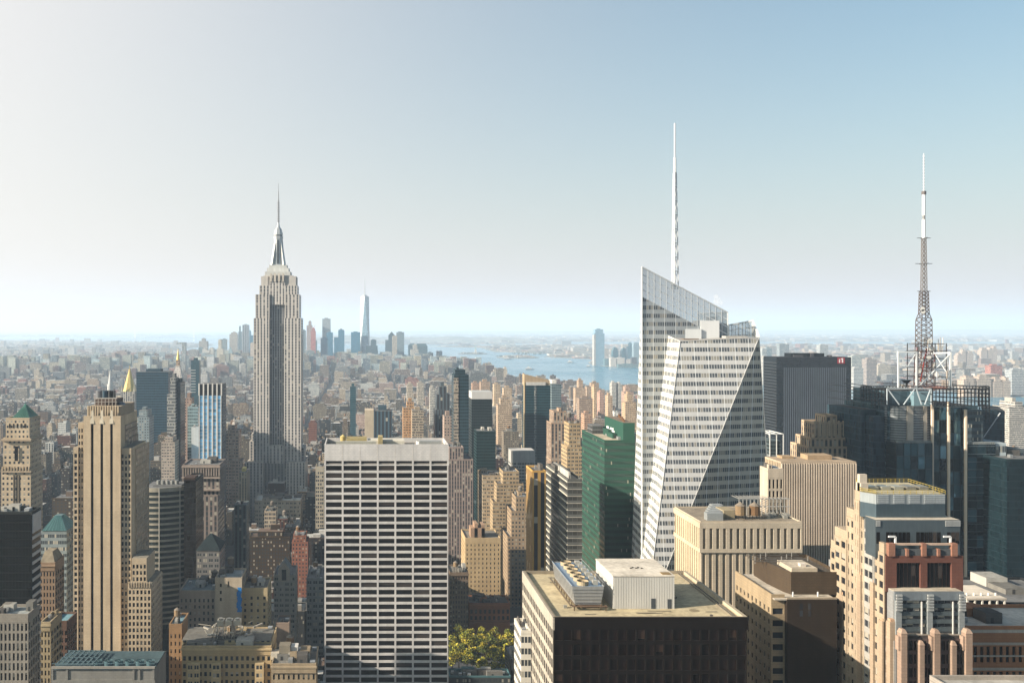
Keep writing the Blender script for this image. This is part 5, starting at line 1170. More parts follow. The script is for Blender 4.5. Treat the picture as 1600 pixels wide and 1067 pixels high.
x0, x1, y0, y1, z = inf[0]; MB().box(x0, x1, y0 - .2, y1, z - .3, PZ(612, 1150), (.60, .58, .56), 'paint', topcol=(.5, .5, .48)).build('white_top', root)
tower('glass_tower', 'teal glass block in front of the dark hotel with white top', [(744.5, 774.5, 674)], 1060, 26, 'curtain', (.035, .075, .08), 2, 3.4, clut=2, par=.5)
root, inf = tower('apartment_tower', 'dark green glass apartment tower with slanted beige crown', [(819.5, 860, 602)], 1200, 16, 'curtain', (.04, .10, .12), 2.6, 3.3, clut=0, par=.2, cat='apartment tower')
x0, x1, y0, y1, z = inf[0]; zl, zr_ = PZ(584.5, 1200), PZ(594, 1200); m = MB(); m.loft([(x0, y0 + 1, z), (x1 - .6, y0 + 1, z), (x1 - .6, y1, z), (x0, y1, z)], [(x0, y0 + 1, zl), (x1 - .6, y0 + 1, zr_), (x1 - .6, y1, zr_), (x0, y1, zl)], (.46, .36, .25)); m.box(x0 + 2, x1 - 6, y0 - .3, y0 + 1, z, PZ(597, 1200), (.6, .58, .55)); m.build('crown', root)
m = MB(); m.box(x0 - .5, x0 + .6, y0 - .3, y0 + 4, 2, z + 4, (.52, .42, .28)); m.box(x0 + 12, x0 + 14.5, y0 - .4, y0 - .02, 60, z, (.24, .27, .27), 'ribbon', 3, 3.3); m.build('stone_edge', root)
tower('office_tower', 'blue grey slab with white rooftop box by the river', [(862, 877, 600)], 1500, 50, 'curtain', (.22, .28, .30), 3, 3.8, capc=(.66, .64, .6))
root, inf = tower('office_tower', 'pale grey gridded office tower with blank top storeys', [(798.5, 836, 722)], 1100, 26, 'grid', (.50, .49, .46), 3.0, 3.7, clut=2, par=.3)
x0, x1, y0, y1, z = inf[0]; m = MB(); zt = PZ(704, 1100); m.box(x0, x1, y0, y1, z - .1, zt, (.48, .47, .45), topcol=(.55, .53, .5))
for k in range(16): m.box(x0 + k * (x1 - x0) / 15.3, x0 + k * (x1 - x0) / 15.3 + .3, y0 - .15, y0 - .01, z, zt - .4, (.56, .55, .52), bottom=True)
m.build('blank_top', root)
tower('loft_building', 'yellow lit stepped stone tower with square top block', [(786, 811, 738), (776, 818, 757), (770, 820, 785)], 980, 40, 'pairs', (.44, .34, .22), 3.4, 3.7, clut=2, step=1.4)
tower('loft_building', 'ziggurat stepped brown stone tower with sunlit left edges', [(806, 830, 778), (799, 830, 800), (793, 831, 840)], 880, 40, 'punch', (.38, .29, .20), 3.0, 3.7, clut=2, step=3, tank=1)
tower('office_tower', 'narrow glowing orange glass tower with rounded corner', [(832, 853, 738)], 560, 22, 'fins', (.55, .36, .14), 3.2, 3.7, clut=1)
root, inf = tower('office_tower', 'angular glass office tower with pale diagonal floor lines', [(887, 909.5, 751)], 540, 62, 'curtain', (.16, .16, .15), 2.4, 3.9, clut=5, rc=(.42, .38, .32), par=1.0)
x0, x1, y0, y1, z = inf[0]; m = MB()
for k in range(36): m.box(x0 - .35, x0 - .01, y0 + .2, y1, z - 1 - k * 3.9, z - .35 - k * 3.9, (.62, .58, .50), bottom=True); m.box(x0, x1, y0 - .3, y0 - .01, z - 1 - k * 3.9, z - .6 - k * 3.9, (.4, .38, .34), bottom=True)
m.build('floor_band', root)
# green glass tower with rooftop sign
root, inf = tower('green_glass_tower', 'green glass office tower with white MetLife lettering', [(944.5, 992, 689)], 600, 62, 'green_band', (.05, .125, .095), 3.4, 3.9, clut=2, rc=(.48, .42, .34), par=.6)
x0, x1, y0, y1, z = inf[0]; xu = PX(974, 600); zt = PZ(660.5, 600); m = MB(); m.box(xu, x1, y0 + .3, 646, z, zt, (.045, .12, .09), 'paint', topcol=(.25, .2, .16), topmat='roof_cover'); m.build('plant_block', root)
m = MB()
for k in range(6): m.box(xu + 2 + k, xu + 2.8 + k, 606 + k * 6, 609 + k * 6, zt, zt + 1 + .5 * (k % 3), (.3, .16, .08), 'metal')
m.build('roof_unit', root)
MB().box(x0 + 2, x0 + 9, 640, 654, z, z + 5.5, (.2, .2, .2), 'curtain', 2, 2.6).build('plant_room', root)
fc = bpy.data.curves.new('sign_lettering', 'FONT'); fc.body = 'MetLife'; fc.size = 6.4; fc.extrude = .15; fc.align_x = 'LEFT'; fc.offset = .12
fm, n_, l_, b_ = newmat('sign_white'); b_.inputs['Base Color'].default_value = (.85, .85, .83, 1); fc.materials.append(fm)
ft = bpy.data.objects.new('sign_lettering', fc); fo = bpy.data.objects.new('sign_lettering', bpy.data.meshes.new_from_object(ft)); bpy.data.objects.remove(ft); COL.objects.link(fo); fo.parent = root; rl = rootloc(root)
fo.rotation_euler = (R(90), 0, R(-90)); fo.location = (xu - .2 - rl[0], 640 - rl[1], zt - 10.2 - rl[2])

# right middle ground
b, inf = gridtower('office_tower', 'pale stone tower with tall dark slots and rooftop water tanks', 1094.7, 1253, 816, 420, 35, 15, 80, 1.45, 0, (.52, .45, .36), 'glass_bronze', side='E', ns=12, zlo=0, cap=2.4, depth=1.3, clut=0, rc=(.30, .26, .21), par=.5, tank=0, scol=(.54, .46, .34))
x0, x1, y0, y1, z = inf; m = MB(); zb = PZ(857, 420); zb2 = PZ(863, 420)
m.box(x0 - .5, x1, y0 - .5, y0 + 1.3, zb2, zb, (.54, .47, .38), bottom=True); m.box(x0 - .5, x0 + .2, y0 + 1.3, y1, zb2, zb, (.54, .46, .35), bottom=True)
for k in range(16): xx = x0 + k * (x1 - x0) / 15; m.box(max(x0 - .5, xx - .78), min(x1, xx + .78), y0 - .48, y0, zb, z - 2.4, (.54, .47, .38))
m.box(x0 - .5, x1, y0 - .5, y0, z - 2.5, z - .05, (.54, .47, .38), bottom=True); m.box(x0 - .5, x0, y0, y1, z - 2.5, z - .06, (.54, .46, .35), bottom=True); m.build('colonnade', b.root)
for px in (1157, 1179): water_tank(b.root, PX(px, 428), 428, z - 2, random.Random(px), r=2.3)
m = MB()
for k in range(5): m.box(PX(1105 + k * 2, 424 + 5 * k), PX(1130, 424 + 5 * k), 424 + 5 * k, 428 + 5 * k, z, z + 3.2, (.50, .52, .52), 'metal')
m.build('cooling_unit', b.root)
MB().box(PX(1131, 428), PX(1148, 428), 428, 438, z, z + 3.6, (.36, .31, .22)).build('bulkhead', b.root)
m = MB()
for k in range(14): xx = PX(1155, 436) + k * 1.7; m.bar((xx, 436, z), (xx, 436, z + 7.5), .3, (.6, .58, .54)); m.bar((xx, 436, z + 7.5), (xx + .4, 446, z + 7.2), .25, (.55, .53, .5))
m.bar((PX(1155, 436), 436, z + 7.5), (PX(1155, 436) + 23, 436, z + 7.5), .35, (.62, .6, .56)); m.bar((PX(1155, 436), 436, z + 4), (PX(1155, 436) + 23, 436, z + 4), .35, (.62, .6, .56)); m.build('steel_frame', b.root)
for k in range(5): MB().box(PX(1195 + k * 9, 430), PX(1201 + k * 9, 430), 428 + 3 * (k % 3), 433 + 3 * (k % 3), z, z + 1.3, (.45, .44, .4), 'metal').build('roof_unit', b.root)

# tan tower with bulky dark penthouse
b = Bld('office_tower', 'tan masonry tower with blank dark front and bulky penthouse', 'office tower', PX(1255, 330), 346, 2)
D = 330; xa, xm, xb = PX(1205, 332), PX(1226, 332), PX(1308, D); zt = PZ(936, D); tan, drk = (.40, .32, .22), (.05, .037, .027)  # shade is painted into the dark blank front, the lit side stays tan
m = MB(); m.box(xa + .4, xb, D + 2.45, 364, 2, zt - .1, tan, top=False); m.box(xm, xb, D, D + 2.5, 2, zt, drk); n = 26
b.grid(m, 'N', xa, xm, zt - 2.6 - n * 4.1, zt - 2.6, D + 2.4, 1, n, 1.0, 2.0, .4, tan, 'glass', mat='stone'); m.box(xa, xm - .01, D + 1.95, D + 2.44, zt - 2.7, zt - .01, tan, bottom=True); m.build('front_wall', b.root)
m = MB(); b.grid(m, 'E', D + 2.4, 364, zt - 2.6 - n * 4.1, zt - 2.6, xa + .4, 9, n, 2.1, 2.3, .4, tan, 'glass'); m.box(xa - .04, xa + .4, D + 2.0, 364, zt - 2.7, zt - .02, tan, bottom=True); m.build('side_wall', b.root)
for k in range(4): b.win('N', PX(1252 + (k % 2) * 13, D), D - .03, PZ(947 + 11 * (k // 2), D), 1.1, 2.0, 'glass')
MB().box(xa + .5, xb - .1, D + .3, 363.8, zt - .4, zt + .02, (.50, .45, .38), 'roof_cover').build('roof', b.root)
m = MB(); m.box(xa, xa + .5, D + 2.5, 364, zt - .1, zt + 1.2, tan); m.box(xa, xm, D + 2, D + 2.5, zt - .05, zt + 1.1, tan); m.box(xm, xb, D, D + .5, zt - .05, zt + .6, (.40, .34, .27)); m.build('parapet', b.root)
pc = (.10, .075, .052); zp = PZ(893, 336); xp0 = PX(1236, 336)
m = MB(); lo = [(PX(1231, 337) - .5, 339), (xp0, 336), (xb + 4, 336), (xb + 4, 362), (PX(1195, 352), 362), (PX(1195, 352), 350)]; m.loft([(*p, zt) for p in lo], [(*p, zp) for p in lo], pc, top=False); m.build('penthouse_wall', b.root)
m = MB(); li = [(p[0] * .97 + 145 * .03, p[1] * .97 + 349 * .03) for p in lo]; m.face([(*p, zp - 1.2) for p in lo], (.14, .12, .1), 'roof_cover'); m.build('penthouse_roof', b.root)
m = MB(); m.box(xp0 + 2, xb - 2, 340, 352, zp - 1.2, zp + .3, (.5, .44, .36), topmat='roof_cover'); m.box(xp0 + 6, xp0 + 8, 342, 344, zp, zp + 1.3, (.6, .55, .5)); m.build('bulkhead', b.root)
m = MB()
for k in range(7): p = (xp0 - 6 + k * 3.2, 352 + (k % 3) * 3, zp - 1); m.bar(p, (p[0], p[1], p[2] + 2.6), .25, (.5, .48, .45))
for q in range(4): m.bar((xp0 - 7, 350 + q * 3, zp + .2), (xb, 350 + q * 3, zp + .2), .3, (.2, .18, .16))
m.build('pipe_frame', b.root)
m = MB()
for px in (1240, 1279): m.cyl(PX(px, 333), 333.5, .3, zt, zt + 1.6, (.6, .6, .6), 'paint', n=8)
m.build('vent_pipe', b.root); b.finish(); FOOT.append((xa - 1, xb + 4, D, 365)); RAST.append((xa, xb, D, 364, zt))

root, inf = tower('office_tower', 'tower of fine pale vertical piers behind the tan penthouse', [(1221, 1336, 722)], 470, 18, 'stone', (.05, .045, .04), None, None, clut=0, par=.3, rc=(.42, .34, .26))
x0, x1, y0, y1, z = inf[0]; m = MB(); n = 30
for k in range(n + 1): xx = x0 + k * (x1 - x0) / n; m.box(xx - .30, xx + .30, y0 - 1.0, y0 - .01, 2, z - (.5 if k % 2 else .52), (.60, .51, .42))
for k in range(10): yy = y0 + .6 + k * (y1 - y0 - 1) / 9; m.box(x0 - .5, x0 - .01, yy - .35, yy + .35, 2, z - .5, (.56, .46, .34))
m.box(x0 - .55, x1 + .3, y0 - .6, y1, z - .52, z + .4, (.50, .41, .32), topcol=(.40, .32, .24), topmat='roof_cover', bottom=True); m.build('pier', root)
MB().box(PX(1262, 476), PX(1300, 476), 476, 484, z, z + 2.6, (.42, .32, .22)).build('bulkhead', root); MB().box(PX(1222, 480), PX(1240, 480), 480, 486, z, z + 1.5, (.4, .3, .2)).build('bulkhead', root)
root, inf = tower('art_deco_tower', 'cream ziggurat topped stone tower in front of the black slab tower', [(1290, 1308, 651), (1272, 1327, 662), (1267, 1329, 686), (1263, 1331, 700)], 620, 26, 'piers', (.56, .44, .32), 3.0, 3.9, clut=0, step=2.2)
x0, x1, y0, y1, z = inf[1]; m = MB()
for k in range(8): xx = x0 + .3 + k * (x1 - x0 - 1.6) / 7; m.box(xx, xx + 1.0, y0 - .5, y0 + .3, z - 8, z + 2.0 + (.8 if k % 3 == 1 else 0), (.6, .49, .37))
m.build('pinnacle', root)
root, inf = tower('black_slab_tower', 'huge black slab tower with grey vertical stripes and small red sign', [(1213.5, 1330, 558)], 1290, 42, 'curtain_plain', (.02, .028, .036), 3, 4, rc=(.06, .06, .07))
x0, x1, y0, y1, z = inf[0]; m = MB(); xa, xb = PX(1225, 1290), PX(1321, 1290); zt = PZ(574, 1290); m.box(xa, xb, y0 - .4, y0 - .02, 2, zt, (.06, .07, .085))
for k in range(30): xx = xa + k * (xb - xa) / 29; m.box(xx - .45, xx + .45, y0 - 1.0, y0 - .42, 2, zt - .1, (.13, .15, .18))
m.build('striped_panel', root)
m = MB()
for k in range(40): m.box(x0 - .35, x0 - .01, y0 + .5, y1 - .5, z - 8 - k * 4, z - 7.3 - k * 4, (.10, .11, .125), bottom=True)
m.build('side_band', root)
m = MB(); sx = PX(1308.5, 1290); m.box(sx, sx + 9.6, y0 - .6, y0 - .02, PZ(568, 1290), PZ(558.5, 1290), (.34, .03, .05), 'paint', bottom=True); m.box(sx + 1.8, sx + 3.2, y0 - .75, y0 - .62, PZ(566.5, 1290), PZ(561, 1290), (.8, .75, .75), 'paint', bottom=True); m.box(sx + 5.6, sx + 7.2, y0 - .75, y0 - .62, PZ(566.5, 1290), PZ(559.5, 1290), (.8, .75, .75), 'paint', bottom=True); m.box(sx + 4.3, sx + 5.61, y0 - .75, y0 - .62, PZ(561.5, 1290), PZ(560, 1290), (.8, .75, .75), 'paint', bottom=True); m.build('red_sign', root)
m = MB()
for pa, pb, q in ((1243, 1258, 554.5), (1270, 1275, 552), (1300, 1303, 555)): m.box(PX(pa, 1295), PX(pb, 1295), 1300, 1310, z, PZ(q, 1300), (.1, .1, .11))
m.build('roof_unit', root)
root, inf = tower('glass_tower', 'low glass tower with white frame top beside the faceted tower', [(1203, 1224, 713)], 690, 24, 'ribbon', (.26, .28, .28), 3, 3.8, clut=1)
x0, x1, y0, y1, z = inf[0]; m = MB(); zt = PZ(678, 690)
for xx in (x0, (x0 + x1) / 2, x1): m.bar((xx, y0, z), (xx, y0, zt), .5, (.72, .72, .7), 'paint'); m.bar((xx, y1, z), (xx, y1, zt), .5, (.72, .72, .7), 'paint'); m.bar((xx, y0, zt), (xx, y1, zt), .5, (.72, .72, .7), 'paint')
m.bar((x0, y0, zt), (x1, y0, zt), .5, (.72, .72, .7), 'paint'); m.bar((x0, y1, zt), (x1, y1, zt), .5, (.72, .72, .7), 'paint'); m.build('roof_frame', root); MB().box(x0 + 1, x1 - 1, y0 + 2, y1 - 1, z, zt - 5, (.12, .15, .16), 'curtain', 2, 3).build('plant_room', root)
gridtower('office_building', 'pale gridded office block between the faceted tower and the pier tower', 1200, 1224, 736, 440, 9, 4, 5.2, .8, 1.1, (.52, .45, .37), 'glass_bronze', clut=2, tank=0, zlo=70)
# right edge
root, inf = tower('office_tower', 'dark blue green glass block at the right edge', [(1573, 1680, 720)], 560, 60, 'curtain_plain', (.022, .045, .055), 1.6, 3.9, clut=4)
tower('apartment_tower', 'white striped apartment tower at the right edge by the river', [(1586, 1598, 628), (1577, 1640, 636)], 1500, 40, 'ribbon', (.56, .53, .49), 4, 3.2, cat='apartment tower')
b, inf = gridtower('office_building', 'red brown brick block with pale stripes in the bottom-right corner', 1509, 1690, 983, 330, 26, 18, 8.6, 1.1, 3.2, (.48, .25, .14), 'glass_bronze', zlo=20, cap=4.2, clut=2, rc=(.56, .52, .46), tank=0)
x0, x1, y0, y1, z = inf; m = MB(); wt = (.56, .48, .40)
for k in range(13): zz = z - 4.4 - k * 4.3; m.box(x0 - .05, x1, y0 - .12, y0 - .01, zz - .9 + (.3 if k % 2 else 0), zz, wt, bottom=True)
m.box(x0 - .1, x1, y0 - .15, y0 - .03, z - 1.1, z - .03, (.6, .53, .45), bottom=True); m.build('stone_stripe', b.root)
root, inf = tower('office_building', 'pavilion with white column frame behind the red brown brick block', [(1510, 1568, 950)], 372, 18, 'curtain_plain', (.04, .045, .05), 3, 4, clut=0, cat='office building')
x0, x1, y0, y1, z = inf[0]; m = MB(); zt = PZ(936, 372)
for k in range(6): xx = x0 + k * (x1 - x0) / 5; m.bar((xx, y0 - .6, 100), (xx, y0 - .6, zt), .55, (.66, .62, .56), 'paint')
m.box(x0 - .5, x1 + .5, y0 - 1, y1, zt, zt + .7, (.62, .56, .48), bottom=True); m.build('column_frame', root)
for k in range(5): MB().cyl(x0 + 2 + k * 2.8, y0 + 3, .35, zt + .7, zt + 1.7, (.7, .68, .64), 'paint', n=8).build('roof_lamp', root)
root, inf = tower('office_tower', 'black glass building with sloped roof in the right corner', [(1568, 1700, 945)], 392, 40, 'curtain_plain', (.035, .04, .045), 2, 4, clut=2)
b, inf = gridtower('office_building', 'flat roof edge with pale parapet at the bottom right', 1504, 1780, 1093, 240, 14, 26, 4, .9, 1.6, (.40, .36, .32), zlo=130, clut=0, tank=0, rc=(.4, .38, .35))
tower('office_building', 'narrow white slab beside the bronze tower and the park trees', [(814, 830, 990)], 338, 15, 'ribbon', (.66, .62, .55), 4, 4, clut=1, cat='office building', rc=(.6, .56, .5))

# buildings around the park
b, inf = gridtower('loft_building', 'broad cream stone building with twin rooftop towers facing the park', 727, 782, 842, 830, 36, 9, 3.9, 2.4, 2.0, (.52, .40, .25), side='E', ns=6, clut=0, tank=0, zlo=20)
x0, x1, y0, y1, z = inf
for pa, pb, q in ((735, 757, 824), (741, 746, 817), (752, 757, 819)): MB().box(PX(pa, 838), PX(pb, 838), 836, 850, z, PZ(q, 838), (.40, .28, .2)).build('bulkhead', b.root)
MB().box(PX(774, 834), PX(784, 834), 833, 860, 2, PZ(862, 834), (.48, .37, .23), 'pairs', 4, 3.9).build('wing', b.root)
gridtower('loft_building', 'narrow dark loft with white crown band left of the cream stone building', 702.5, 732, 896, 780, 26, 7, 3.9, 1.2, 1.5, (.22, .17, .13), clut=2, tank=1, band=.8, cap=1.5)
gridtower('loft_building', 'red brick building with mansard roof and rows of arched windows above the trees', 733, 797, 944, 790, 24, 9, 5.2, 1.8, 1.8, (.34, .16, .09), 'glass_black', clut=5, band=.6, tank=0, zlo=12, rc=(.1, .1, .1))
tower('office_building', 'low dark building with teal rooftop units in front of the trees', [(702, 798, 1058)], 640, 14, 'pairs', (.08, .09, .09), 4, 4, rc=(.07, .09, .09), clut=7, capc=(.12, .22, .24), cat='office building')
tower('loft_building', 'brown stone apartment block with vertical pink piers left of the green tower', [(865, 885, 644), (861, 888, 662), (861, 889, 720)], 1000, 30, 'piers', (.44, .33, .25), 3.4, 3.5, cat='apartment tower')
tower('loft_building', 'yellow brick apartment block with dark roof beside the green tower', [(889, 907, 663), (886, 910, 700)], 900, 26, 'pairs', (.46, .35, .22), 3.4, 3.5, cat='apartment tower', tank=1)
tower('loft_building', 'flat roofed cream building with white rooftop between the teal block and yellow tower', [(754, 784, 744)], 1000, 40, 'pairs', (.44, .36, .26), 4, 3.8, rc=(.6, .57, .52), clut=4, tank=0)
tower('office_tower', 'blue glass tower with white left wall and vertical stripes above the travertine slab', [(584, 613, 642)], 1150, 30, 'fins', (.10, .16, .20), 4.2, 4, clut=0, par=.4)
MB().box(PX(570, 1150), PX(584, 1150) - .05, 1150, 1180, 2, PZ(641, 1150), (.56, .48, .38), 'stone').build('blank_wall', [o for o in bpy.data.objects if o.get('label', '').startswith('blue glass tower with white left')][0])
tower('apartment_tower', 'orange brick tower with domed tank above the travertine slab', [(636, 647, 628), (630, 650, 637)], 1250, 26, 'pairs', (.48, .31, .18), 3.4, 3.4, cat='apartment tower')
tower('apartment_tower', 'tan balconied apartment tower right of the orange brick tower', [(644, 662, 641)], 1225, 24, 'ribbon', (.48, .40, .31), 4, 3.3, cat='apartment tower')
tower('apartment_tower', 'dark teal glass mid-rise alone among low roofs right of the tallest skyscraper', [(547, 556, 604)], 1900, 20, 'curtain', (.06, .15, .18), 3, 3.6, cat='apartment tower')

# cream apartment blocks of the lower west side, lit from the left
for i, (lab, tiers, D, st, c) in enumerate((
    ('cream stepped apartment tower by the river, left of the slender pale shaft', [(904, 911, 594), (899, 915, 606)], 2650, 'pairs', (.52, .38, .27)),
    ('sand apartment block with dark flat top by the river', [(924, 936, 598), (917, 936, 604)], 2700, 'pairs', (.46, .35, .26)),
    ('slender pale orange shaft rising among the west side roofs', [(928, 932, 604)], 2300, 'punch', (.56, .42, .28)),
    ('pinkish slab directly right of the slender pale orange shaft', [(937, 944, 613)], 2250, 'punch', (.52, .35, .28)),
    ('broad orange block with dark shaded front left of the slender shaft', [(905, 926, 622)], 2050, 'pairs', (.40, .30, .23)),
    ('sunlit orange block between the pinkish slab and the faceted tower', [(950, 957, 618)], 2150, 'pairs', (.54, .40, .28)),
    ('white modern slab on the far river bank, left of its twin', [(956, 963, 598)], 2850, 'ribbon', (.60, .58, .54)),
    ('white modern slab on the far river bank, right of its twin', [(966, 972, 600)], 2850, 'ribbon', (.60, .58, .54)),
    ('stepped orange block touching the faceted tower', [(980, 988, 616), (977, 994, 628)], 1950, 'pairs', (.54, .40, .27)),
    ('pink stepped block behind the stepped orange block', [(977, 985, 604), (975, 990, 612)], 2500, 'punch', (.50, .36, .29)),
    ('cream block with red roof left of the green lettered tower', [(913, 925, 646)], 1750, 'pairs', (.50, .33, .23)),
    ('wide sand apartment house left of the slanted crown tower', [(782, 797, 622), (778, 800, 632)], 1900, 'pairs', (.50, .38, .27)),
    ('cream apartment house behind the white topped dark hotel', [(772, 782, 600)], 2500, 'punch', (.54, .42, .30)),
    ('tan block above the white topped dark hotel', [(751, 766, 596)], 2600, 'pairs', (.48, .35, .25)),
    ('orange brick block left of the tan block above the dark hotel', [(738, 749, 598)], 2550, 'pairs', (.46, .31, .22)),
    ('dark warehouse slab on the river bank behind the slender rounded tower', [(734, 764, 583), (729, 768, 588)], 3300, 'ribbon', (.16, .17, .17)),
    ('cream block stepping up below the tan river block', [(787, 800, 606)], 2400, 'punch', (.54, .42, .30)),
    ('white apartment slab left of the slender rounded dark tower', [(672, 680, 606)], 2300, 'grid', (.56, .53, .48)),
    ('pale balconied apartment slab above the orange brick tower', [(652, 662, 598)], 2600, 'grid', (.56, .5, .42)),
    ('cream apartment slab left of the pale balconied slab', [(636, 645, 600)], 2650, 'grid', (.58, .5, .4)))):
    tower('apartment_tower', lab, tiers, D, 26, st, c, 4, 4, cat='apartment tower', group='apartment towers of the west side')
# ---------------------------------------------------------------- far downtown skyline
DT = 'distant downtown towers'
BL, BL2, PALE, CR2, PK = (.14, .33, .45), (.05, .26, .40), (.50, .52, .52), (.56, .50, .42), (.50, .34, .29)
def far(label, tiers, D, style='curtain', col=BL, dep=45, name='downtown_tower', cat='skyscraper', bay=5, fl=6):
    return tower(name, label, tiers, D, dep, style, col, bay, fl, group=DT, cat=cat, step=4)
# the tall tapering glass tower
D = 5823; root = thing('tapering_glass_tower', 'tallest far glass tower with tapering facets and thin spire', 'skyscraper', (PX(570, D), D + 30, 2)); xc, yc = PX(570, D), D + 30
m = MB(); h = 31; zt = PZ(463, D); zb = PZ(548, D)
lo = [(xc - h, yc - h), (xc + h, yc - h), (xc + h, yc + h), (xc - h, yc + h)]; hi = [(xc, yc - h * .82), (xc + h * .82, yc), (xc, yc + h * .82), (xc - h * .82, yc)]
m.loft([(*p, 2) for p in lo], [(*p, 40) for p in lo], (.5, .52, .54), 'curtain', 6, 6, top=False)
for i in range(4):
    a, b_ = (*lo[i], 40), (*lo[(i + 1) % 4], 40); t0, t1 = (*hi[i], zt), (*hi[i - 1], zt)
    m.face([a, b_, t0], (.36, .52, .62), 'curtain_plain', [(0, 0), (10, 0), (5, 60)]); m.face([a, t0, t1], (.72, .76, .78), 'curtain_plain', [(5, 0), (10, 60), (0, 60)])
m.face([(*p, zt) for p in hi], (.4, .4, .4), 'roof_cover'); m.build('glass_shaft', root)
m = MB(); m.cyl(xc, yc, 14, zt, zt + 8, (.6, .6, .6), 'metal', n=12); m.build('crown_ring', root)
m = MB(); m.bar((xc, yc, zt), (xc, yc, PZ(449, D)), 5, (.6, .6, .6), 'metal', 6); m.bar((xc, yc, PZ(449, D)), (xc, yc, PZ(435, D)), 2.6, (.6, .6, .6), 'metal', 6); m.build('spire', root); RAST.append((xc - 31, xc + 31, D, D + 60, zt))
far('pale far tower with grey cap left of the tapering glass tower', [(503.5, 516.5, 498)], 6100, 'curtain', (.40, .44, .46))
far('blue far tower in front of the pale grey capped tower', [(510, 520, 519.5)], 5900, 'curtain', BL2)
far('small dark blue far tower beside the blue far tower', [(501, 512, 528)], 5750, 'curtain', BL2)
far('blue far tower with stepped left shoulder', [(528.5, 538, 516), (522, 538, 527)], 6000, 'curtain', BL2)
far('pinkish topped far tower behind the stepped blue tower', [(529, 537, 515)], 6150, 'curtain', (.5, .40, .38))
far('broad blue far slab directly left of the tapering glass tower', [(548.5, 563, 519)], 5750, 'curtain', BL2, 60)
far('dark stepped far tower directly right of the tapering glass tower', [(579, 588, 531), (572, 590, 540)], 5700, 'curtain', (.08, .16, .20))
far('dark far tower behind the white stepped block', [(588, 592, 556)], 5650, 'curtain', (.08, .16, .20))
far('white stepped far block below the tapering glass tower', [(571, 585, 553), (562, 585, 558), (558, 586, 563)], 5300, 'grid', (.66, .64, .60), cat='office building')
r_, inf = far('dark far tower with pyramid top right of the tapering tower', [(607, 617, 524), (602, 618, 531)], 6050, 'curtain', (.09, .17, .21)); x0, x1, y0, y1, z = inf[0]; pyramid(r_, x0, x1, y0, y1, z, 24, (.06, .12, .14), name='pyramid_roof')
far('pale far slab with beige left side near the waterfront', [(613, 620.5, 525)], 5700, 'grid', (.58, .52, .44), 30)
far('tall flat topped far glass tower near the waterfront', [(619.5, 631.5, 519)], 5850, 'curtain', (.26, .34, .38))
r_, inf = far('dark far tower with chamfered mansard top by the river', [(638, 651, 540)], 6050, 'curtain', (.10, .18, .21)); x0, x1, y0, y1, z = inf[0]; pyramid(r_, x0, x1, y0, y1, z, 14, (.12, .2, .22), top=.5, name='mansard_roof')
r_, inf = far('broad dark far tower with truncated pyramid top by the river', [(649, 668, 541)], 5850, 'curtain', (.12, .20, .23)); x0, x1, y0, y1, z = inf[0]; pyramid(r_, x0, x1, y0, y1, z, 16, (.12, .2, .22), top=.7, name='mansard_roof')
far('pale stepped far tower in front of the dark mansard towers', [(645.5, 652, 539), (642, 654, 546)], 5650, 'grid', (.60, .56, .5))
far('thin pinkish far tower with dark twin at the river edge', [(682, 686.5, 549), (681, 698, 563)], 5900, 'grid', (.52, .42, .37))
far('short blue far block beside the thin pinkish tower', [(686.5, 691, 549)], 5910, 'curtain', (.26, .33, .36))
far('blue grey far block between the mansard towers and the river edge', [(668, 677, 551)], 5800, 'curtain', (.2, .27, .3))
far('dark glass far block with pale side below the flat topped tower', [(617, 628, 555)], 5450, 'curtain', (.14, .22, .25))
far('teal far block beside the dark glass far block', [(629, 642, 557)], 5400, 'curtain', (.18, .26, .29))
far('pale blue far tower with white left edge below the pyramid topped tower', [(600, 612, 550)], 5350, 'grid', (.52, .54, .54))
far('white edged slim far tower left of the pale blue tower', [(595.5, 600, 553)], 5300, 'grid', (.64, .58, .5), 25)
far('grey far tower with pinkish crown above the travertine slab', [(533, 541, 553), (528, 548, 566)], 5000, 'piers', (.40, .40, .39), cat='office building')
far('wide low far office block with many windows', [(499, 526, 559)], 5300, 'grid', (.42, .44, .43), cat='office building')
far('small dark far cube among pale blocks below the tapering tower', [(565, 575, 568)], 4800, 'curtain', (.16, .22, .24), cat='office building')
far('huge windowless far slab tower right of the tallest art deco skyscraper', [(478, 491, 548), (475, 496, 556)], 4900, 'piers', (.34, .40, .42))
far('pink far tower under construction with crane top', [(482, 486.5, 502), (479, 488, 508)], 6050, 'grid', (.52, .42, .40))
r_, inf = far('red netted far tower under construction', [(487, 492, 513), (485.5, 493, 517)], 5700, 'ribbon', (.62, .20, .16)); x0, x1, y0, y1, z = inf[0]; MB().bar(((x0 + x1) / 2, y0, z), ((x0 + x1) / 2 + 12, y0, z + 18), 2.2, (.6, .2, .16), 'paint').build('crane', r_)
far('slim blue far tower touching the tallest art deco skyscraper', [(470.8, 477.5, 516)], 5600, 'fins', (.30, .38, .42))
far('grey far tower behind the red netted tower', [(491, 495, 532)], 5800, 'curtain', (.22, .28, .3))
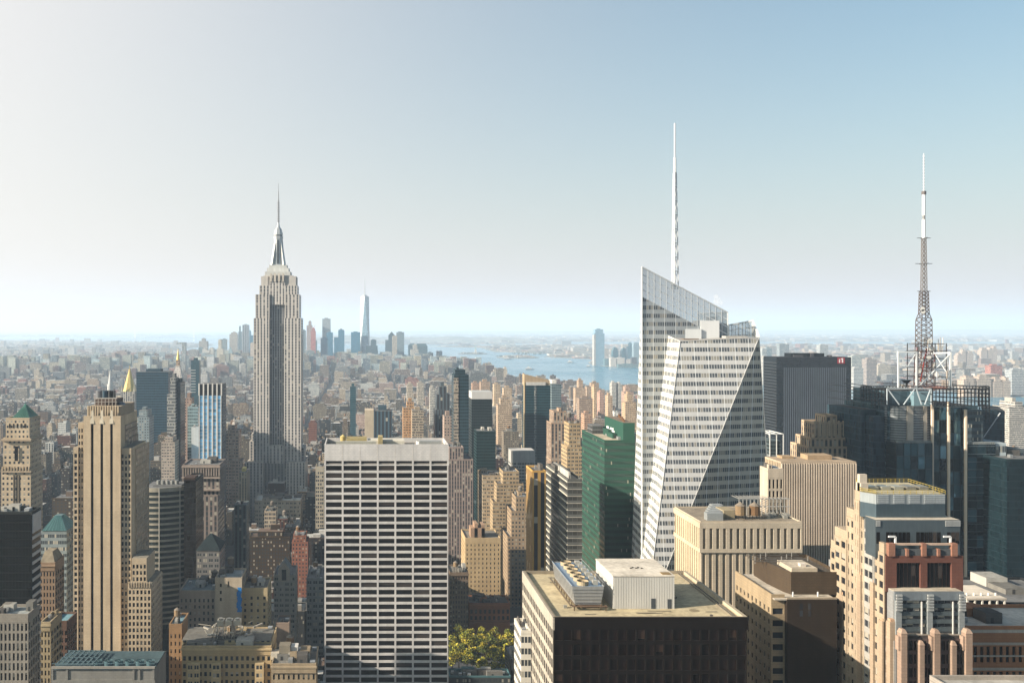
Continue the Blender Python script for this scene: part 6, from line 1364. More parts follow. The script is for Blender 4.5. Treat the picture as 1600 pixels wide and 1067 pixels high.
# left of the tall art deco skyscraper
r_, inf = far('curved silver far tower left of the tallest art deco skyscraper', [(378.5, 388.5, 507.5)], 5650, 'curtain', (.46, .50, .52)); x0, x1, y0, y1, z = inf[0]
m = MB()
for k in range(4): m.bar((x0 + 3 + k * 10, y0 - 1, 4), (x0 + 2 + k * 10 + 4 * math.sin(k), y0 - 1, z), 2.4, (.58, .6, .62), 'metal')
m.build('rippled_panel', r_)
far('blue pointed far tower right of the curved silver tower', [(389, 391.5, 517), (388.5, 395, 524)], 6100, 'curtain', BL2)
far('slender pointed far tower left of the curved silver tower', [(373.5, 375.5, 510), (372.5, 377.5, 518)], 6000, 'curtain', (.22, .3, .34))
far('broad cream far tower with flat top', [(361, 370, 519.5), (358.5, 371, 522)], 6300, 'piers', (.58, .54, .48))
r_, inf = far('white far tower with green pyramid and lantern', [(356, 363, 552), (353, 368, 554)], 5300, 'punch', (.62, .56, .46)); x0, x1, y0, y1, z = inf[0]; pyramid(r_, x0, x1, y0, y1, z, 40, (.34, .42, .42), name='pyramid_roof')
far('cream setback far tower left of the white green topped tower', [(341, 346, 531), (339, 349, 545)], 5500, 'punch', (.62, .56, .46))
far('blue grey far tower behind the cream setback tower', [(346, 353.5, 530)], 6200, 'curtain', (.30, .36, .38))
far('teal far block right of the white green topped tower', [(365.5, 374, 552.5)], 5320, 'curtain', (.2, .28, .3))
far('domed brown grey far tower', [(315, 320.5, 529), (311, 324, 533)], 6200, 'punch', (.38, .36, .34))
far('white far tower with blue side', [(316, 322.5, 545), (316, 327, 547)], 5500, 'punch', (.62, .60, .56))
far('white far tower beside the white tower with blue side', [(327, 333.5, 544)], 5600, 'punch', (.60, .58, .54))
far('teal far block below the domed brown grey tower', [(310, 316, 543)], 5900, 'curtain', (.24, .32, .34))
far('teal far block between the white towers', [(332, 338, 547)], 5800, 'curtain', (.24, .32, .34))
far('large plain grey far slab left of the domed tower', [(294.5, 309.5, 546.5)], 5200, 'piers', (.42, .42, .41))
r_, inf = far('two toned far tower with slanted top behind the clock tower', [(275, 279.5, 536), (279.4, 284.5, 537.5), (284.4, 289.8, 535)], 4800, 'piers', (.42, .46, .47), 30)
r_, inf = tower('apartment_tower', 'lone grey pink apartment tower before the east river', [(181, 198.5, 549.5)], 5000, 70, 'punch', (.40, .32, .30), 6, 6, cat='apartment tower')
MB().box(inf[0][0] - 20, inf[0][0] - .1, 4990, 5060, 2, PZ(551, 5000), (.44, .36, .33), 'punch', 6, 6).build('wing', r_)
far('white pointed far tower below the teal blocks', [(351, 354, 566), (349, 356, 575)], 4600, 'punch', (.54, .54, .52))
far('pale far block in front of the curved silver tower', [(374, 384, 568)], 4700, 'punch', (.54, .53, .5), cat='office building')
far('grey low far block between the cream tower and the grey slab', [(320, 343, 570)], 4900, 'punch', (.38, .42, .43), cat='office building')
far('cream far block right of the curved silver tower', [(391, 396, 536)], 5200, 'punch', (.6, .5, .42), cat='office building')
far('white far apartment block near the slim dark teal glass tower', [(313, 324, 583)], 3600, 'punch', (.52, .5, .48), cat='apartment tower')

# ---------------------------------------------------------------- across the river
JC = 'towers across the river'
def jc(label, tiers, D, style='curtain', col=BL, dep=40, cat='skyscraper', name='waterfront_tower'):
    return tower(name, label, tiers, D, dep, style, col, 5, 6, group=JC, cat=cat, step=3)
r_, inf = jc('tall lone glass tower across the river with rounded top corners', [(930, 942.5, 514.5), (928.5, 944.5, 521)], 6450, 'curtain', (.30, .46, .56), 55)
MB().box(inf[1][0] - 1.5, inf[1][0] + 10, 6449, 6500, 2, PZ(523, 6450), (.60, .58, .54), 'piers', 5, 6).build('pale_side', r_)
jc('short teal block right of the tall lone glass tower', [(944.6, 953, 561)], 6420, 'curtain', (.2, .32, .36), cat='office building')
for (a, q, b_, lab) in ((957.5, 543.5, 966, 'dark arched glass tower nearest the tall lone glass tower'), (971.5, 544.5, 980, 'second dark arched glass tower across the river')):
    r_, inf = jc(lab, [(a + 1.5, b_ - 1.5, q), (a, b_, q + 3.5)], 6600, 'curtain', (.10, .22, .27))
jc('blue glass tower with stepped top across the river', [(983.5, 988, 536), (981, 989, 541)], 6500, 'curtain', (.16, .30, .37))
jc('pale glass tower partly hidden by the faceted tower', [(990, 1001, 536)], 6400, 'curtain', (.36, .48, .54))
for (a, q, b_, lab) in ((954, 559, 963, 'white apartment block at the left of the far waterfront row'), (965, 559, 976, 'white apartment block with stepped top in the far waterfront row'), (979, 562, 989, 'small white block at the right of the far waterfront row')): jc(lab, [(a, b_, q)], 6350, 'punch', (.62, .58, .53), cat='apartment tower', name='apartment_block')
jc('long low teal pier building on the far waterfront', [(966, 1000, 569)], 6180, 'ribbon', (.14, .26, .28), cat='pier building', name='pier_building')
for (a, q, b_, D, c, lab) in ((1191, 545, 1198, 4700, (.5, .52, .52), 'pale slab across the river touching the faceted tower'), (1198, 544, 1206, 5000, (.30, .38, .42), 'blue slab across the river right of the faceted tower'), (1218, 537.5, 1233, 5600, (.34, .38, .4), 'hazy grey twin topped tower behind the black slab'), (1281, 539, 1294, 5300, (.48, .5, .5), 'pale tower with blue side rising behind the black slab'), (1192, 558, 1203, 4300, (.56, .53, .49), 'near pale apartment slab between the faceted tower and black slab'),
        (1331, 556, 1350, 4300, (.52, .54, .52), 'white shed roofed block right of the black slab'), (1354, 561, 1370, 4200, (.42, .36, .33), 'square brick tower by the water right of the black slab'), (1334, 575, 1349, 4000, (.56, .56, .54), 'low white waterfront block right of the black slab'), (1372, 570, 1392, 4500, (.58, .52, .44), 'low cream block right of the square brick tower')):
    jc(lab, [(a, b_, q)], D, 'grid', c, cat='apartment tower', name='apartment_tower')
for (a, q, b_, lab) in ((1496, 552, 1503, 'pale tower at the left of the distant inland cluster'), (1503, 546.5, 1510, 'second pale tower of the distant inland cluster'), (1512, 549, 1521, 'pale tower with stepped top in the distant inland cluster'), (1533, 544, 1543, 'twin pale tower at the middle of the distant inland cluster'), (1545, 543.5, 1551, 'slim pale tower of the distant inland cluster'), (1551, 541.5, 1558, 'rightmost pale tower of the distant inland cluster')):
    r_, inf = jc(lab, [(a + 1.5, b_ - 1.5, q), (a, b_, q + 3)], 6300, 'punch', (.50, .42, .36), cat='apartment tower', name='apartment_tower')
for k, (a, q, b_) in enumerate(((1506, 588, 1524), (1527, 588, 1549), (1552, 591, 1567), (1568, 590, 1579))):
    jc('cream riverside apartment block, ' + ('leftmost', 'second from left', 'third from left', 'rightmost')[k] + ' of four in a row', [(a + 3, b_ - 3, q), (a, b_, q + 5)], 3560, 'pairs', (.54, .44, .36), cat='apartment tower', name='apartment_block')
jc('pale grey tall riverside tower at the right edge across the water', [(1581, 1602, 578)], 3650, 'grid', (.50, .52, .53), cat='apartment tower', name='apartment_tower')
jc('long red brick block behind the riverside apartments', [(1548, 1566, 571)], 4300, 'ribbon', (.50, .22, .17), cat='apartment tower', name='apartment_block')

# ---------------------------------------------------------------- statue on its island, old terminal hall, boats, bridges
root = thing('statue', 'tiny robed statue with raised torch on star shaped pedestal island', 'statue', (1047 + 60, 9450, 3)); x, y = 1107, 9450; g = (.30, .42, .38)
m = MB()
for r, z0, z1 in ((50, 3, 10), (30, 10, 16)): m.loft([(x + r * (1 if i % 2 else .75) * math.cos(i * math.pi / 11), y + r * (1 if i % 2 else .75) * math.sin(i * math.pi / 11), z0) for i in range(22)], [(x + r * .95 * (1 if i % 2 else .75) * math.cos(i * math.pi / 11), y + r * .95 * (1 if i % 2 else .75) * math.sin(i * math.pi / 11), z1) for i in range(22)], (.5, .47, .42))
s4 = lambda r, z: [(x - r, y - r, z), (x + r, y - r, z), (x + r, y + r, z), (x - r, y + r, z)]
m.loft(s4(10, 16), s4(7, 46), (.52, .48, .42)); m.build('pedestal', root)
m = MB(); m.cyl(x, y, 5.2, 46, 66, g, n=10, r2=4.6, top=False); m.cyl(x, y, 4.6, 66, 78, g, n=10, r2=3.4); m.cyl(x, y, 1.8, 78, 80, g, n=8, top=False); m.cyl(x, y, 2.4, 80, 85, g, n=8, r2=1.6); m.bar((x - 3, y, 76), (x - 5, y, 90), 2.2, g, 'stone', 6); m.bar((x + 3, y, 76), (x + 4.6, y - 3, 68), 2.2, g, 'stone', 6)
for k in range(7): a = math.pi * k / 6; m.bar((x + 2 * math.cos(a), y, 84 + 2 * math.sin(a)), (x + 4.4 * math.cos(a), y, 84 + 4 * math.sin(a)), .5, g)
m.build('robed_figure', root); MB().cyl(x - 5, y, .9, 90, 92, (.5, .5, .45), n=8, r2=1.6).cyl(x - 5, y, 1.4, 92, 96, (.75, .55, .18), 'gold', n=8, r2=.2).build('torch', root)
root, inf = tower('terminal_hall', 'red roofed old hall with corner towers on the small harbor island', [(851, 864, 562.5)], 8020, 40, 'pairs', (.46, .30, .24), 8, 7, cat='hall')
x0, x1, y0, y1, z = inf[0]
for xx in (x0, x1 - 9): 
    for yy in (y0, y1 - 9): m = MB(); m.box(xx, xx + 9, yy - .2, yy + 9, 2, z + 9, (.5, .36, .3)); m.build('corner_tower', root); pyramid(root, xx, xx + 9, yy, yy + 9, z + 9, 8, (.3, .42, .38), name='tower_roof')
for k, (a, b_, q, lab) in enumerate(((826, 846, 565, 'long low pale pier shed left of the red roofed hall'), (866, 872, 567, 'small white annex right of the red roofed hall'))): tower('pier_building', lab, [(a, b_, q)], 8040, 30, 'ribbon', (.56, .52, .48), 8, 6, cat='pier building')
def boat(px, py, L, lab, wake=True):
    D = F * CAMZ / (py - HY); x, y = PX(px, D), D
    r_ = thing('ferry', lab, 'boat', (x, y, .2), 'boats in the harbor')
    hull = [(-L / 2, 0), (-L / 2 + L * .1, -L * .13), (L / 2 - L * .2, -L * .13), (L / 2, 0), (L / 2 - L * .2, L * .13), (-L / 2 + L * .1, L * .13)]
    m = MB(); m.loft([(x + a * .94, y + b * .8, .2) for a, b in hull], [(x + a, y + b, L * .09) for a, b in hull], (.30, .32, .34), 'paint'); m.build('hull', r_)
    m = MB(); m.box(x - L * .33, x + L * .22, y - L * .09, y + L * .09, L * .09, L * .19, (.74, .74, .72), 'ribbon', 4, L * .1); m.box(x - L * .2, x + L * .1, y - L * .07, y + L * .07, L * .19, L * .26, (.76, .76, .74), 'paint'); m.build('cabin', r_)
    MB().cyl(x - L * .1, y, L * .03, L * .26, L * .36, (.5, .3, .1), 'paint', n=8).build('funnel', r_)
for a in ((827, 577.5, 60, 'white ferry in mid channel, nearest boat to the camera'), (772, 577, 38, 'small pale boat left of the nearest ferry'), (793, 561.5, 70, 'large pale ferry before the low islands'), (891, 566.8, 55, 'white ferry left of the tall lone glass tower'), (725, 553, 60, 'distant boat under the statue'), (920, 573, 40, 'small craft off the far waterfront towers')): boat(*a)

def susp_bridge(label, tA, tB, endA, endB, th, dz, col, w, group=None):
    """Two towers, deck, main cables and hangers between ground points."""
    r_ = thing('suspension_bridge', label, 'bridge', (*tA, 0), group)
    A, B = Vector((*tA, 0)), Vector((*tB, 0)); d = (B - A).normalized(); s = Vector((-d.y, d.x, 0)) * w
    for T in (A, B):
        m = MB()
        for sg in (-1, 1): m.bar(T + s * sg, T + s * sg * .9 + Vector((0, 0, th)), w * .45, col, 'paint')
        for f in (.42, .72, .96): m.bar(T + s + Vector((0, 0, th * f)), T - s + Vector((0, 0, th * f)), w * .4, col, 'paint')
        m.build('tower', r_)
    up = Vector((0, 0, dz)); EA, EB = Vector((*endA, 0)), Vector((*endB, 0)); m = MB(); pts = [EA + up * .7, A + up, (A + B) / 2 + up * 1.1, B + up, EB + up * .7]
    for p, q in zip(pts, pts[1:]):
        dd = (q - p).normalized(); sd = Vector((-dd.y, dd.x, 0)) * w * .9
        m.face([tuple(p - sd), tuple(p + sd), tuple(q + sd), tuple(q - sd)], (.3, .3, .3), 'paint')
        for sg in (-1, 1): m.face([tuple(p + sd * sg - Vector((0, 0, w * .35))), tuple(q + sd * sg - Vector((0, 0, w * .35))), tuple(q + sd * sg), tuple(p + sd * sg)], col, 'paint')
    m.build('deck', r_)
    for sg in (-1, 1):
        m = MB(); prev = None
        def cab(p, q, zp, zq, sag, n=16):
            out = []
            for i in range(n + 1):
                f = i / n; v = p + (q - p) * f + s * sg * .9; out.append(Vector((v.x, v.y, zp + (zq - zp) * f - sag * 4 * f * (1 - f))))
            return out
        for c in (cab(EA, A, dz * .7, th, th * .12, 8), cab(A, B, th, th, th - dz * 1.12, 20), cab(B, EB, th, dz * .7, th * .12, 8)):
            for p, q in zip(c, c[1:]): m.bar(p, q, w * .09, col, 'paint')
            for p in c[1:-1]: m.bar(p, (p.x, p.y, dz), w * .03, col, 'paint')
        m.build('main_cable', r_)
susp_bridge('faint distant suspension bridge on the horizon left of the tallest skyscraper', (PX(211, 17015), 17015), (PX(303, 17900), 17900), (PX(150, 16700), 16700), (PX(352, 18300), 18300), 211, 70, (.92, .93, .93), 18)
susp_bridge('hazy grey suspension bridge over the east river at the far left', (PX(20, 5450), 5450), (PX(62, 5560), 5560), (PX(-60, 5300), 5300), (PX(140, 5800), 5800), 102, 44, (.72, .75, .77), 9)
# elevated highway across the river
structure('far_highway', lambda m: [m.box(3000 + i * 400, 3400 + i * 400, 5640 - i * 30, 5665 - i * 30, 20, 24, (.5, .48, .45), bottom=True) for i in range(14)])
# ---------------------------------------------------------------- trees of the square
def tree(x, y, h, r, seed, label):
    rng = random.Random(seed); nr = np.random.RandomState(seed)
    root = thing('plane_tree', label, 'tree', (x, y, 2), 'trees of the square')
    m = MB(); m.cyl(x, y, .45, 2, 2 + h * .45, (.16, .12, .09), n=8, r2=.28)
    limbs = []
    for k in range(6):
        a = k * 1.05 + rng.random(); q = (x + r * .55 * math.cos(a), y + r * .55 * math.sin(a), 2 + h * rng.uniform(.6, .8)); m.bar((x, y, 2 + h * rng.uniform(.3, .43)), q, .26, (.16, .12, .09), 'stone', 6); limbs.append(q)
    m.build('trunk', root)
    clumps = [(x + r * .62 * math.cos(a) * rr, y + r * .62 * math.sin(a) * rr, 2 + h * (.86 - .3 * rr * rr + rng.uniform(-.07, .07)), r * rng.uniform(.26, .44)) for a, rr in ((rng.uniform(0, 6.28), math.sqrt(rng.uniform(0, 1.5))) for _ in range(20))]
    m = MB()
    for cx_, cy_, cz, cr in clumps:
        n = int(95 * (cr / 3) ** 2) + 30; base = rng.choice([(.40, .37, .03), (.22, .24, .025), (.11, .14, .02), (.54, .44, .035)])
        for _ in range(n):
            v = nr.normal(size=3); v /= np.linalg.norm(v); v *= cr * nr.uniform(.55, 1.12); v[2] *= .72
            c = Vector((cx_ + v[0], cy_ + v[1], cz + v[2])); a = Vector(nr.normal(size=3)).normalized() * nr.uniform(.3, .62); b_ = a.cross(Vector(nr.normal(size=3))).normalized() * nr.uniform(.25, .5)
            k = nr.uniform(.7, 1.3); m.face([tuple(c - a), tuple(c + b_), tuple(c + a), tuple(c - b_)], (base[0] * k, base[1] * k, base[2]), 'foliage')
    m.build('crown', root)
rng = random.Random(21); i = 0
rows = ((704, 4), (722, 5), (740, 5), (758, 5))
for ri, (yy, n) in enumerate(rows):
    for k in range(n):
        px = 708 + (k + .5 * (ri % 2)) * 94 / n + rng.uniform(-2, 2)
        tree(PX(px, yy), yy + rng.uniform(-4, 4), rng.uniform(17, 23), rng.uniform(5.6, 7.6), 100 + i, 'yellow green street tree in the %s row of the square, %s' % (('front', 'second', 'third', 'back')[ri], ('first from the left', 'second from the left', 'third from the left', 'fourth from the left', 'fifth from the left')[k])); i += 1
FOOT.append((PX(700, 700), PX(800, 700) + 4, 685, 775))

# ---------------------------------------------------------------- ordinary city blocks
def inside(poly, x, y):
    c = False; j = len(poly) - 1
    for i in range(len(poly)):
        xi, yi = poly[i]; xj, yj = poly[j]
        if (yi > y) != (yj > y) and x < (xj - xi) * (y - yi) / (yj - yi) + xi: c = not c
        j = i
    return c
PAL = [('beige', (.44, .37, .28), 6), ('cream', (.52, .44, .34), 5), ('red brick', (.31, .15, .11), 4), ('brown', (.22, .16, .12), 4), ('grey', (.32, .32, .31), 5), ('pale grey', (.46, .46, .44), 3), ('white', (.58, .56, .52), 3), ('tan', (.42, .31, .21), 5), ('pinkish', (.44, .33, .28), 3), ('dark grey', (.14, .15, .16), 3)]
PW = [p[2] for p in PAL]
RC = [(.06, .07, .075), (.09, .11, .12), (.12, .15, .16), (.2, .2, .2), (.34, .33, .31), (.45, .44, .42), (.5, .49, .46), (.2, .15, .12)]
rng = random.Random(77); SPEC = []
GX, GY = 12.0, 12.0; grid_foot = {}
for f in FOOT:
    for gx in range(int((f[0] - 3) // 20), int((f[1] + 3) // 20) + 1):
        for gy in range(int((f[2] - 3) // 20), int((f[3] + 3) // 20) + 1): grid_foot.setdefault((gx, gy), []).append(f)
def clash(x0, x1, y0, y1):
    for gx in range(int(x0 // 20), int(x1 // 20) + 1):
        for gy in range(int(y0 // 20), int(y1 // 20) + 1):
            for f in grid_foot.get((gx, gy), ()):
                if x0 < f[1] + 2 and x1 > f[0] - 2 and y0 < f[3] + 2 and y1 > f[2] - 2: return True
    return False
def height(x, y):
    t = rng.random()
    if y < 1000: h = rng.uniform(22, 62)
    elif y < 1650: h = rng.uniform(20, 58) if t < .9 else rng.uniform(58, 95)
    elif y < 2500: h = rng.uniform(14, 40) if t < .9 else rng.uniform(40, 72)
    elif y < 4200: h = rng.uniform(11, 26) if t < .9 else rng.uniform(26, 58)
    else: h = rng.uniform(14, 42) if t < .88 else rng.uniform(42, 85)
    return h
y = 655.0; blk = 0
while y < 4700:
    blk += 1
    dep_blk = 60.0; scale = 1.0 if y < 2200 else 1.35 if y < 3400 else 1.8
    xmin, xmax = PX(-60, y), PX(1680, y)
    bx = math.floor((xmin + 137) / 265.0) * 265.0 - 137
    while bx < xmax:
        a, e = bx + 15, bx + 250
        for row in (0, 1):
            x = a
            while x < e - 6:
                w = min(rng.choice([8, 10, 13, 16, 20, 26, 34]) * scale * rng.uniform(.85, 1.15), e - x); d = 29.0 * rng.uniform(.72, 1.0)
                if xmin < x < xmax and w > 5:
                    y0 = y + (0 if row == 0 else 31 + (29 - d)); y1 = y0 + d
                    if not clash(x, x + w, y0, y1) and inside(MANHATTAN, x + w / 2, y0 + 40) and inside(MANHATTAN, x + w / 2, y0):
                        h = height(x, y0)
                        if w < 11: h = min(h, 30)
                        if x > 1050: h = min(h, 26)
                        zmax = CAMZ - y0 * .0945 * (1.0 if y0 > 1100 else 1.45) if y0 < 2000 else 90
                        px = CX + F * x / y0
                        if -170 < x < 50 and y0 < 760: zmax = 12
                        elif y0 < 900: zmax = CAMZ - y0 * (.295 if px < 520 else .262)
                        h = max(9, min(h, zmax))
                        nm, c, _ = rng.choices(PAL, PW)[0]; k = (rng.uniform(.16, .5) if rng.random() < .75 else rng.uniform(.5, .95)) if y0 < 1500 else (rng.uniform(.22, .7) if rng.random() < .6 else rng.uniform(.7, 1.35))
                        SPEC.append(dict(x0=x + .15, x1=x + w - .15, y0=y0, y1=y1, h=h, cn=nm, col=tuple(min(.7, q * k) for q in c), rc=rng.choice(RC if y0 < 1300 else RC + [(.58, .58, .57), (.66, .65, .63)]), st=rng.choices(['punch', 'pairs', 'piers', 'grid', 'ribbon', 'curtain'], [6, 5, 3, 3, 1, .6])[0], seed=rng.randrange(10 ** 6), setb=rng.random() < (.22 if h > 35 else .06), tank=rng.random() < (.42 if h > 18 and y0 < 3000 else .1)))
                x += w + (0 if rng.random() < .8 else rng.uniform(1, 5))
        bx += 265.0
    y += 79.0

# visibility count in a small depth picture
S = 0.5; W_, H_ = 800, 534
ids = -np.ones((H_, W_), dtype=np.int32)
items = [(r[2], r[0], r[1], r[3], r[4], -2) for r in RAST] + [(s['y0'], s['x0'], s['x1'], s['y1'], s['h'] + 2, i) for i, s in enumerate(SPEC)]
items.sort(reverse=True)
def paint(xa, xb, ya, yb, i):
    a, b_, c, d = int(max(0, round(xa * S))), int(min(W_, round(xb * S))), int(max(0, round(ya * S))), int(min(H_, round(yb * S)))
    if b_ > a and d > c: ids[c:d, a:b_] = i
for y0, x0, x1, y1, z, i in items:
    pa, pb, qa, qb = CX + F * x0 / y0, CX + F * x1 / y0, CX + F * x0 / y1, CX + F * x1 / y1
    ft, bt = HY + F * (CAMZ - z) / y0, HY + F * (CAMZ - z) / y1
    paint(min(pa, qa) if pa > CX else pa, max(pb, qb) if pb < CX else pb, ft, HY + F * CAMZ / y1, i)
    if bt < ft: paint((pa + qa) / 2, (pb + qb) / 2, bt, ft, i)
    paint(pa, pb, ft, HY + F * CAMZ / y0, i)
vis = np.bincount(ids[ids >= 0], minlength=len(SPEC))
order = np.argsort(-vis); N_IND = 210
chosen = set(int(i) for i in order[:N_IND] if vis[i] > 10)

def fill_parts(s, out):
    """Adds a block building's pieces; out(name) gives the mesh to add to."""
    r = random.Random(s['seed']); x0, x1, y0, y1, z = s['x0'], s['x1'], s['y0'], s['y1'], s['h'] + 2; near = y0 < 2600
    bay = r.choice([2.8, 3.3, 4.0]); fl = 3.6 if y0 < 2500 else 4.5
    w = out('wall'); w.box(x0, x1, y0, y1, 2, z, s['col'], s['st'], bay, fl, top=False)
    rf = out('roof'); rf.face([(x0, y0, z - (.9 if near else 0)), (x1, y0, z - (.9 if near else 0)), (x1, y1, z - (.9 if near else 0)), (x0, y1, z - (.9 if near else 0))], s['rc'], 'roof_cover')
    top = z; ax0, ax1, ay0, ay1 = x0, x1, y0, y1
    if s['setb'] and x1 - x0 > 9:
        q = (x1 - x0) * r.uniform(.12, .22); top = z + r.uniform(4, 12) if s['h'] > 30 else z + 4; ax0, ax1, ay0, ay1 = x0 + q, x1 - q, y0 + 3, y1 - 3
        w.box(ax0, ax1, ay0, ay1, z - .9, top, s['col'], s['st'], bay, fl, topcol=s['rc'])
    c2 = r.choice([s['col'], (.34, .32, .29), (.52, .5, .47), (.2, .15, .12)])
    for _ in range(r.randint(1, 3) if near else 1):
        bw, bd, bh = (ax1 - ax0) * r.uniform(.18, .45), (ay1 - ay0) * r.uniform(.15, .35), r.uniform(2.4, 5)
        bx, by = r.uniform(ax0 + .4, ax1 - bw - .4), r.uniform(ay0 + .4, ay1 - bd - .4); out('bulkhead').box(bx, bx + bw, by, by + bd, top - 1, top + bh, c2, topcol=s['rc'], topmat='roof_cover')
    if near:
        for _ in range(r.randint(1, 4)):
            bx, by = r.uniform(ax0 + .5, ax1 - 2.5), r.uniform(ay0 + .5, ay1 - 2.5); out('vent_unit').box(bx, bx + r.uniform(.8, 2), by, by + r.uniform(.8, 2), top - 1, top + r.uniform(.4, 1.4), r.choice([(.6, .6, .58), (.4, .4, .4), (.7, .68, .64)]), 'metal')
    if s['tank']: water_tank(None, r.uniform(ax0 + 2.5, ax1 - 2.5) if ax1 - ax0 > 5.5 else (ax0 + ax1) / 2, r.uniform(ay0 + 3, ay1 - 3), top - .9, r, target=out('water_tank'))
    if near and r.random() < .5 and y0 < 1700: out('cornice').box(x0 - .4, x1 + .4, y0 - .6, y0 - .01, z - 1.3, z + .15, tuple(min(.75, q * 1.2) for q in s['col']), bottom=True)

# where things are, by the landmarks beside them
MARKS = [(28, 'the green pyramid roof tower'), (160, 'the cream strip tower'), (260, 'the curved banded tower'), (330, 'the bright blue tower'), (433, 'the tallest skyscraper'), (604, 'the white travertine slab'), (720, 'the slender rounded dark tower'), (752, 'the white topped dark hotel'), (838, 'the slanted crown glass tower'), (965, 'the green lettered tower'), (1095, 'the faceted tower'), (1268, 'the black slab tower'), (1443, 'the caged mast tower'), (1590, 'the right edge')]
BANDS = ((900, 'close'), (1250, 'mid distance'), (1700, 'farther'), (2400, 'far'), (3300, 'very far'), (9999, 'remote'))
TONE = lambda s: 'dark roofed' if sum(s['rc']) < .55 else 'light roofed' if sum(s['rc']) > .95 else 'grey roofed'
cand = {}
for i in chosen:
    s = SPEC[i]; px = CX + F * (s['x0'] + s['x1']) / 2 / s['y0']; mk = min(MARKS, key=lambda t: abs(t[0] - px)); side = 'left of' if px < mk[0] - 12 else 'right of' if px > mk[0] + 12 else 'below'
    if mk[1] == 'the right edge': side = 'near'
    w = s['x1'] - s['x0']; shape = 'narrow' if w < 12 else 'wide' if w > 27 else 'tall' if s['h'] > 50 else 'low' if s['h'] < 20 else 'mid-height'
    lab = '%s %s %s block%s %s %s' % (shape, TONE(s), s['cn'], ' with water tank' if s['tank'] else '', side, mk[1])
    s['px'], s['kind'] = px, lab; cand.setdefault(lab, []).append(i)
LBL = {}
for lab, ii in cand.items():
    if len(ii) == 1: LBL[ii[0]] = lab
    else:
        ii.sort(key=lambda i: SPEC[i]['y0'])
        words_ = {2: ('nearer', 'farther'), 3: ('nearest', 'middle', 'farthest')}.get(len(ii)) or ['nearest'] + ['%s' % o for o in ('second nearest', 'third nearest', 'fourth nearest', 'fifth nearest', 'sixth nearest', 'seventh nearest', 'eighth nearest', 'ninth nearest', 'tenth nearest')][:len(ii) - 2] + ['farthest']
        for k, i in enumerate(ii): LBL[i] = words_[min(k, len(words_) - 1)] + ' ' + lab
stuff = MB()
for i, s in enumerate(SPEC):
    if i in chosen:
        root = thing('city_block_building', LBL[i], 'building', ((s['x0'] + s['x1']) / 2, (s['y0'] + s['y1']) / 2, 2), 'ordinary buildings of the city blocks')
        bag = []
        def out(nm):
            if nm in ('bulkhead', 'vent_unit', 'water_tank') or not any(n == nm for n, _ in bag): bag.append((nm, MB()))
            return [m_ for n, m_ in bag if n == nm][-1]
        fill_parts(s, out)
        rf_ = None
        for nm, m_ in sorted(bag, key=lambda t: t[0] in ('bulkhead', 'vent_unit', 'water_tank')):
            o_ = m_.build(nm, rf_ if rf_ and nm in ('bulkhead', 'vent_unit', 'water_tank') else root)
            if nm == 'roof': rf_ = o_
    else: fill_parts(s, lambda nm: stuff)

# ---------------------------------------------------------------- mass of small far buildings
rng = random.Random(5)
def scatter(poly, n, ymin, ymax, hf, sz, br=1.0):
    k = 0; t = 0
    while k < n and t < n * 30:
        t += 1
        y = ymin + (ymax - ymin) * rng.random() ** 1.3; x = rng.uniform(PX(-60, y), PX(1700, y))
        if not inside(poly, x, y): continue
        w, d = rng.uniform(*sz), rng.uniform(*sz); 
        if not inside(poly, x + w, y) or clash(x, x + w, y, y + d): continue
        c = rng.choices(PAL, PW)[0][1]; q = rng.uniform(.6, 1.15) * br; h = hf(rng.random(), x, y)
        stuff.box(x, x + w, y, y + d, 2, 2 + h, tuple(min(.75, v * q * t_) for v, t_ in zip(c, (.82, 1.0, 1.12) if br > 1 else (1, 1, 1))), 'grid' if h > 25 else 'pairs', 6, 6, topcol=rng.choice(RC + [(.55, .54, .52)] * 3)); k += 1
low = lambda t, x, y: rng.uniform(7, 16) if t < .9 else rng.uniform(16, 40) if t < .985 else rng.uniform(40, 80)
dn = lambda t, x, y: rng.uniform(18, 50) if t < .7 else rng.uniform(50, 120)
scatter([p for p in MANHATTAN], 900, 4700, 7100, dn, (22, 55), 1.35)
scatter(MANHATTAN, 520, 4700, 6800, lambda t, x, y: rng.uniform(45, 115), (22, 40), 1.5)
scatter(BROOKLYN, 2600, 4700, 9500, low, (18, 60)); scatter(BROOKLYN, 2200, 9500, 19000, low, (30, 110))
scatter(JERSEY, 2600, 3200, 7500, low, (18, 70)); scatter(JERSEY, 2600, 7500, 16000, low, (30, 130))
scatter(STATEN, 700, 14650, 20000, low, (30, 120)); scatter(FAR_JERSEY, 1600, 17500, 36000, lambda t, x, y: rng.uniform(8, 40), (60, 260))
scatter(ellipse(1330, 8300, 180, 200, seed=5), 24, 8120, 8480, lambda t, x, y: rng.uniform(8, 18), (20, 60)); scatter(ellipse(-1120, 8300, 340, 560, seed=8), 90, 7750, 8850, low, (15, 40))
stuff.build('distant_buildings', None, 'stuff')
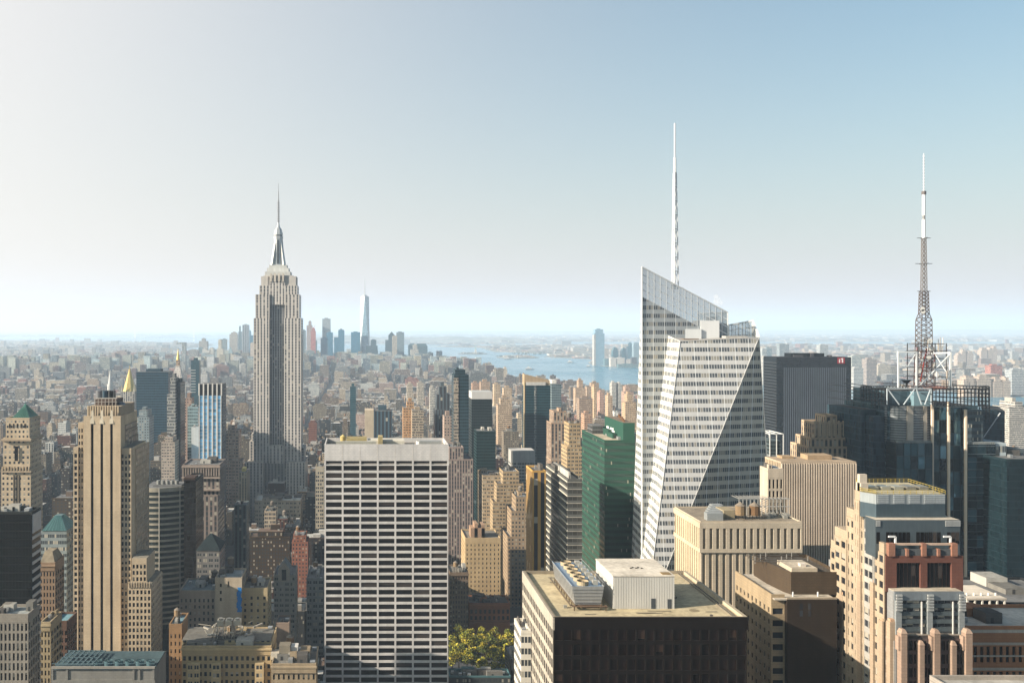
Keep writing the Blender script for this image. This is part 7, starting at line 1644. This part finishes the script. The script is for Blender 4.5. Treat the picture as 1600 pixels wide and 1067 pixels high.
# far-off greenery that reads as one mass
m = MB(); nr = np.random.RandomState(3); rng = random.Random(31)
def grove(x, y, rx, ry, n, hh):
    for _ in range(n):
        a, q = rng.uniform(0, 6.28), math.sqrt(rng.random()); cx_, cy_, r = x + rx * q * math.cos(a), y + ry * q * math.sin(a), rng.uniform(4, 8); z = rng.uniform(.5, 1) * hh
        for _ in range(26):
            v = nr.normal(size=3); v /= np.linalg.norm(v); v *= r * nr.uniform(.6, 1.1); c = Vector((cx_ + v[0], cy_ + v[1], 3 + z * .6 + v[2] * .8)); e = Vector(nr.normal(size=3)).normalized() * 2.4; f = e.cross(Vector(nr.normal(size=3))).normalized() * 2
            m.face([tuple(c - e), tuple(c + f), tuple(c + e), tuple(c - f)], (.05, .075, .03), 'foliage')
for g in ((PX(250, 2100), 2100, 70, 30, 40, 16), (PX(560, 2000), 2000, 60, 25, 40, 15), (1085, 9480, 120, 150, 60, 14), (1330, 8420, 160, 60, 40, 14), (PX(850, 9000), 9300, 260, 300, 80, 12), (PX(540, 3100), 3100, 60, 40, 50, 16)): grove(*g)
m.build('distant_woods', None, 'stuff')

# ---------------------------------------------------------------- wisp of steam above the faceted tower
sm = bpy.data.materials.new('steam'); sm.use_nodes = True; sn = sm.node_tree.nodes; sn.clear()
so = sn.new('ShaderNodeOutputMaterial'); sv = sn.new('ShaderNodeVolumePrincipled'); sv.inputs['Color'].default_value = (.9, .9, .92, 1); sv.inputs['Density'].default_value = 0.10
sm.node_tree.links.new(sv.outputs[0], so.inputs['Volume']); MATS['steam'] = sm
m = MB()
for px, py, r in ((1117, 477, 1.5), (1120, 472, 2.2), (1119, 464, 1.7), (1126, 473, 1.6), (1123, 468, 1.4)):
    cx_, cy_, cz = Q(px, py, 572); rings = [[(cx_ + r * math.sin(a) * math.cos(t), cy_ + r * math.sin(a) * math.sin(t), cz - r * math.cos(a)) for t in (2 * math.pi * i / 10 for i in range(10))] for a in (.35, .9, 1.57, 2.2, 2.8)]
    for k in range(4): m.loft(rings[k], rings[k + 1], (1, 1, 1), 'steam', top=k == 3, bottom=k == 0)
m.build('steam', None, 'stuff')

# ---------------------------------------------------------------- haze
hm = bpy.data.materials.new('haze'); hm.use_nodes = True; hn = hm.node_tree.nodes; hn.clear()
ho = hn.new('ShaderNodeOutputMaterial'); pv = hn.new('ShaderNodeVolumePrincipled')
pv.inputs['Color'].default_value = (*HAZE_COLOR, 1); pv.inputs['Density'].default_value = HAZE_DENSITY; pv.inputs['Anisotropy'].default_value = 0.1
hm.node_tree.links.new(pv.outputs[0], ho.inputs['Volume']); MATS['haze'] = hm
hb = MB(); hb.box(-66000, 66000, -3000, 66000, -1.5, 620, (1, 1, 1), 'haze', bottom=True); hz = hb.build('haze'); hz['kind'] = 'stuff'
